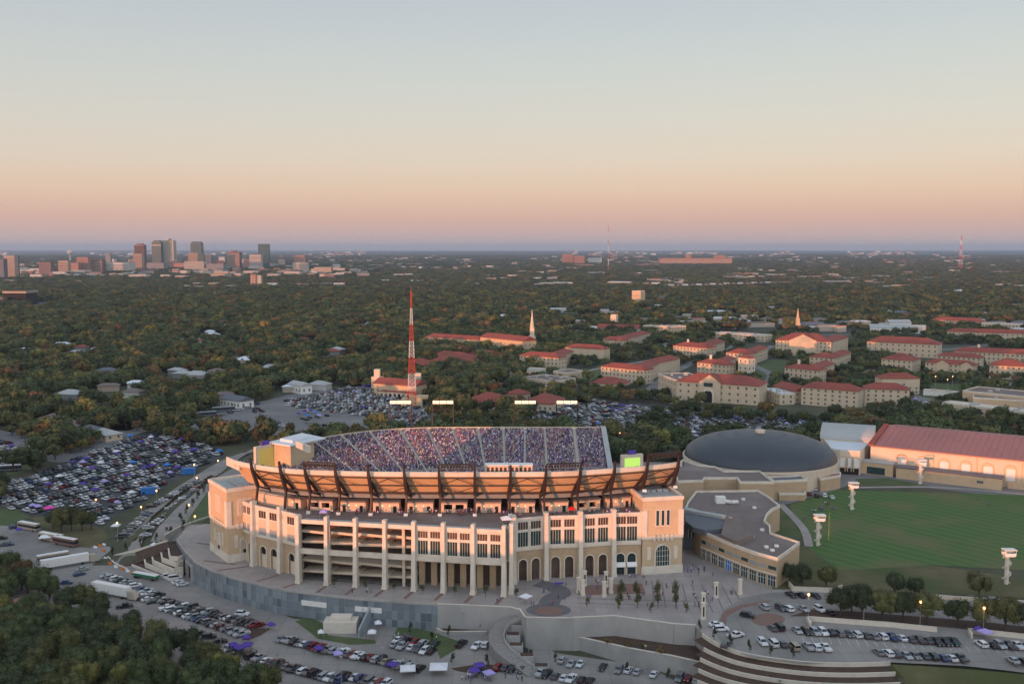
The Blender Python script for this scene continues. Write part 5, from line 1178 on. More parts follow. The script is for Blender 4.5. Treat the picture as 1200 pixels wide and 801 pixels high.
# radio masts
def mast(label, px, py, base_w, top_w, h, D=None, bands=7, r=.3, thin=False):
    x, y = G(px, py, 0) if D is None else ((px - 600) / F * D, D)
    o = empty('radio_mast', label, 'radio mast', (x, y, 0)); n = 28 if not thin else 14
    parts = [[MB(), MB()] for _ in range(bands)]
    for k in range(n):
        f0, f1 = k / n, (k + 1) / n; w0 = base_w + (top_w - base_w) * min(1, f0 * 1.15); w1 = base_w + (top_w - base_w) * min(1, f1 * 1.15); bi = min(bands - 1, int(f0 * bands)); mm = parts[bi][0]
        C0 = [(-w0 / 2, -w0 / 2), (w0 / 2, -w0 / 2), (w0 / 2, w0 / 2), (-w0 / 2, w0 / 2)]; C1 = [(-w1 / 2, -w1 / 2), (w1 / 2, -w1 / 2), (w1 / 2, w1 / 2), (-w1 / 2, w1 / 2)]
        for j in range(4):
            a, c = C0[j], C1[j]; a2, c2 = C0[(j + 1) % 4], C1[(j + 1) % 4]
            mm.tube((*a, h * f0), (*c, h * f1), r, 4); mm.tube((*a, h * f0), (*c2, h * f1), r * .55, 4); mm.tube((*a2, h * f0), (*c, h * f1), r * .55, 4); mm.tube((*c, h * f1), (*c2, h * f1), r * .55, 4)
    for i, (mm, _) in enumerate(parts): mm.build('lattice_section', 'red_steel' if i % 2 == 0 else 'white_steel', o)
    return o
rm = mast('tall red and white banded lattice radio mast behind the far stand', 483, 476, 6.4, 1.0, 86, r=.16)
b = MB(); b.tube((0, 0, 86), (0, 0, 91), .15, 5); b.build('antenna', 'red_steel', rm); b = MB(); b.box(-8, 8, -3, 6, 0, 6); b.box(-2, 12, -2, 6, 6, 8); b.build('equipment_hut', 'brick_light', rm)
mast('thin red lattice mast standing alone on the right horizon', 1124, 312, 20, 3, 190, D=5600, r=.4, thin=True)
mast('very thin faint mast on the middle horizon', 712.5, 300, 4, 2, 232, D=5000, r=.3, thin=True)
o = empty('water_tower', 'small white water tower on the left horizon', 'water tower', ((84 - 600) / F * 9000, 9000, 0)); b = MB(); b.lathe([(5, 0), (4, 60), (20, 72), (26, 84), (20, 96), (3, 101)], 14); b.build('tank', 'city_white', o)
# ---------------------------------------------------------------- trees
GREENS = {'dark green': (.046, .058, .028), 'olive green': (.080, .082, .032), 'mid green': (.060, .077, .032), 'rust brown': (.098, .065, .031), 'yellow-green': (.112, .107, .031), 'ochre': (.138, .098, .036)}
def crown_mesh(name, rr, seed, n, leaf, h0, hz, lobes=9, core=True):
    """leaf-sized faces through the volume of several lobes; base of crown at h0"""
    r_ = random.Random(seed); b = MB(); L = []
    for k in range(lobes):
        a = 2 * math.pi * k / lobes * 1.62 + r_.random(); d = rr * (.60 if k else 0) * r_.uniform(.55, 1.08); z = h0 + hz * r_.uniform(.28, .72) if k else h0 + hz * .62
        L.append((d * math.cos(a), d * math.sin(a), z, rr * r_.uniform(.36, .54), hz * r_.uniform(.24, .36)))
    tot = sum(l[3] ** 2 for l in L)
    for l in L:
        for _ in range(int(n * l[3] ** 2 / tot)):
            while True:
                v = Vector((r_.uniform(-1, 1), r_.uniform(-1, 1), r_.uniform(-1, 1)))
                if .05 < v.length < 1: break
            v = v.normalized() * (r_.uniform(.62, 1.08)); 
            if v.z < -.55: v.z *= .5
            c = Vector((l[0] + v.x * l[3], l[1] + v.y * l[3], l[2] + v.z * l[4]))
            nrm = (v + Vector((r_.gauss(0, .45), r_.gauss(0, .45), r_.gauss(.25, .4)))).normalized(); t = nrm.orthogonal().normalized(); u = nrm.cross(t); an = r_.random() * 6.28
            t, u = t * math.cos(an) + u * math.sin(an), u * math.cos(an) - t * math.sin(an); s = leaf * r_.uniform(.6, 1.3)
            b.face([tuple(c - t * s), tuple(c + u * s * .6), tuple(c + t * s), tuple(c - u * s * .6)])
        if core:
            q = 6
            for i in range(q):
                for j in range(3):
                    def sp(i, j):
                        th = 2 * math.pi * i / q; ph = math.pi * (j + .0) / 3; k_ = .74; return (l[0] + l[3] * k_ * math.sin(ph) * math.cos(th), l[1] + l[3] * k_ * math.sin(ph) * math.sin(th), l[2] - l[4] * k_ * math.cos(ph))
                    b.face([sp(i, j), sp(i + 1, j), sp(i + 1, j + 1), sp(i, j + 1)])
    return b.mesh(name, 'leaves')
def trunk_mesh(h0, hz, rr, seed, r0=.32):
    r_ = random.Random(seed); b = MB(); b.tube((0, 0, -.6), (0, 0, h0 + hz * .3), r0, 6, r2=r0 * .6)
    for k in range(5):
        a = 6.28 * k / 5 + r_.random(); b.tube((0, 0, h0 * .75 + k * .2), (rr * .55 * math.cos(a), rr * .55 * math.sin(a), h0 + hz * r_.uniform(.35, .6)), r0 * .45, 4, r2=r0 * .15)
    return b.mesh('trunk', 'trunk')
KIND = {}
for k in range(4): KIND['near%d' % k] = (trunk_mesh(2.6, 7.4, 4.6, k), crown_mesh('crown', 4.7, 10 + k, 3000, .26, 2.2, 8.2, 13, True))
for k in range(4): KIND['mid%d' % k] = (trunk_mesh(2.4, 7.4, 4.4, k), crown_mesh('crown', 4.9, 30 + k, 620, .55, 1.6, 7.8, 11))
for k in range(4): KIND['far%d' % k] = (trunk_mesh(2, 6, 3, k), crown_mesh('crown', 5.6, 50 + k, 330, .62, .2, 8.6, 8))
KIND['slim'] = (trunk_mesh(1.2, 4, 1, 3, .11), crown_mesh('crown', 1.35, 71, 700, .17, 1.1, 5.2, 7, False))
KIND['slim2'] = (trunk_mesh(1.6, 4, 1, 4, .11), crown_mesh('crown', 1.7, 72, 800, .18, 1.5, 4.6, 7, False))
KIND['cone'] = (trunk_mesh(.5, 2, .3, 3, .08), crown_mesh('crown', .75, 73, 420, .15, .2, 3.6, 5, False))
KIND['shrub'] = (trunk_mesh(.2, 1, .4, 3, .06), crown_mesh('crown', 1.1, 74, 260, .2, .1, 1.7, 4, False))
n_tree = [0]; TREEPTS = []
def tree(x, y, kind, colr, label, group=None, s=1.0, cat='tree', name='tree', sz=None, z=None):
    t, c = KIND[kind]; o = link(name, t, None, (x, y, terr(x, y) if z is None else z)); g = R.uniform(.82, 1.2); col_ = GREENS[colr] if isinstance(colr, str) else colr
    col_ = tuple(v * g for v in col_); o.scale = (s, s, sz or s * R.uniform(.9, 1.1)); o.rotation_euler.z = R.random() * 6.28
    w = link('crown', c, o); w['tint'] = col_; o['tint'] = col_; tag(o, label, cat, group); n_tree[0] += 1; TREEPTS.append((x, y)); return o
def wcol(): return R.choices(['dark green', 'olive green', 'mid green', 'rust brown', 'yellow-green', 'ochre'], [32, 28, 28, 5, 5, 2])[0]
# foreground wood
wood = GP([(-80, 668), (0, 668), (44, 690), (90, 712), (140, 738), (200, 768), (255, 790), (330, 822), (330, 900), (-80, 900)])
xs_ = [p[0] for p in wood]; ys_ = [p[1] for p in wood]; cnt = 0; y = min(ys_) - 10
while y < max(ys_) + 2:
    x = max(min(xs_), -260)
    while x < max(xs_):
        X, Y = x + R.uniform(-2.2, 2.2), y + R.uniform(-2.2, 2.2)
        if inpoly(X, Y, wood) and X > -.56 * Y - 12 and Y > 262 and not (-176 < X < -158 and 335 < Y < 350):
            c = wcol(); c = c if c not in ('ochre', 'rust brown') or R.random() < .3 else 'olive green'
            tree(X, Y, 'near%d' % R.randrange(4), c, f'{c} tree in the dense wood filling the bottom left corner', 'wood at the bottom left', R.uniform(.82, 1.12), z=terr(X, Y) - .5 + 2.5 * ss(330, 280, Y)); cnt += 1
        x += 7.0
    y += 6.6
print('wood trees', cnt)
def trow(pts, kind, colr, label, s=1.0, grp=None, z=None, name='tree', cat='tree', var=.08, lift=None):
    """pts measured at the trunk foot"""
    n = len(pts)
    for i, p in enumerate(pts):
        x, y = GT(*p) if z is None else G(*p, z)
        lab = label.replace('ORD', ordn(i)); k = kind if kind in KIND else kind + str(R.randrange(4))
        tree(x, y, k, colr if colr else wcol(), lab, grp, s * R.uniform(1 - var, 1 + var), z=z, name=name, cat=cat)
# trees on the plaza
trow([(727, 702), (746, 703), (770, 703), (791, 703)], 'slim', 'olive green', 'slender green tree in the back row of the tree plaza, ORD from the left', 1.15, 'plaza trees', 0)
trow([(725, 712), (747, 712), (771, 712), (792, 712)], 'slim', 'olive green', 'slender green tree in the front row of the tree plaza, ORD from the left', 1.1, 'plaza trees', 0)
trow([(688, 711), (763, 717), (804, 718), (725, 714)], 'cone', 'yellow-green', 'thin sapling near the plaza parapet, ORD of the saplings from the left', 1.0, 'plaza saplings', 0)
trow([(392, 688), (428, 691), (462, 693), (495, 696), (533, 698), (569, 699), (605, 701)], 'slim2', 'olive green', 'small round young tree on the podium walk, ORD from the left', .62, 'young trees on the podium walk', 0)
trow([(712, 754), (736, 757), (755, 760), (773, 765)], 'shrub', 'ochre', 'small autumn shrub in the planted terrace, ORD from the left', 1.2, 'terrace shrubs', -6, name='shrub', cat='shrub')
trow([(651, 775), (734, 788), (783, 795), (622, 772)], 'cone', 'dark green', 'small dark conical tree at the foot of the lower wall, ORD in the row', .95, 'conical trees below the wall')
trow([(820, 738), (837, 749), (856, 757), (878, 763), (903, 768), (929, 770)], 'cone', 'dark green', 'small dark conical tree on the rim above the curved terraces, ORD from the left', 1.0, 'conical trees above the terraces', 0)
trow([(563, 740), (526, 745), (530, 778), (571, 780), (481, 742), (506, 752)], 'cone', 'dark green', 'small conical evergreen on the lower beds, ORD of these', 1.05, 'conical evergreens on the lower beds')
trow([(132, 652), (148, 647), (165, 640), (183, 634), (200, 628), (205, 650)], 'cone', 'dark green', 'small evergreen on the planted corner bank, ORD from the left', 1.1, 'evergreens on the corner bank')
trow([(212, 612), (219, 603), (226, 594), (232, 586), (238, 578), (241, 572), (215, 620)], 'cone', 'dark green', 'small evergreen in the row beside the upper ring road, ORD of the row', 1.3, 'evergreen row by the ring road')
# big trees round the practice field
for p, c, s, lb in [((940, 690), 'dark green', 1.0, 'broad dark tree at the corner of the athletics building'), ((968, 690), 'olive green', 1.05, 'wide olive tree right of the tree at the athletics building corner'),
    ((925, 684), 'dark green', .8, 'smaller tree tight against the athletics building wall'), ((1048, 700), 'dark green', 1.0, 'round dark tree in front of the bare field margin'), ((1072, 700), 'dark green', .85, 'second round dark tree touching the one before the field margin'), ((1147, 701), 'olive green', 1.1, 'round tree near the right camera tower'),
    ((985, 722), 'dark green', 1.15, 'leftmost large tree of the row above the upper lot'), ((1010, 724), 'dark green', 1.2, 'second large tree of the row above the upper lot'), ((1034, 727), 'olive green', 1.15, 'third large tree of the row above the upper lot'), ((1058, 727), 'dark green', 1.1, 'fourth large tree of the row above the upper lot'), ((1086, 730), 'olive green', 1.25, 'olive tree in the middle of the row above the upper lot'), ((1122, 733), 'dark green', 1.1, 'dark tree beside the gap in the tree row above the upper lot'), ((1152, 736), 'olive green', 1.15, 'broad olive tree at the right part of the row above the upper lot'), ((1178, 740), 'olive green', 1.2, 'olive tree near the right photo edge above the canopy'), ((998, 716), 'dark green', 1.0, 'tree behind the leftmost large trees above the upper lot'), ((1205, 742), 'dark green', 1.1, 'tree cut by the right photo edge above the upper lot')]:
    x, y = GT(*p); tree(x, y, 'near%d' % R.randrange(4), c, lb, 'large trees round the practice field', s * .9)
for p, c, s, lb in [((113, 545 + 6), 'olive green', .0, '')]: pass
for p, c, s, lb in [((62, 620), 'dark green', 1, 'tree clump left end on the bare slope under the asphalt lot'), ((72, 624), 'olive green', 1.05, 'second tree of the clump on the bare slope'), ((84, 622), 'dark green', 1.05, 'middle tree of the clump on the bare slope'), ((96, 622), 'olive green', 1.0, 'fourth tree of the clump on the bare slope'), ((107, 620), 'dark green', .95, 'right end tree of the clump on the bare slope'),
    ((46, 553), 'dark green', 1.1, 'round dark tree between the corner lot and the asphalt lot'), ((38, 552), 'dark green', 1.0, 'dark tree left of the round tree between the two lots'), ((3, 575), 'dark green', 1.1, 'dark tree at the left edge of the asphalt lot'), ((-2, 590), 'olive green', 1.1, 'tree cut by the left photo edge beside the asphalt lot')]:
    x, y = GT(*p); tree(x, y, 'near%d' % R.randrange(4), c, lb, 'trees round the asphalt lot', s)
for i, p in enumerate([(8, 512), (20, 516), (34, 522), (48, 528), (58, 530), (68, 532), (78, 534), (90, 532), (100, 528), (106, 522), (30, 508), (44, 512), (62, 518), (74, 520), (88, 518), (16, 502), (50, 502), (76, 508), (92, 508)]):
    x, y = GT(*p); tree(x, y + 6, 'mid%d' % R.randrange(4), ['olive green', 'ochre', 'yellow-green', 'rust brown', 'mid green'][i % 5], f'{["olive green","ochre","yellow-green","rust brown","mid green"][i%5]} autumn tree by the houses above the corner lot, {ordn(i//5)} of its colour', 'autumn trees above the corner lot', R.uniform(.75, 1.05))
for i, p in enumerate([(160, 505), (172, 507), (184, 510), (196, 513), (208, 516), (222, 520), (236, 521), (250, 522), (264, 522), (276, 520), (288, 518), (300, 516), (314, 513), (340, 508), (366, 516), (376, 514), (404, 509), (416, 507)]):
    x, y = GT(*p); c = ['rust brown', 'rust brown', 'dark green', 'olive green'][i % 4]
    tree(x, y, 'mid%d' % R.randrange(4), c, f'{c} tree in the band between the north lot and the ring road, {ordn(i)} from the left', 'tree band by the north lot', R.uniform(.66, .85))
for i, p in enumerate([(512, 500), (520, 492), (505, 488), (524, 500), (515, 480), (528, 474), (540, 460), (550, 452), (536, 450), (596, 500), (606, 496), (604, 504), (720, 540), (728, 543), (736, 542), (712, 536), (762, 508), (772, 510), (780, 506), (772, 498), (760, 497), (752, 500), (784, 498), (770, 490)]):
    x, y = GT(*p); c = ['dark green', 'rust brown', 'olive green'][i % 3] if i < 12 else 'dark green'
    tree(x, y, 'mid%d' % R.randrange(4), c, f'{c} tree just beyond the far stand, {ordn(i)} reading left to right', 'trees beyond the far stand', R.uniform(.9, 1.2))
for i in range(34):
    px_ = 790 + i * 12.6; py_ = 486 + (px_ - 790) * .058 + (i % 2) * 5; x, y = G(px_, py_, 0)
    tree(x, y, 'mid%d' % R.randrange(4), 'dark green' if i % 3 else 'olive green', f'street tree in the long dark row along the campus street, {ordn(i) if i < 25 else "in its last third"}{" from the left" if i < 25 else " at the right"}', 'street trees on the campus street', R.uniform(.85, 1.15))
for i in range(24):
    px_ = 600 + i * 8; py_ = 463 - 6 * math.sin(i * .5) + (i % 3) * 3; x, y = G(px_, py_, 0)
    if not any(inpoly(x, y, f) for f in FOOT): tree(x, y, 'mid%d' % R.randrange(4), wcol(), f'tree in the belt between the school and the campus halls, {ordn(i)} from the left', 'tree belt behind the school', R.uniform(.8, 1.1))
print('individual trees', n_tree[0])
# the woods beyond: nobody could count them -> one object
SRC = [k for k in bpy.data.objects if False]
srcs = []
for nm in ('far0', 'far1', 'far2', 'far3', 'mid0', 'mid1', 'mid2', 'mid3'):
    pass
gx = [(-150, 760), (-128, 770), (-170, 790), (-140, 800)]
def first_tree(kind, lab, x, y):
    return tree(x, y, kind, wcol(), lab, None, 1.0)
src_objs = []
for i in range(4): src_objs.append(first_tree('far%d' % i, ['olive autumn tree', 'dark autumn tree', 'round autumn tree', 'low autumn tree'][i] + ' at the front edge of the left woods, beyond the north lot', *G(236 + i * 14, 470 - i * 2, 0)))
for i in range(4): src_objs.append(first_tree('mid%d' % i, ['broad', 'tall', 'uneven', 'loose'][i] + ' tree at the near edge of the woods by the left street', *G(120 + i * 15, 500 - i, 0)))
pts = []; tints = []; scl = []; idx = []; rot = []
def blocked(x, y):
    for p in CELLS.get((int(x // 200), int(y // 200)), ()):
        if p[0] < x < p[1] and p[2] < y < p[3] and inpoly(x, y, p[4]): return True
    return False
def ctree(p, m=0):
    xs = [a[0] for a in p]; ys = [a[1] for a in p]; return (min(xs), max(xs), min(ys), max(ys), p)
def grow(p, m):
    cx = sum(a[0] for a in p) / len(p); cy = sum(a[1] for a in p) / len(p)
    return [(a[0] + (a[0] - cx) / (dist(a, (cx, cy)) + 1e-6) * m, a[1] + (a[1] - cy) / (dist(a, (cx, cy)) + 1e-6) * m) for a in p]
NOTREE.append(GP([(118, 650), (116, 612), (165, 582), (262, 520), (300, 520), (330, 560), (200, 660)]))
BL = [ctree(p) for p in NOTREE] + [ctree(grow(p, 3.5)) for p in FOOT]
CELLS = {}
for q_ in BL:
    for i_ in range(int(max(q_[0], -5000) // 200), int(min(q_[1], 5000) // 200) + 1):
        for j_ in range(int(max(q_[2], 0) // 200), int(min(q_[3], 7000) // 200) + 1): CELLS.setdefault((i_, j_), []).append(q_)
campus = [G(*p, 0) for p in [(600, 470), (640, 425), (720, 400), (800, 392), (900, 385), (1250, 378), (1250, 500), (960, 495)]]
city = [G(*p, 0) for p in [(-40, 325), (100, 322), (200, 322), (420, 322), (700, 306), (700, 303), (300, 300), (-40, 300)]]
Y = 470.0
while Y < 16000:
    st = 11.4 if Y < 1400 else 12.5 if Y < 2600 else 16 if Y < 5000 else 27 if Y < 8000 else 48
    X = -.58 * Y - 40
    while X < .58 * Y + 40:
        x = X + R.uniform(-.42, .42) * st; y = Y + R.uniform(-.42, .42) * st; X += st
        if y < 700 and (x > -130 and x < 110 and y < 545): continue
        if y < 620 and x > 100 and y < 560: continue
        d_ = vnoise(x / 60, y / 60, 1) * .6 + vnoise(x / 170, y / 170, 2) * .5
        th = .26
        if inpoly(x, y, campus): th = .40
        if inpoly(x, y, city): th = .60 - .12 * (vnoise(x / 420, y / 900, 4) - .5) * 2
        if y > 7000: th = .42
        if d_ < th: continue
        if y < 5200 and blocked(x, y): continue
        s = st / 8.2 * R.uniform(.66, 1.3) * (1.0 if Y < 2600 else .95); 
        if inpoly(x, y, campus): s *= .72
        zs = s * (1 if Y < 2600 else .62 if Y < 5000 else .42 if Y < 8000 else .26) * R.uniform(.72, 1.12)
        hue = vnoise(x / 90, y / 90, 9)
        c = R.choices(['dark green', 'olive green', 'mid green', 'rust brown', 'yellow-green', 'ochre'], [32, 28, 24, 11 if hue > .5 else 3, 4, 3 if hue > .55 else 1])[0]
        g = R.uniform(.7, 1.45); pts.append((x, y, 0 if y < 7000 else ss(7000, 30000, y) * (vnoise(x / 5200, y / 6000, 3) * 46 - 6))); tints.append(tuple(v * g for v in GREENS[c]) + (1,)); scl.append((s, s, zs)); rot.append(R.random() * 6.28)
        idx.append(R.randrange(4) + (4 if y < 800 else 0))
    Y += st * .95
print('mass trees', len(pts))
me = bpy.data.meshes.new('woods'); me.from_pydata(pts, [], [])
def attr(n, t, key, data):
    a = me.attributes.new(n, t, 'POINT'); a.data.foreach_set(key, data)
attr('tint', 'FLOAT_COLOR', 'color', [v for t in tints for v in t]); attr('scl', 'FLOAT_VECTOR', 'vector', [v for t in scl for v in t]); attr('rotz', 'FLOAT', 'value', rot); attr('idx', 'INT', 'value', idx)
wo = link('woods', me); tag(wo, kind='stuff')
ng = bpy.data.node_groups.new('woods', 'GeometryNodeTree'); ng.interface.new_socket('Geometry', in_out='INPUT', socket_type='NodeSocketGeometry'); ng.interface.new_socket('Geometry', in_out='OUTPUT', socket_type='NodeSocketGeometry')
N = ng.nodes; L = ng.links; gi = N.new('NodeGroupInput'); go = N.new('NodeGroupOutput'); iop = N.new('GeometryNodeInstanceOnPoints')
gti = N.new('GeometryNodeGeometryToInstance'); join = N.new('GeometryNodeJoinGeometry')
for o in reversed(src_objs):
    j2 = N.new('GeometryNodeJoinGeometry')
    for ob in (o, o.children[0]):
        oi = N.new('GeometryNodeObjectInfo'); oi.transform_space = 'ORIGINAL'; oi.inputs['Object'].default_value = ob; L.new(oi.outputs['Geometry'], j2.inputs[0])
    g1 = N.new('GeometryNodeGeometryToInstance'); L.new(j2.outputs[0], g1.inputs[0]); L.new(g1.outputs[0], join.inputs[0])
def na(n, t):
    a = N.new('GeometryNodeInputNamedAttribute'); a.data_type = t; a.inputs['Name'].default_value = n; return [s for s in a.outputs if s.enabled and s.name == 'Attribute'][0]
L.new(gi.outputs[0], iop.inputs['Points']); L.new(join.outputs[0], iop.inputs['Instance']); iop.inputs['Pick Instance'].default_value = True
L.new(na('idx', 'INT'), iop.inputs['Instance Index']); L.new(na('scl', 'FLOAT_VECTOR'), iop.inputs['Scale'])
cx_ = N.new('ShaderNodeCombineXYZ'); L.new(na('rotz', 'FLOAT'), cx_.inputs['Z']); L.new(cx_.outputs[0], iop.inputs['Rotation']); L.new(iop.outputs[0], go.inputs[0])
md = wo.modifiers.new('woods', 'NODES'); md.node_group = ng

# ---------------------------------------------------------------- vehicles
PAINT = [('white', (.60, .61, .62), 24), ('silver', (.32, .34, .35), 16), ('black', (.018, .019, .022), 25), ('dark grey', (.075, .08, .088), 14), ('grey', (.17, .175, .18), 8), ('red', (.18, .018, .016), 3), ('blue', (.03, .06, .15), 5), ('dark green', (.02, .05, .045), 3), ('maroon', (.12, .015, .02), 3), ('tan', (.33, .28, .21), 2)]
PR = {'sedan': dict(L=4.75, W=1.82, prof=[(-2.37, .42), (-2.37, .85), (-2.1, .98), (-1.35, 1.0), (1.0, .98), (2.05, .82), (2.37, .66), (2.37, .38), (2.0, .28), (-2.1, .28)], cab=[(-1.75, .98), (-1.05, 1.42), (.35, 1.45), (1.15, .97)]),
      'suv': dict(L=4.85, W=1.95, prof=[(-2.42, .5), (-2.42, 1.1), (-2.3, 1.15), (1.05, 1.13), (2.2, 1.02), (2.42, .8), (2.42, .45), (2.1, .34), (-2.15, .34)], cab=[(-2.28, 1.13), (-2.0, 1.72), (.4, 1.76), (1.15, 1.12)]),
      'pickup': dict(L=5.7, W=2.0, prof=[(-2.85, .55), (-2.85, 1.12), (-.85, 1.12), (-.84, 1.14), (1.35, 1.13), (2.65, 1.06), (2.85, .85), (2.85, .48), (2.5, .38), (-2.6, .38)], cab=[(-.8, 1.12), (-.62, 1.78), (.75, 1.8), (1.5, 1.12)]),
      'van': dict(L=5.2, W=2.0, prof=[(-2.6, .45), (-2.6, 1.2), (-2.55, 1.25), (1.6, 1.2), (2.4, .98), (2.6, .75), (2.6, .42), (2.3, .32), (-2.3, .32)], cab=[(-2.55, 1.2), (-2.45, 1.95), (.75, 1.98), (1.75, 1.18)])}
def car_into(b, k, part, mats=(0, 1, 2), tint=None, T=None):
    d = PR[k]; w = d['W'] / 2; pf = d['prof']; cb = d['cab']; wt = w * .80
    old = b.T
    if T: b.T = T
    if part in ('body', 'all'):
        n = len(pf); ins = w * .965
        for i in range(n):
            p, q = pf[i], pf[(i + 1) % n]; b.face([(p[0], -w, p[1]), (p[0], w, p[1]), (q[0], w, q[1]), (q[0], -w, q[1])], mats[0], tint)
        b.face([(p[0], -w, p[1]) for p in pf][::-1], mats[0], tint); b.face([(p[0], w, p[1]) for p in pf], mats[0], tint)
        r0, r1 = cb[1], cb[2]; b.hexa([(r0[0], -wt, r0[1] - .03), (r1[0], -wt, r1[1] - .03), (r1[0], wt, r1[1] - .03), (r0[0], wt, r0[1] - .03), (r0[0] + .04, -wt * .97, r0[1] + .03), (r1[0] - .05, -wt * .97, r1[1] + .03), (r1[0] - .05, wt * .97, r1[1] + .03), (r0[0] + .04, wt * .97, r0[1] + .03)], mats[0], tint)
        if part == 'body' or True:
            for f, g_ in ((cb[0], cb[1]), (cb[3], cb[2])):
                for sy in (-1, 1):
                    b.hexa([(f[0] - .04, sy * (w * .93) - .04, f[1]), (f[0] + .06, sy * (w * .93) - .04, f[1]), (f[0] + .06, sy * (w * .93) + .04, f[1]), (f[0] - .04, sy * (w * .93) + .04, f[1]), (g_[0] - .05, sy * wt - .04, g_[1]), (g_[0] + .06, sy * wt - .04, g_[1]), (g_[0] + .06, sy * wt + .04, g_[1]), (g_[0] - .05, sy * wt + .04, g_[1])], mats[0], tint) if part == 'body' else None
    if part in ('glass', 'all'):
        wb = w * .93; g = (.02, .025, .03) if tint else None
        b.hexa([(cb[0][0] + .03, -wb, cb[0][1] - .02), (cb[3][0] - .03, -wb, cb[3][1] - .02), (cb[3][0] - .03, wb, cb[3][1] - .02), (cb[0][0] + .03, wb, cb[0][1] - .02), (cb[1][0] + .03, -wt, cb[1][1] - .04), (cb[2][0] - .03, -wt, cb[2][1] - .04), (cb[2][0] - .03, wt, cb[2][1] - .04), (cb[1][0] + .03, wt, cb[1][1] - .04)], mats[1], g)
    b.T = old
CM = {}
for k in PR:
    b = MB(); car_into(b, k, 'body'); bd = b.mesh('car_body', 'car_paint'); b = MB(); car_into(b, k, 'glass', (0, 0, 0)); gl = b.mesh('window_glass', 'car_glass')
    b = MB(T=None); r_ = .34 if k != 'pickup' else .4; b.tube((0, -.12, 0), (0, .12, 0), r_, 10, 0); b.tube((0, -.13, 0), (0, .13, 0), r_ * .55, 8, 1); wh = b.mesh('wheel', ['rubber', 'chrome'])
    b = MB(); Lh = PR[k]['L'] / 2; b.box(Lh - .03, Lh + .02, -.28, .28, .6, .78, 0); hl = b.mesh('headlight', 'chrome'); b = MB(); b.box(-.02, .03, -.2, .2, -.08, .08); tl = b.mesh('tail_light', 'tail_red'); b = MB(); b.box(-.03, .03, -.2, .2, -.07, .07); hl = b.mesh('headlight', 'white')
    CM[k] = (bd, gl, wh, hl, tl, r_)
ncar = [0]; CARPTS = []
def paint(): return R.choices(PAINT, [p[2] for p in PAINT])[0]
def car(x, y, ang, label, group, kind=None, col_=None, z=None, parts=True):
    kind = kind or R.choices(['sedan', 'suv', 'pickup', 'van'], [38, 36, 20, 6])[0]; col_ = col_ or paint()
    bd, gl, wh, hl, tl, r_ = CM[kind]; o = link({'sedan': 'car', 'suv': 'suv', 'pickup': 'pickup_truck', 'van': 'minivan'}[kind], bd, None, (x, y, (terr(x, y) if z is None else z) + .14)); o.rotation_euler.z = ang
    g = R.uniform(.88, 1.12); o['tint'] = tuple(v * g for v in col_[1]); kn = {'sedan': 'sedan', 'suv': 'SUV', 'pickup': 'pickup', 'van': 'minivan'}[kind]
    tag(o, label.replace('COL', col_[0]).replace('KIND', kn), {'sedan': 'car', 'suv': 'car', 'pickup': 'pickup truck', 'van': 'van'}[kind], group)
    link('window_glass', gl, o)
    if parts:
        w = PR[kind]['W'] / 2 - .1; Lh = PR[kind]['L'] / 2
        for sx in (-1, 1):
            for sy in (-1, 1): link('wheel', wh, o, (sx * Lh * .62, sy * w, r_))
            link('headlight', hl, o, (Lh - .0, sx * w * .72, .68)); link('tail_light', tl, o, (-Lh, sx * w * .78, .82))
    ncar[0] += 1; CARPTS.append((x, y)); return o
def car_row(pts, where, grp, ang=None, jit=.12, z=None, skip=0.0, kinds=None, flip=None, side='from the left', ords=None):
    """pts: measured centres, or ((a, b), n) for an even row"""
    if isinstance(pts[1], int):
        a, c = (GT(*pts[0][0]), GT(*pts[0][1])) if z is None else (G(*pts[0][0], z), G(*pts[0][1], z)); n = pts[1]; W = [lerp2(a, c, i / (n - 1)) for i in range(n)]
    else: W = [GT(*p) if z is None else G(*p, z) for p in pts]
    d = dirn(W[0], W[-1]); base = math.atan2(d[1], d[0]) + math.pi / 2 if ang is None else ang; j = 0
    for i, p in enumerate(W):
        if R.random() < skip: continue
        f = math.pi if (R.random() < .35 if flip is None else flip) else 0
        car(p[0] + R.uniform(-.15, .15), p[1] + R.uniform(-.3, .3), base + f + R.uniform(-.03, .03), f'COL KIND, {ordn(j)} from left in {where}', grp, z=z); j += 1
car_row([(905, 738), (913.6, 737.5), (934, 741), (944.5, 742), (954.6, 742.5), (964, 743), (974, 743.5), (984, 744.5), (994, 745), (1003.5, 745.5), (1014, 746.5), (1024.6, 748), (1034, 748), (1045, 749), (1056, 749.5), (1067, 751), (1077, 752), (1086.5, 752.5), (1097, 754), (1107, 754.5), (1117, 754)], 'the row against the long cream wall', 'cars in the upper lot', z=0, ang=1.72)
car_row([(894, 755), (906, 756), (917, 757), (931, 760), (947, 760), (957, 761), (967, 761.5)], 'the front row left of the gap, upper lot', 'cars in the upper lot', z=0, ang=1.72)
car_row([(1029, 766), (1040, 767.5), (1050.6, 769), (1062, 770), (1073, 770.5), (1084, 771), (1094, 772), (1105, 773), (1115, 773), (1124.6, 773)], 'the front row above the sloping grass', 'cars in the upper lot', z=0, ang=1.72)
car_row([(1150, 757), (1161.6, 758), (1171, 758), (1182, 758.5), (1192.6, 759), (1203, 760)], 'the row under the striped canopy corner', 'cars in the upper lot', z=0, ang=1.72)
car_row([(1187, 776), (1199, 777)], 'the front pair at the right edge', 'cars in the upper lot', z=0, ang=1.72)
car_row([(927, 698.5), (938, 699), (955, 700)], 'the short row by the athletics building wall', 'cars in the upper lot', z=0, ang=1.9)
car_row([(915, 714.5), (923.5, 715.5), (941.5, 715), (961, 716), (972, 719)], 'the row behind the brick circle', 'cars in the upper lot', z=0, ang=1.9)
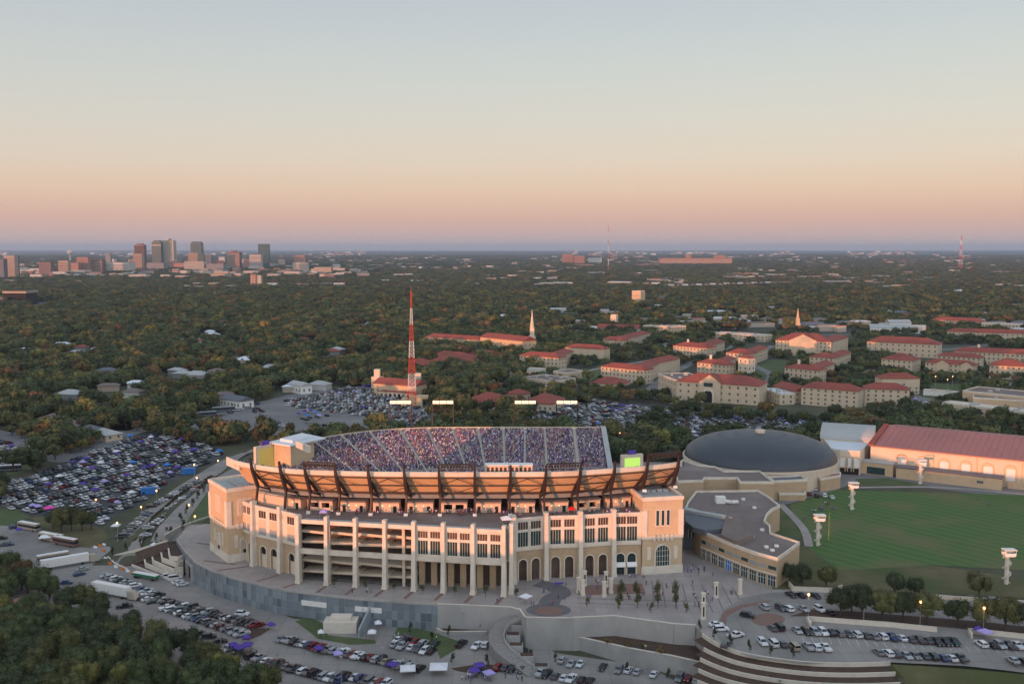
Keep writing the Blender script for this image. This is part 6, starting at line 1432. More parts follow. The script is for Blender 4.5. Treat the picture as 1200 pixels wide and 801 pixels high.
for p, a_, lb in (((895.6, 713), 1.8, 'COL KIND alone on the drive above the brick circle'), ((839.5, 733.5), .1, 'COL KIND by the gate pillars at the drop-off, rear one'), ((845, 739), .15, 'COL KIND by the gate pillars at the drop-off, front one'), ((862, 746.5), .5, 'COL KIND below the drop-off, beside a small tree'), ((876, 723), -.5, 'COL KIND with open tailgate on the drop-off circle')):
    x, y = G(*p, 0); car(x, y, a_, lb, 'cars at the drop-off', z=0)
for i, p in enumerate([(948, 580), (957, 582), (966, 582), (975, 584), (955, 574)]): x, y = G(*p, 0); car(x, y, 1.5, f'COL KIND in the service yard in front of the dome, {ordn(i)} of these', 'cars in the service yard', z=0)
# lower lots
car_row([(541, 756), (559, 758.5), (570.5, 757), (584, 762), (593, 764), (612, 768)], 'the row under the planted wedge', 'cars in the lower lots', ang=1.15)
car_row([(659, 775.5), (669, 779), (680.5, 780), (706.5, 784), (725, 787), (736, 787), (746.5, 789), (766.5, 792)], 'the row under the lower concrete wall', 'cars in the lower lots', ang=1.15)
car_row([(633, 791), (640, 792), (651, 794), (661, 796), (670, 797), (681, 798), (691, 799)], 'the bottom row in front of the lower wall', 'cars in the lower lots', ang=1.15)
car_row([(796, 796), (806, 797), (817, 799), (837, 800), (848, 800)], 'the bottom row at the end of the lower wall', 'cars in the lower lots', ang=1.15)
car_row([(463, 757), (472, 759), (482, 760), (490, 762), (498, 764), (506, 765)], 'the small grass-ringed lot', 'cars in the lower lots', ang=1.15)
car_row([(466, 751), (476, 753), (486, 754), (496, 756), (509, 757)], 'the back of the small grass-ringed lot', 'cars in the lower lots', ang=1.15)
car_row([(583, 784), (592, 784), (601, 785), (611, 786), (555, 789)], 'the bed-side row with purple canopies', 'cars in the lower lots', ang=1.15)
car_row([[(219, 712), (301, 735)], 17], 'the upper double row below the screen wall', 'cars in the double row', ang=.62)
car_row([[(196, 714), (283, 745)], 17], 'the lower double row below the screen wall', 'cars in the double row', ang=.62)
car_row([[(186, 703), (214, 712)], 6], 'the cluster ending the double row', 'cars in the double row', ang=.62)
car_row([[(165, 692), (184, 699)], 4], 'the group right of the white trailer', 'cars in the double row', ang=.62)
car_row([[(161, 700), (180, 706)], 4], 'the lower group right of the white trailer', 'cars in the double row', ang=.62)
car_row([[(125, 676), (158, 688)], 7], 'the row at the road bend above the white trailer', 'cars by the road bend', ang=.62)
car_row([[(330, 750), (385, 763)], 11], 'the middle row right of the planted island', 'cars in the middle rows', ang=1.1)
car_row([[(391, 764), (492, 785)], 19], 'the long middle row with the white awnings', 'cars in the middle rows', ang=1.1)
car_row([[(318, 778), (400, 798)], 14], 'the lower row under the middle rows', 'cars in the middle rows', ang=1.1)
car_row([[(404, 793), (452, 803)], 9], 'the lowest row at the bottom edge', 'cars in the middle rows', ang=1.1)
car_row([[(268, 762), (312, 776)], 6], 'the edge of the wood by the purple canopies', 'cars in the middle rows', ang=1.1, skip=.2)
car_row([[(232, 744), (258, 753)], 3], 'the short tilted group beside the wood', 'cars in the middle rows', ang=.3)
x, y = GT(284, 721); car(x, y, -.15, 'COL KIND driving alone between the double row and the screen wall', 'moving cars', 'suv', PAINT[0])
for i, p in enumerate([(209, 684), (214, 686)]): x, y = GT(*p); car(x, y, .6, f'white car by the terraced planters, {ordn(i)} of two', 'cars by the planters', 'sedan', PAINT[0])
for i, p in enumerate([(199, 677), (205, 679)]): x, y = GT(*p); car(x, y, .5, f'white long van beside the terraced planters, {ordn(i)} of two', 'vans by the planters', 'van', PAINT[0])
car_row([[(171, 628), (198, 600)], 10], 'the row right of the hedge by the ring road', 'cars along the hedge', ang=.25)
car_row([[(200, 597), (240, 567)], 14], 'the upper row right of the hedge by the ring road', 'cars along the hedge', ang=.25)
car_row([[(143, 630), (172, 602)], 10], 'the row left of the hedge by the ring road', 'cars along the hedge', ang=.25)
car_row([[(178, 594), (232, 564)], 14], 'the upper row left of the hedge by the ring road', 'cars along the hedge', ang=.25)
for i, p in enumerate([(2, 632), (10, 639), (2, 640), (17, 619), (97, 668), (93, 674), (146, 712), (78, 684)]): x, y = GT(*p); car(x, y, R.uniform(.1, .9), f'COL KIND by the coaches at the lower left, {ordn(i)} of the loose ones', 'loose cars by the coaches')
print('cars placed', ncar[0])
for t_ in [o for o in scene.objects if 'category' in o.keys() and o['category'] == 'tree']:
    if inpoly(t_.location.x, t_.location.y, LOT_NW): print('tree in lot', t_['label'])
# mass of cars: the large lots
spots = []
def fill_lot(poly, dpx, gap=8.2, occ=.93, rowlen=2.75, ca=0.0, inset=2.0):
    a, c = GT(*dpx[0]), GT(*dpx[1]); d = dirn(a, c); n = (-d[1], d[0]); cx = sum(p[0] for p in poly) / len(poly); cy = sum(p[1] for p in poly) / len(poly)
    rr_ = max(dist(p, (cx, cy)) for p in poly); v = -rr_; row = 0
    while v < rr_:
        u = -rr_
        while u < rr_:
            x, y = cx + d[0] * u + n[0] * v, cy + d[1] * u + n[1] * v
            if inpoly(x, y, poly) and all(inpoly(x + ox, y + oy, poly) for ox, oy in ((inset, 0), (-inset, 0), (0, inset), (0, -inset))) and R.random() < occ: spots.append((x + R.uniform(-.2, .2), y + R.uniform(-.3, .3), math.atan2(d[1], d[0]) + math.pi / 2 + ca + R.uniform(-.05, .05)))
            u += rowlen
        v += 5.3 if row % 2 == 0 else gap; row += 1
fill_lot(LOT_NW, ((20, 590), (230, 535)), 9.0, .88)
fill_lot(LOT_FAR, ((0, 525), (50, 540)), 8.0, .6)
LNa = GP([(415, 455), (484, 460), (505, 488), (505, 502), (455, 505), (440, 490), (345, 478), (330, 470), (372, 462)]); fill_lot(LNa, ((340, 470), (480, 475)), 8, .8)
fill_lot(LOT_N, ((240, 500), (480, 470)), 11, .07)
fill_lot(GP([(238, 493), (262, 482), (300, 474), (300, 478), (262, 488), (250, 496)]), ((240, 492), (300, 475)), 8, .6)
fill_lot(LOT_E, ((640, 495), (740, 480)), 9, .8)
fill_lot(LOT_SE, ((780, 505), (860, 490)), 8.2, .9)
fill_lot(GP([(600, 505), (700, 514), (715, 530), (706, 535), (702, 515), (600, 508)]), ((600, 505), (700, 512)), 8, .5)
for a_, c_, n_ in (((430, 414), (500, 405), 26), ((330, 446), (400, 438), 0), ((400, 425), (450, 421), 18), ((380, 432), (450, 430), 18), ((820, 487), (1200, 524), 26), ((1070, 470), (1098, 477), 12), ((690, 515), (760, 522), 16), ((540, 462), (575, 466), 8), ((1140, 705), (1200, 710), 6)):
    p, q = GT(*a_), GT(*c_)
    for k in range(n_): x, y = lerp2(p, q, k / n_); spots.append((x + R.uniform(-1, 1), y + R.uniform(-3, 3), R.uniform(-.3, .3)))
print('lot spots', len(spots))
left = max(0, 300 - ncar[0]); spots.sort(key=lambda s: s[1] - s[0] * .0); near = [s for s in spots if s[1] < 520 and s[0] < 0][:left]
near_set = set(id(s) for s in near)
near.sort(key=lambda s: (round(s[1] / 12), s[0]))
rows_ = {}
for s in near:
    k = round(s[1] / 12); rows_.setdefault(k, []).append(s)
for ri, k in enumerate(sorted(rows_)):
    for i, s in enumerate(sorted(rows_[k])):
        car(s[0], s[1], s[2], f'COL KIND, {ordn(i)} from left in the {ordn(ri)} nearest asphalt lot row', 'cars in the asphalt lot', parts=False)
b = MB(); b.v = []
for s in spots:
    if id(s) in near_set: continue
    k = R.choices(['sedan', 'suv', 'pickup', 'van'], [38, 36, 20, 6])[0]; c = paint()[1]; g = R.uniform(.85, 1.15); z = terr(s[0], s[1]) + .14; ca, sa = math.cos(s[2]), math.sin(s[2])
    T = (lambda X, Y2, Z2, s=s, z=z, ca=ca, sa=sa: (s[0] + X * ca - Y2 * sa, s[1] + X * sa + Y2 * ca, z + Z2)); b.T = T
    car_into(b, k, 'all', (0, 1, 0), tuple(v * g for v in c)); Lh = PR[k]['L'] / 2; W_ = PR[k]['W'] / 2
    for sx in (-1, 1): b.box(sx * Lh * .62 - .32, sx * Lh * .62 + .32, -W_ - .01, W_ + .01, 0, .62, 0, (.02, .02, .02))
b.T = lambda x, y, z: (x, y, z)
tag(b.build('parked_cars', ['mass_paint', 'car_glass']), 'the uncounted rest of the cars filling the large lots', kind='stuff')
# ---------------------------------------------------------------- coaches, trailers, tents
def bus(x, y, ang, label, L=12.5, c='white', roofc='white', name='coach', cat='coach', z=None, grp=None):
    o = empty(name, label, cat, (x, y, (terr(x, y) if z is None else z) + .14), ang, grp)
    b = MB(); b.box(-L / 2, L / 2, -1.28, 1.28, .45, 1.55); b.box(-L / 2, L / 2, -1.28, 1.28, 2.6, 3.45); b.box(-L / 2, -L / 2 + .25, -1.28, 1.28, 1.55, 2.6); b.build('body', c, o)
    b = MB(); b.box(-L / 2 + .25, L / 2 - .02, -1.24, 1.24, 1.56, 2.59); b.build('window_glass', 'car_glass', o)
    b = MB(); b.box(-L / 2 + .1, L / 2 - .1, -1.2, 1.2, 3.45, 3.52); b.box(-L * .2, -L * .05, -.6, .6, 3.52, 3.75); b.box(L * .15, L * .25, -.6, .6, 3.52, 3.75); b.build('roof', roofc, o)
    for sx in (-.32, .34):
        for sy in (-1, 1): b = MB(); b.tube((L * sx, sy * 1.3, .5), (L * sx, sy * 1.02, .5), .5, 12); b.build('wheel', 'rubber', o)
    return o
def trailer(x, y, ang, label, L=14, h=3.9, m='white', cabm=True, w=1.3):
    o = empty('box_trailer', label, 'trailer', (x, y, terr(x, y) + .14), ang); b = MB(); b.box(-L / 2, L / 2, -w, w, 1.1, h); 
    for k in range(int(L / 1.2)): b.box(-L / 2 + k * 1.2, -L / 2 + k * 1.2 + .05, -w - .03, w + .03, 1.15, h - .05)
    b.build('box', m, o); b = MB(); b.box(-L / 2 + .5, L / 2 - .5, -.6, .6, .8, 1.1); b.build('chassis', 'rubber', o)
    b = MB(); b.box(-L / 2 + .1, L / 2 - .1, -w + .1, w - .1, h, h + .06); b.build('roof', 'white', o)
    for sx in (-.38, -.3, .36):
        for sy in (-1, 1): b = MB(); b.tube((L * sx, sy * w, .5), (L * sx, sy * (w - .3), .5), .5, 12); b.build('wheel', 'rubber', o)
    if cabm:
        b = MB(); b.hexa([(L / 2 + .3, -1.2, .5), (L / 2 + 4.2, -1.2, .5), (L / 2 + 4.2, 1.2, .5), (L / 2 + .3, 1.2, .5), (L / 2 + .3, -1.2, 3.2), (L / 2 + 2.6, -1.2, 3.2), (L / 2 + 2.6, 1.2, 3.2), (L / 2 + .3, 1.2, 3.2)]); b.build('cab', 'city_cream', o)
    return o
x, y = GT(131, 698); trailer(x, y, -.42, 'big white box trailer parked along the wood edge below the road bend', 17, 4.4)
x, y = GT(76, 664); trailer(x, y, .62, 'long white trailer lying diagonally above the wood', 18, 4.2)
x, y = GT(62, 658); bus(x, y, .62, 'dark-windowed coach just left of the long white trailer', 12, 'city_beige')
x, y = GT(77, 639); bus(x, y, -.45, 'dark coach at the right end of the line by the bare slope', 13, 'city_brown')
x, y = GT(60, 634); bus(x, y, -.45, 'tan coach in the middle of the line by the bare slope', 13, 'city_beige', name='motorhome', cat='motorhome')
x, y = GT(34, 621); bus(x, y, -.45, 'pale motorhome at the left end of the line by the bare slope', 12, 'city_beige', name='motorhome', cat='motorhome')
x, y = GT(10, 552); bus(x, y, .3, 'white-roofed dark bus by the left lawn strip', 13, 'slate')
for i, p in enumerate([(240, 488), (262, 482), (284, 477)]): x, y = GT(*p); bus(x, y, .42, f'dark bus with pale roof parked at the top edge of the north lot, {ordn(i)} from the left', 16, 'slate', 'grey_roof', grp='buses by the north lot')
x, y = GT(171, 678); o = trailer(x, y, -.42, 'low green open trailer below the planted corner bank', 12, 2.0, 'plastic_green', False)
x, y = GT(382, 569) if False else GT(163, 566)
for i, p in enumerate([(174, 578), (221, 555), (31, 534)]):
    x, y = GT(*p); o = empty('container', ['bright blue container at the bottom corner of the asphalt lot', 'bright blue container at the right tip of the asphalt lot', 'bright blue canopy truck on the corner lot'][i], 'container', (x, y, terr(x, y) + .14), .35); b = MB(); b.box(-3.6, 3.6, -1.4, 1.4, 0, 3.0)
    for k in range(12): b.box(-3.5 + k * .6, -3.3 + k * .6, -1.46, 1.46, .1, 2.9)
    b.build('box', 'plastic_blue', o); b = MB(); b.box(-3.7, 3.7, -1.5, 1.5, 3.0, 3.1); b.build('lid', 'plastic_blue', o)
TINTS = {'purple': (.10, .06, .30), 'white': (.68, .68, .70), 'blue': (.04, .20, .55), 'pink': (.75, .08, .40), 'lilac': (.38, .32, .62)}
def tent(x, y, ang, label, c='purple', s=3.0, z=None, grp='tailgate canopies', sy=None):
    sy = sy or s; o = empty('canopy_tent', label, 'canopy', (x, y, (terr(x, y) if z is None else z) + .14), ang, grp); b = MB(); h = 2.3; s *= .78; sy *= .78; a, d = s / 2, sy / 2
    E = [(-a, -d, h), (a, -d, h), (a, d, h), (-a, d, h)]; L0 = [(p[0], p[1], h - .3) for p in E]
    for i in range(4): b.face([E[i], E[(i + 1) % 4], (0, 0, h + .9)]); b.face([L0[i], L0[(i + 1) % 4], E[(i + 1) % 4], E[i]])
    t = b.build('canopy_cloth', 'cloth', o); t['tint'] = TINTS[c]
    for sx in (-1, 1):
        for sy_ in (-1, 1): b = MB(); b.tube((sx * a * .95, sy_ * d * .95, 0), (sx * a * .95, sy_ * d * .95, h), .04, 4); b.build('leg', 'pole', o)
    return o
for i, (p, c, s, lb, z) in enumerate([((562, 787), 'purple', 4, 'purple canopy left of a pair near the bottom centre', None), ((556, 793), 'purple', 4, 'purple canopy, front one of the pair near the bottom centre', None), ((573, 796), 'lilac', 4, 'lilac canopy beside dark-clothed people at the bottom centre', None), ((514, 789), 'white', 7, 'long white awning with dark posts at the bottom centre', None), ((374, 767), 'purple', 3.4, 'purple canopy under the middle row of cars', None), ((396, 773), 'lilac', 3.4, 'lilac canopy behind the long middle row', None), ((460, 786), 'purple', 4, 'purple and white canopy at the long middle row', None), ((478, 791), 'white', 6, 'white canopy at the right end of the long middle row', None),
    ((281, 766), 'purple', 4, 'dark purple canopy nearest the wood edge', None), ((290, 763), 'purple', 4, 'purple canopy right of the one nearest the wood', None), ((274, 763), 'purple', 3.4, 'small purple canopy against the wood', None), ((318, 739), 'purple', 3, 'purple canopy at the tip of the planted island', None), ((289, 754), 'purple', 3, 'purple canopy at the foot of the planted island', None),
    ((616, 706), 'white', 4.2, 'white peaked tent left of the brick circle of the drive', 0), ((1154, 748), 'lilac', 4.5, 'white and purple canopy at the cream wall of the upper lot', 0), ((1146, 745), 'purple', 3, 'small dark purple canopy behind the white and purple one', 0), ((136, 621), 'white', 4.5, 'white peaked tent at the road bend corner', None), ((55, 634), 'white', 7, 'white awning between the coaches', None), ((23, 626), 'purple', 3.5, 'purple canopy left of the coaches', None), ((58, 600), 'pink', 5.5, 'bright pink canopy at the lower edge of the asphalt lot', None), ((45, 598), 'lilac', 4, 'lilac canopy left of the pink one', None), ((376, 748), 'white', 2.5, 'small white tent below the screen wall', -9.5), ((443, 737), 'white', 3, 'white stand tent under a lamp at the screen wall', None), ((436, 748), 'white', 3.5, 'white canopy beside the stair house fin', None), ((181, 644), 'white', 3, 'small white tent behind the planted corner bank', None)]):
    x, y = GT(*p) if z is None else G(*p, z); tent(x, y, R.uniform(0, 1), lb, c, s, z=z)
inlot = [s for s in spots if s[1] < 700 and s[0] < -120]
for i in range(46):
    s = R.choice(inlot); c = R.choices(['purple', 'lilac', 'blue', 'white'], [6, 2, .6, 2])[0]; tent(s[0], s[1], s[2], f'{c} tailgate canopy among the cars of the large asphalt lot on the left', c, R.uniform(2.8, 3.8), grp='tailgate canopies in the asphalt lot', sy=R.uniform(2.8, 5.5))
east = [s for s in spots if s[1] > 560 and s[0] > 0]
for i in range(34):
    s = R.choice(east); c = R.choices(['purple', 'lilac', 'blue', 'white'], [5, 3, 2, 2])[0]; tent(s[0], s[1], s[2], f'{c} tailgate canopy in the lots behind the far stand', c, R.uniform(2.8, 4), grp='tailgate canopies behind the far stand')
for i, (p, c) in enumerate([((350, 488), 'purple'), ((357, 485), 'purple'), ((364, 484), 'purple'), ((370, 486), 'blue'), ((360, 490), 'blue'), ((374, 490), 'lilac'), ((426, 455), 'purple'), ((432, 454), 'purple'), ((398, 463), 'lilac'), ((426, 480), 'purple'), ((418, 462), 'lilac')]):
    x, y = GT(*p); tent(x, y, .3, f'{c} canopy {"in the isolated cluster in the middle" if i < 6 else "by the red-roofed church side"} of the north lot, {ordn(i)}', c, 4, grp='canopies in the north lot')
x, y = G(537.5 * 1.0 + 50, 590, 22) if False else (-2.0, 340.5)
o = tent(x, y, .2, 'pinkish white peaked tent on the upper concourse at the corner of the facade', 'white', 4.6, z=21.9, grp=None)
x, y = (21.5, 353.2); tent(x, y, 0, 'red canopy on the upper concourse in front of the booths', 'pink', 3, z=21.9, grp=None).children[0]['tint'] = (.6, .02, .02)
x, y = (-67.5, 349.5); tent(x, y, 0, 'purple and white canopy on the left of the upper concourse', 'lilac', 3.4, z=21.9, grp=None)
# ---------------------------------------------------------------- people
def person_mesh(pose, seed):
    bmv = bpy.data.meshes.new('skin'); st_ = {'stand': 0.0, 'walk': .26}[pose]; arm = {'stand': .06, 'walk': .3}[pose]
    V = [(0, 0, .95, .15, .11), (0, 0, 1.18, .15, .11), (0, 0, 1.40, .17, .11), (0, 0, 1.52, .06, .06), (0, .01, 1.62, .085, .10), (0, 0, 1.74, .07, .085),
         (-.10, 0, .90, .10, .10), (-.11, st_ * .5, .50, .07, .07), (-.11, st_ * .2 - st_ * .9, .09, .045, .05), (-.11, st_ * .2 - st_ * .9 + .14, .04, .045, .03),
         (.10, 0, .90, .10, .10), (.11, st_ * .7, .50, .07, .07), (.11, st_ * 1.0, .09, .045, .05), (.11, st_ * 1.0 + .14, .04, .045, .03),
         (-.21, 0, 1.40, .06, .06), (-.26, -arm * .4, 1.13, .045, .045), (-.25, arm * .5, .90, .035, .035), (-.25, arm * .7, .80, .03, .04),
         (.21, 0, 1.40, .06, .06), (.26, arm * .3, 1.13, .045, .045), (.25, arm * .9, .92, .035, .035), (.25, arm * 1.1, .83, .03, .04)]
    E = [(0, 1), (1, 2), (2, 3), (3, 4), (4, 5), (0, 6), (6, 7), (7, 8), (8, 9), (0, 10), (10, 11), (11, 12), (12, 13), (2, 14), (14, 15), (15, 16), (16, 17), (2, 18), (18, 19), (19, 20), (20, 21)]
    bmv.from_pydata([v[:3] for v in V], E, []); o = bpy.data.objects.new('skin', bmv); COL.objects.link(o); m = o.modifiers.new('s', 'SKIN'); m.use_smooth_shade = True
    for i, v in enumerate(V): bmv.skin_vertices[0].data[i].radius = v[3:5]; bmv.skin_vertices[0].data[i].use_root = (i == 0)
    ms = o.modifiers.new('u', 'SUBSURF'); ms.levels = 1; ms.render_levels = 1
    dg = bpy.context.evaluated_depsgraph_get(); me_ = bpy.data.meshes.new_from_object(o.evaluated_get(dg)); bpy.data.objects.remove(o); me_.name = 'person'
    me_.materials.clear()
    for q in ('cloth', 'trousers', 'skin', 'hair'): me_.materials.append(MATS[q])
    for p in me_.polygons:
        c = p.center; p.use_smooth = True
        p.material_index = 3 if c.z > 1.70 or (c.z > 1.6 and c.y < -.02) else 2 if c.z > 1.49 or (abs(c.x) > .2 and c.z < 1.15) else 0 if c.z > .93 else 1
    return me_
PM = [person_mesh('stand', 1), person_mesh('walk', 2)]
SH = {'purple': (.12, .06, .40), 'white': (.6, .6, .6), 'black': (.03, .03, .035), 'red': (.4, .03, .03), 'grey': (.2, .2, .22), 'dark blue': (.03, .05, .14)}
def people(poly, n, z, where, grp):
    xs = [p[0] for p in poly]; ys = [p[1] for p in poly]; k = 0
    while k < n:
        x, y = R.uniform(min(xs), max(xs)), R.uniform(min(ys), max(ys))
        if not inpoly(x, y, poly): continue
        if R.random() < .45 and k: x, y = last[0] + R.uniform(-1.4, 1.4), last[1] + R.uniform(-1.2, 1.2)
        c = R.choices(list(SH), [5, 3, 3, 1, 2, 1])[0]; w = R.random() < .6; o = link('person', PM[w], None, (x, y, z if z is not None else terr(x, y) + .12)); o.rotation_euler.z = R.random() * 6.28; s = R.uniform(.95, 1.05); o.scale = (s, s, s); o['tint'] = SH[c]
        tag(o, f'person in a {c} top {"walking" if w else "standing"} {where}', 'person', grp); last = (x, y); k += 1
people([(22, 332), (24, 345), (46, 350), (60, 352), (60, 322), (40, 318), (24, 322)], 34, 0, 'on the tree plaza', 'people on the tree plaza')
people([(62, 340), (74, 352), (70, 364), (63, 356)], 16, 0, 'between the right tower and the athletics building', 'people by the athletics building')
people([(60, 318), (76, 330), (74, 338), (60, 332)], 14, 0, 'by the white gate pillars', 'people by the gate pillars')
people([(0, 322), (10, 340), (20, 342), (20, 320)], 12, 0, 'around the driveway circle', 'people round the driveway')
people([(-2, 322), (-4, 328), (-60, 339), (-62, 334)], 6, 0, 'on the podium walk', 'people on the podium walk')
people([G(*p, 22) for p in [(375, 603), (600, 604), (600, 600), (375, 600)]] , 90, 21.95, 'on the upper concourse', 'people on the upper concourse')
people([(2, 350), (2, 352), (44, 357), (44, 354)], 34, 21.95, 'on the concourse above the brick arcade', 'people above the arcade')
people(GP([(555, 782), (610, 786), (608, 800), (540, 800)]), 26, None, 'among the purple canopies at the bottom centre', 'people at the bottom centre')
people(GP([(270, 758), (310, 768), (300, 775), (268, 768)]), 14, None, 'by the canopies at the wood edge', 'people by the wood edge')
people(GP([(188, 622), (200, 618), (206, 630), (190, 632)]), 7, None, 'on the path above the planted corner', 'people above the planted corner')
people(GP([(455, 742), (515, 748), (512, 752), (458, 748)]), 10, None, 'behind the cars of the grass-ringed lot', 'people in the grass-ringed lot')
people([G(*p, 0) for p in [(935, 612), (985, 608), (990, 592), (960, 590)]], 24, .1, 'on the practice field near its left towers', 'people on the practice field')
people([G(*p, 0) for p in [(1135, 572), (1190, 600), (1180, 610), (1125, 580)]], 3, .1, 'alone out on the practice field', 'people out on the field')
# ---------------------------------------------------------------- lamps, gates, towers on the field
def lamp(px, py, label, h=7.5, lit=True, z=None, grp='lit street lamps', world=None):
    x, y = world or (GT(px, py) if z is None else G(px, py, z)); z0 = terr(x, y) if z is None else z
    o = empty('street_lamp', label, 'street lamp', (x, y, z0), group=grp); b = MB(); b.tube((0, 0, 0), (0, 0, h), .11, 6, r2=.06); b.box(-.25, .25, -.25, .25, 0, .5); b.build('post', 'pole', o)
    b = MB(); b.lathe([(.12, h - .1), (.36, h + .1), (.4, h + .55), (.18, h + .75)], 8); b.build('lamp_head', 'lamp_glow' if lit else 'pole', o)
    if lit:
        li = bpy.data.lights.new('lamp', 'POINT'); li.energy = 90; li.color = (1, .55, .25); li.shadow_soft_size = .35; lo = link('lamp', li, o, (0, 0, h - .6))
for p, lb in [((138, 633), 'lit lamp at the tip of the planted corner bank'), ((113, 604), 'lit lamp at the lower corner of the asphalt lot'), ((166, 613), 'lit lamp in the hedge between the two ring roads'), ((184, 593), 'lit lamp midway up the ring road hedge'), ((228, 561), 'lit lamp by the blue container at the lot tip'), ((256, 556), 'lit lamp close to the left stadium tower'), ((229, 586 + 40), 'lit lamp on the green beside the left tower'), ((222, 612), 'lit lamp in the evergreen row beside the left tower'), ((231, 577), 'lit lamp at the top of the evergreen row')]: lamp(*p, lb)
for p, lb in [((947, 724), 'lit lamp at the left end of the long cream wall'), ((1012, 728), 'lit lamp in front of the big trees above the cream wall'), ((1078, 733), 'lit lamp near the right end of the long cream wall'), ((1152, 741), 'lit lamp behind the purple and white canopy')]: lamp(*p, lb, z=0)
for p, lb in [((345, 721), 'lit lamp against the screen wall below the first pale panel'), ((472, 732), 'lit lamp against the right part of the screen wall'), ((500, 734), 'lit lamp at the right end of the glazed screen wall')]: lamp(*p, lb, 4.2)
for p, lb in [((259, 756), 'dark lamp post at the wood edge below the double row'), ((325, 768), 'dark lamp post left of the middle row of cars'), ((448, 792), 'dark lamp post in front of the long middle row'), ((543, 748), 'dark lamp post in front of the ribbed concrete wall'), ((642, 748), 'dark lamp post against the wall under the driveway circle'), ((756, 789), 'dark lamp post against the lower concrete wall'), ((914, 795), 'dark lamp post rising from the curved terraces'), ((400, 803), 'dark lamp post at the bottom edge')]: lamp(*p, lb, 8.5, False, grp='unlit lamp posts')
for i in range(16):
    px_, py_ = [(700, 520), (726, 523), (742, 508), (718, 486), (690, 478), (860, 492), (905, 488), (560, 472), (548, 420), (1096, 452), (1110, 456), (1116, 452), (470, 500), (402, 470), (350, 470), (986, 500)][i]
    lamp(px_, py_, f'small distant lamp in the lots and greens behind the stadium, {ordn(i)} of these', 8, i in (0, 1, 9, 10, 11, 6), z=0, grp='distant lamps')
def gate(px, py, label, open_=True, h=5.2):
    x, y = G(px, py, 0); o = empty('gate_pillar', label, 'gate pillar', (x, y, 0), .2); b = MB(); b.box(-.75, .75, -.6, .6, 0, .9); b.box(-.6, -.3, -.45, .45, .9, h - 1); b.box(.3, .6, -.45, .45, .9, h - 1); b.box(-.6, .6, -.45, .45, h - 1, h); b.box(-.75, .75, -.6, .6, h, h + .3); b.build('stone_frame', 'stone', o)
    b = MB(); b.box(-.3, .3, -.1, .1, .9, h - 1) if open_ else b.box(-.3, .3, -.46, .46, .9, h - 1); b.build('dark_opening' if open_ else 'stone_infill', 'dark_void' if open_ else 'stone', o)
for p, op, lb in [((685, 686), True, 'white framed gate pillar at the back left of the plaza gateway'), ((710, 687), True, 'white framed gate pillar at the back right of the plaza gateway'), ((683, 697), False, 'broad solid pillar at the front left of the plaza gateway'), ((708, 699), False, 'broad solid pillar at the front right of the plaza gateway'), ((678, 694), False, 'slim pillar at the outer left of the plaza gateway'), ((716, 695), False, 'slim pillar at the outer right of the plaza gateway'), ((824, 725), True, 'front one of the white framed pillars at the drop-off'), ((824, 713), True, 'second white framed pillar at the drop-off'), ((839, 700), True, 'third white framed pillar, between the first ones and the solid one'), ((867, 696), False, 'pale solid pillar near the athletics building corner')]: gate(*p, lb, op)
for px_, py_, lb in [((998), 597, 'white camera tower left of the others at the top left corner of the field'), (958, 639, 'white camera tower nearest the athletics building'), (1078, 567, 'pink-lit camera tower against the indoor practice hall'), (1179, 684, 'white camera tower at the near right of the practice field')]:
    x, y = G(px_, py_, 0); o = empty('camera_tower', lb, 'tower', (x, y, 0)); o.scale = (.9, .9, .84); b = MB(); b.tube((0, 0, 0), (0, 0, 12.4), .8, 8)
    for k in range(26):
        a = k * .62; z = .5 + k * .45; b.hexa([(0, 0, z), (1.7 * math.cos(a), 1.7 * math.sin(a), z), (1.7 * math.cos(a + .6), 1.7 * math.sin(a + .6), z), (.1, .1, z)] + [(0, 0, z + .3), (1.7 * math.cos(a), 1.7 * math.sin(a), z + .3), (1.7 * math.cos(a + .6), 1.7 * math.sin(a + .6), z + .3), (.1, .1, z + .3)])
    b.build('spiral_stair', 'stone', o); b = MB(); b.box(-1.2, 2.4, -1.5, 1.5, 12.2, 12.5); b.box(-1.6, 2.8, -1.5, -1.42, 12.5, 13.6); b.box(-1.6, 2.8, 1.42, 1.5, 12.5, 13.6); b.box(2.72, 2.8, -1.5, 1.5, 12.5, 13.6); b.build('platform', 'white', o)
    b = MB(); b.box(-1.8, 3.0, -1.7, 1.7, 14.8, 15.1); b.build('canopy', 'white', o)
    for sx in (-1.5, 2.7):
        for sy in (-1.4, 1.4): b = MB(); b.tube((sx, sy, 12.5), (sx, sy, 14.8), .08, 4); b.build('post', 'white', o)
x, y = G(971, 633, 0); o = empty('goal_post', 'yellow football goal post at the left end of the practice field', 'goal post', (x, y, 0), 1.2); b = MB(); b.tube((0, 0, 0), (0, 0, 3), .12, 6); b.tube((-2.8, 0, 3), (2.8, 0, 3), .1, 6); b.build('crossbar', 'screen_yellow', o)
MATS['goal_yellow'] = mat('goal_yellow', (.6, .45, .04), .5, 0); o.children[0].data.materials[0] = MATS['goal_yellow']
for s_ in (-2.8, 2.8): b = MB(); b.tube((s_, 0, 3), (s_, 0, 11), .06, 6); b.build('upright', 'goal_yellow', o)
def barrier(px, py, c, i): x, y = GT(px, py); b = MB(); b.hexa([(-1, -.3, 0), (1, -.3, 0), (1, .3, 0), (-1, .3, 0), (-1, -.1, .9), (1, -.1, .9), (1, .1, .9), (-1, .1, .9)]); o = b.build('road_barrier', c); o.location = (x, y, terr(x, y) + .13); o.rotation_euler.z = -.5; tag(o, f'{"orange" if c == "plastic_orange" else "white"} road barrier round the planted corner bend, {ordn(i)} from the left', 'barrier', 'barriers at the corner bend')
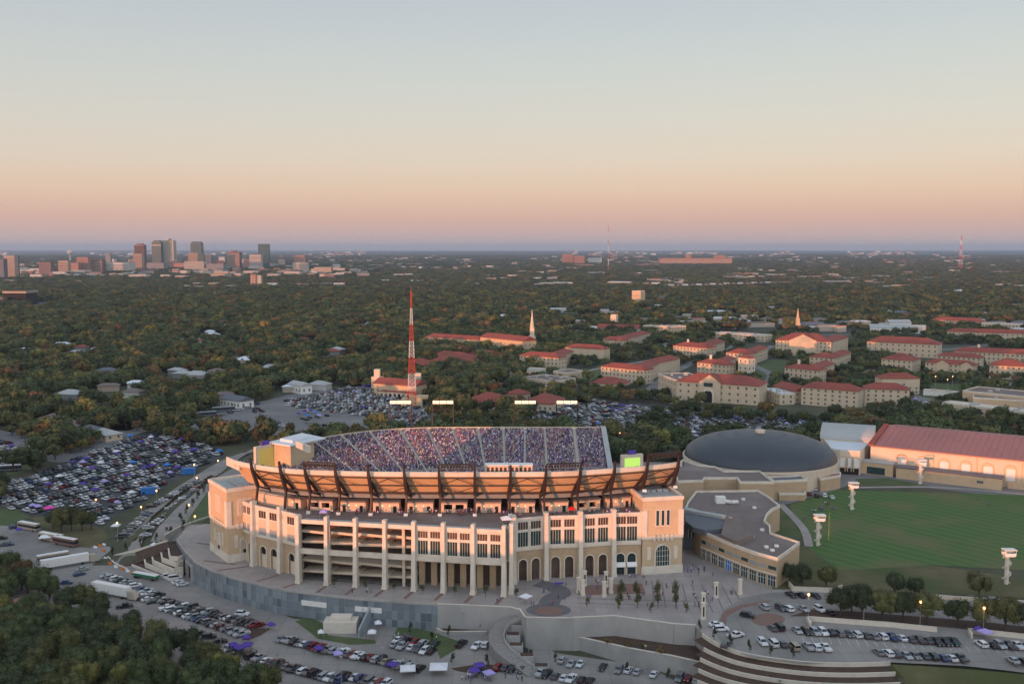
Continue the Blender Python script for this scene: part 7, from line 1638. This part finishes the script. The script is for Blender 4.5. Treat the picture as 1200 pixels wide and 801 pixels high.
for i, p in enumerate([(112, 642), (117, 640), (122, 639), (121, 646), (124, 655), (129, 661), (136, 665), (143, 667), (150, 670), (155, 672)]): barrier(*p, 'plastic_orange' if i % 2 else 'white', i)
b = MB(); b.box(-1.6, 1.6, -.05, .05, .6, 1.3); b.tube((-1.5, 0, 0), (-1.5, 0, .6), .04, 4); b.tube((1.5, 0, 0), (1.5, 0, .6), .04, 4); o = b.build('banner_stand', 'purple'); o.location = (*G(655, 686, 0), 0); tag(o, 'small purple banner stand on the plaza driveway in front of the arcade', 'banner')
# planted islands, beds
drape('planted_island', GP([(283, 741), (300, 736), (318, 736), (306, 744), (292, 750), (284, 750)]), .16, 'mulch')
drape('grass_island', GP([(346, 728), (362, 722), (384, 733), (384, 744), (440, 750), (440, 754), (410, 755), (372, 748)]), .15, 'lawn')
drape('grass_island', GP([(458, 752), (466, 735), (492, 736), (540, 752), (536, 760), (516, 772), (512, 762), (462, 748)]), .15, 'lawn')
drape('mulch_bed', GP([(522, 784), (560, 778), (596, 780), (612, 784), (560, 790)]), .155, 'mulch')
drape('hedge_strip', stripline(GP([(158, 634), (180, 606), (210, 580), (250, 557)]), 2.6), .17, 'mulch')
for i in range(44):
    x, y = lerp2(GT(158, 634), GT(250, 557), i / 44) if False else (lambda s: (lambda a: lerp2(a[int(s)], a[int(s) + 1], s % 1))([GT(158, 634), GT(180, 606), GT(210, 580), GT(250, 557)]))(i / 44 * 2.98)
    tree(x, y, 'shrub', 'rust brown' if i % 2 else 'dark green', 'low clipped shrub in the hedge between the two ring roads', 'hedge shrubs', .7, 'shrub', 'shrub')
drape('tower_lawn', GP([(212, 634), (222, 606), (244, 575), (246, 606), (228, 628)]), .17, 'lawn')
for y0 in range(9):
    for i in range(18):
        pass
# parking bay lines of the upper lot
for i in range(44):
    x = 88 + i * 2.6
    if x < 160:
        drape('parking_line', [(x, 289.6 - (x - 88) * .14), (x + .12, 289.6 - (x - 88) * .14), (x + .7, 294.4 - (x - 88) * .14), (x + .58, 294.4 - (x - 88) * .14)], .115, 'paint_line', z=0)

# ---------------------------------------------------------------- light, sky, air
AZ = rad(35); EL = rad(1.25)
sun = bpy.data.lights.new('sun', 'SUN'); sun.energy = 4.7; sun.angle = rad(.5); sun.color = (1.0, .37, .175); so = link('sun', sun)
dv = Vector((math.sin(AZ) * math.cos(EL), math.cos(AZ) * math.cos(EL), -math.sin(EL))); so.rotation_euler = dv.to_track_quat('-Z', 'Y').to_euler(); so.location = (-300, -300, 300)
w = bpy.data.worlds.new('World'); scene.world = w; w.use_nodes = True; nt = w.node_tree; N = nt.nodes; L = nt.links; N.clear()
out = N.new('ShaderNodeOutputWorld'); bg1 = N.new('ShaderNodeBackground'); bg2 = N.new('ShaderNodeBackground'); add = N.new('ShaderNodeAddShader')
sky = N.new('ShaderNodeTexSky'); sky.sky_type = 'NISHITA'; sky.sun_disc = False; sky.sun_elevation = EL; sky.sun_rotation = rad(215); sky.altitude = 200; sky.dust_density = 2.0
L.new(sky.outputs[0], bg1.inputs['Color']); bg1.inputs['Strength'].default_value = .10
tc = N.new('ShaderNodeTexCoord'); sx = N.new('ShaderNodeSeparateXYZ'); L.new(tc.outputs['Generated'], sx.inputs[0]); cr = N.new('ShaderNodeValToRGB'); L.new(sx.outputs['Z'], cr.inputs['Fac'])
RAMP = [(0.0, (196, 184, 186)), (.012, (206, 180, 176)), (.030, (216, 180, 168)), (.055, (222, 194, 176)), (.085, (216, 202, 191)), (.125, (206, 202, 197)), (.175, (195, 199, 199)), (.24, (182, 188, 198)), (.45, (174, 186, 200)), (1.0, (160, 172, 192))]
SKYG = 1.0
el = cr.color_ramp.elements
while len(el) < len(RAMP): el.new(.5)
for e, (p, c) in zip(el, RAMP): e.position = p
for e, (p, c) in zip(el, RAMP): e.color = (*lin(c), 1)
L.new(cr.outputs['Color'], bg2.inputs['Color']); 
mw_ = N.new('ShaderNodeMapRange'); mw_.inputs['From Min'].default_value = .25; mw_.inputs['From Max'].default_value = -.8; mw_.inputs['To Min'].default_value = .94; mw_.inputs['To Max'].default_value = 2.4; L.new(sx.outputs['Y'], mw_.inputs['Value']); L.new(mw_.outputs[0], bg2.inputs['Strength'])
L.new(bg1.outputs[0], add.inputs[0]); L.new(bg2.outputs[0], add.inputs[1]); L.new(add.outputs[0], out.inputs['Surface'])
HZ = 3.5e-5
b = MB(); b.box(-30200, 30200, -1000, FARY + 300, -20, 260); hz = b.build('haze', 'white'); hm = bpy.data.materials.new('air'); hm.use_nodes = True; hn = hm.node_tree; hn.nodes.clear()
ho = hn.nodes.new('ShaderNodeOutputMaterial'); pv = hn.nodes.new('ShaderNodeVolumePrincipled'); pv.inputs['Density'].default_value = HZ; pv.inputs['Color'].default_value = (.58, .76, .98, 1); pv.inputs['Anisotropy'].default_value = .3; hn.links.new(pv.outputs[0], ho.inputs['Volume'])
hz.data.materials[0] = hm; tag(hz, kind='stuff')
scene.view_settings.view_transform = 'Standard'; scene.view_settings.look = 'None'; scene.view_settings.exposure = 0; scene.view_settings.gamma = 1; scene.view_settings.use_curve_mapping = False
scene.render.engine = 'CYCLES'; c = scene.cycles; c.use_denoising = True; c.max_bounces = 4; c.diffuse_bounces = 2; c.glossy_bounces = 2; c.transmission_bounces = 2; c.volume_bounces = 0; c.use_adaptive_sampling = True; c.adaptive_threshold = .02
c.volume_step_rate = 10; c.volume_max_steps = 64
print('objects', len(scene.objects))
for o in scene.objects:
    if o.get('label') and len(o['label'].split()) > 16: print('LONG', len(o['label'].split()), o['label'])
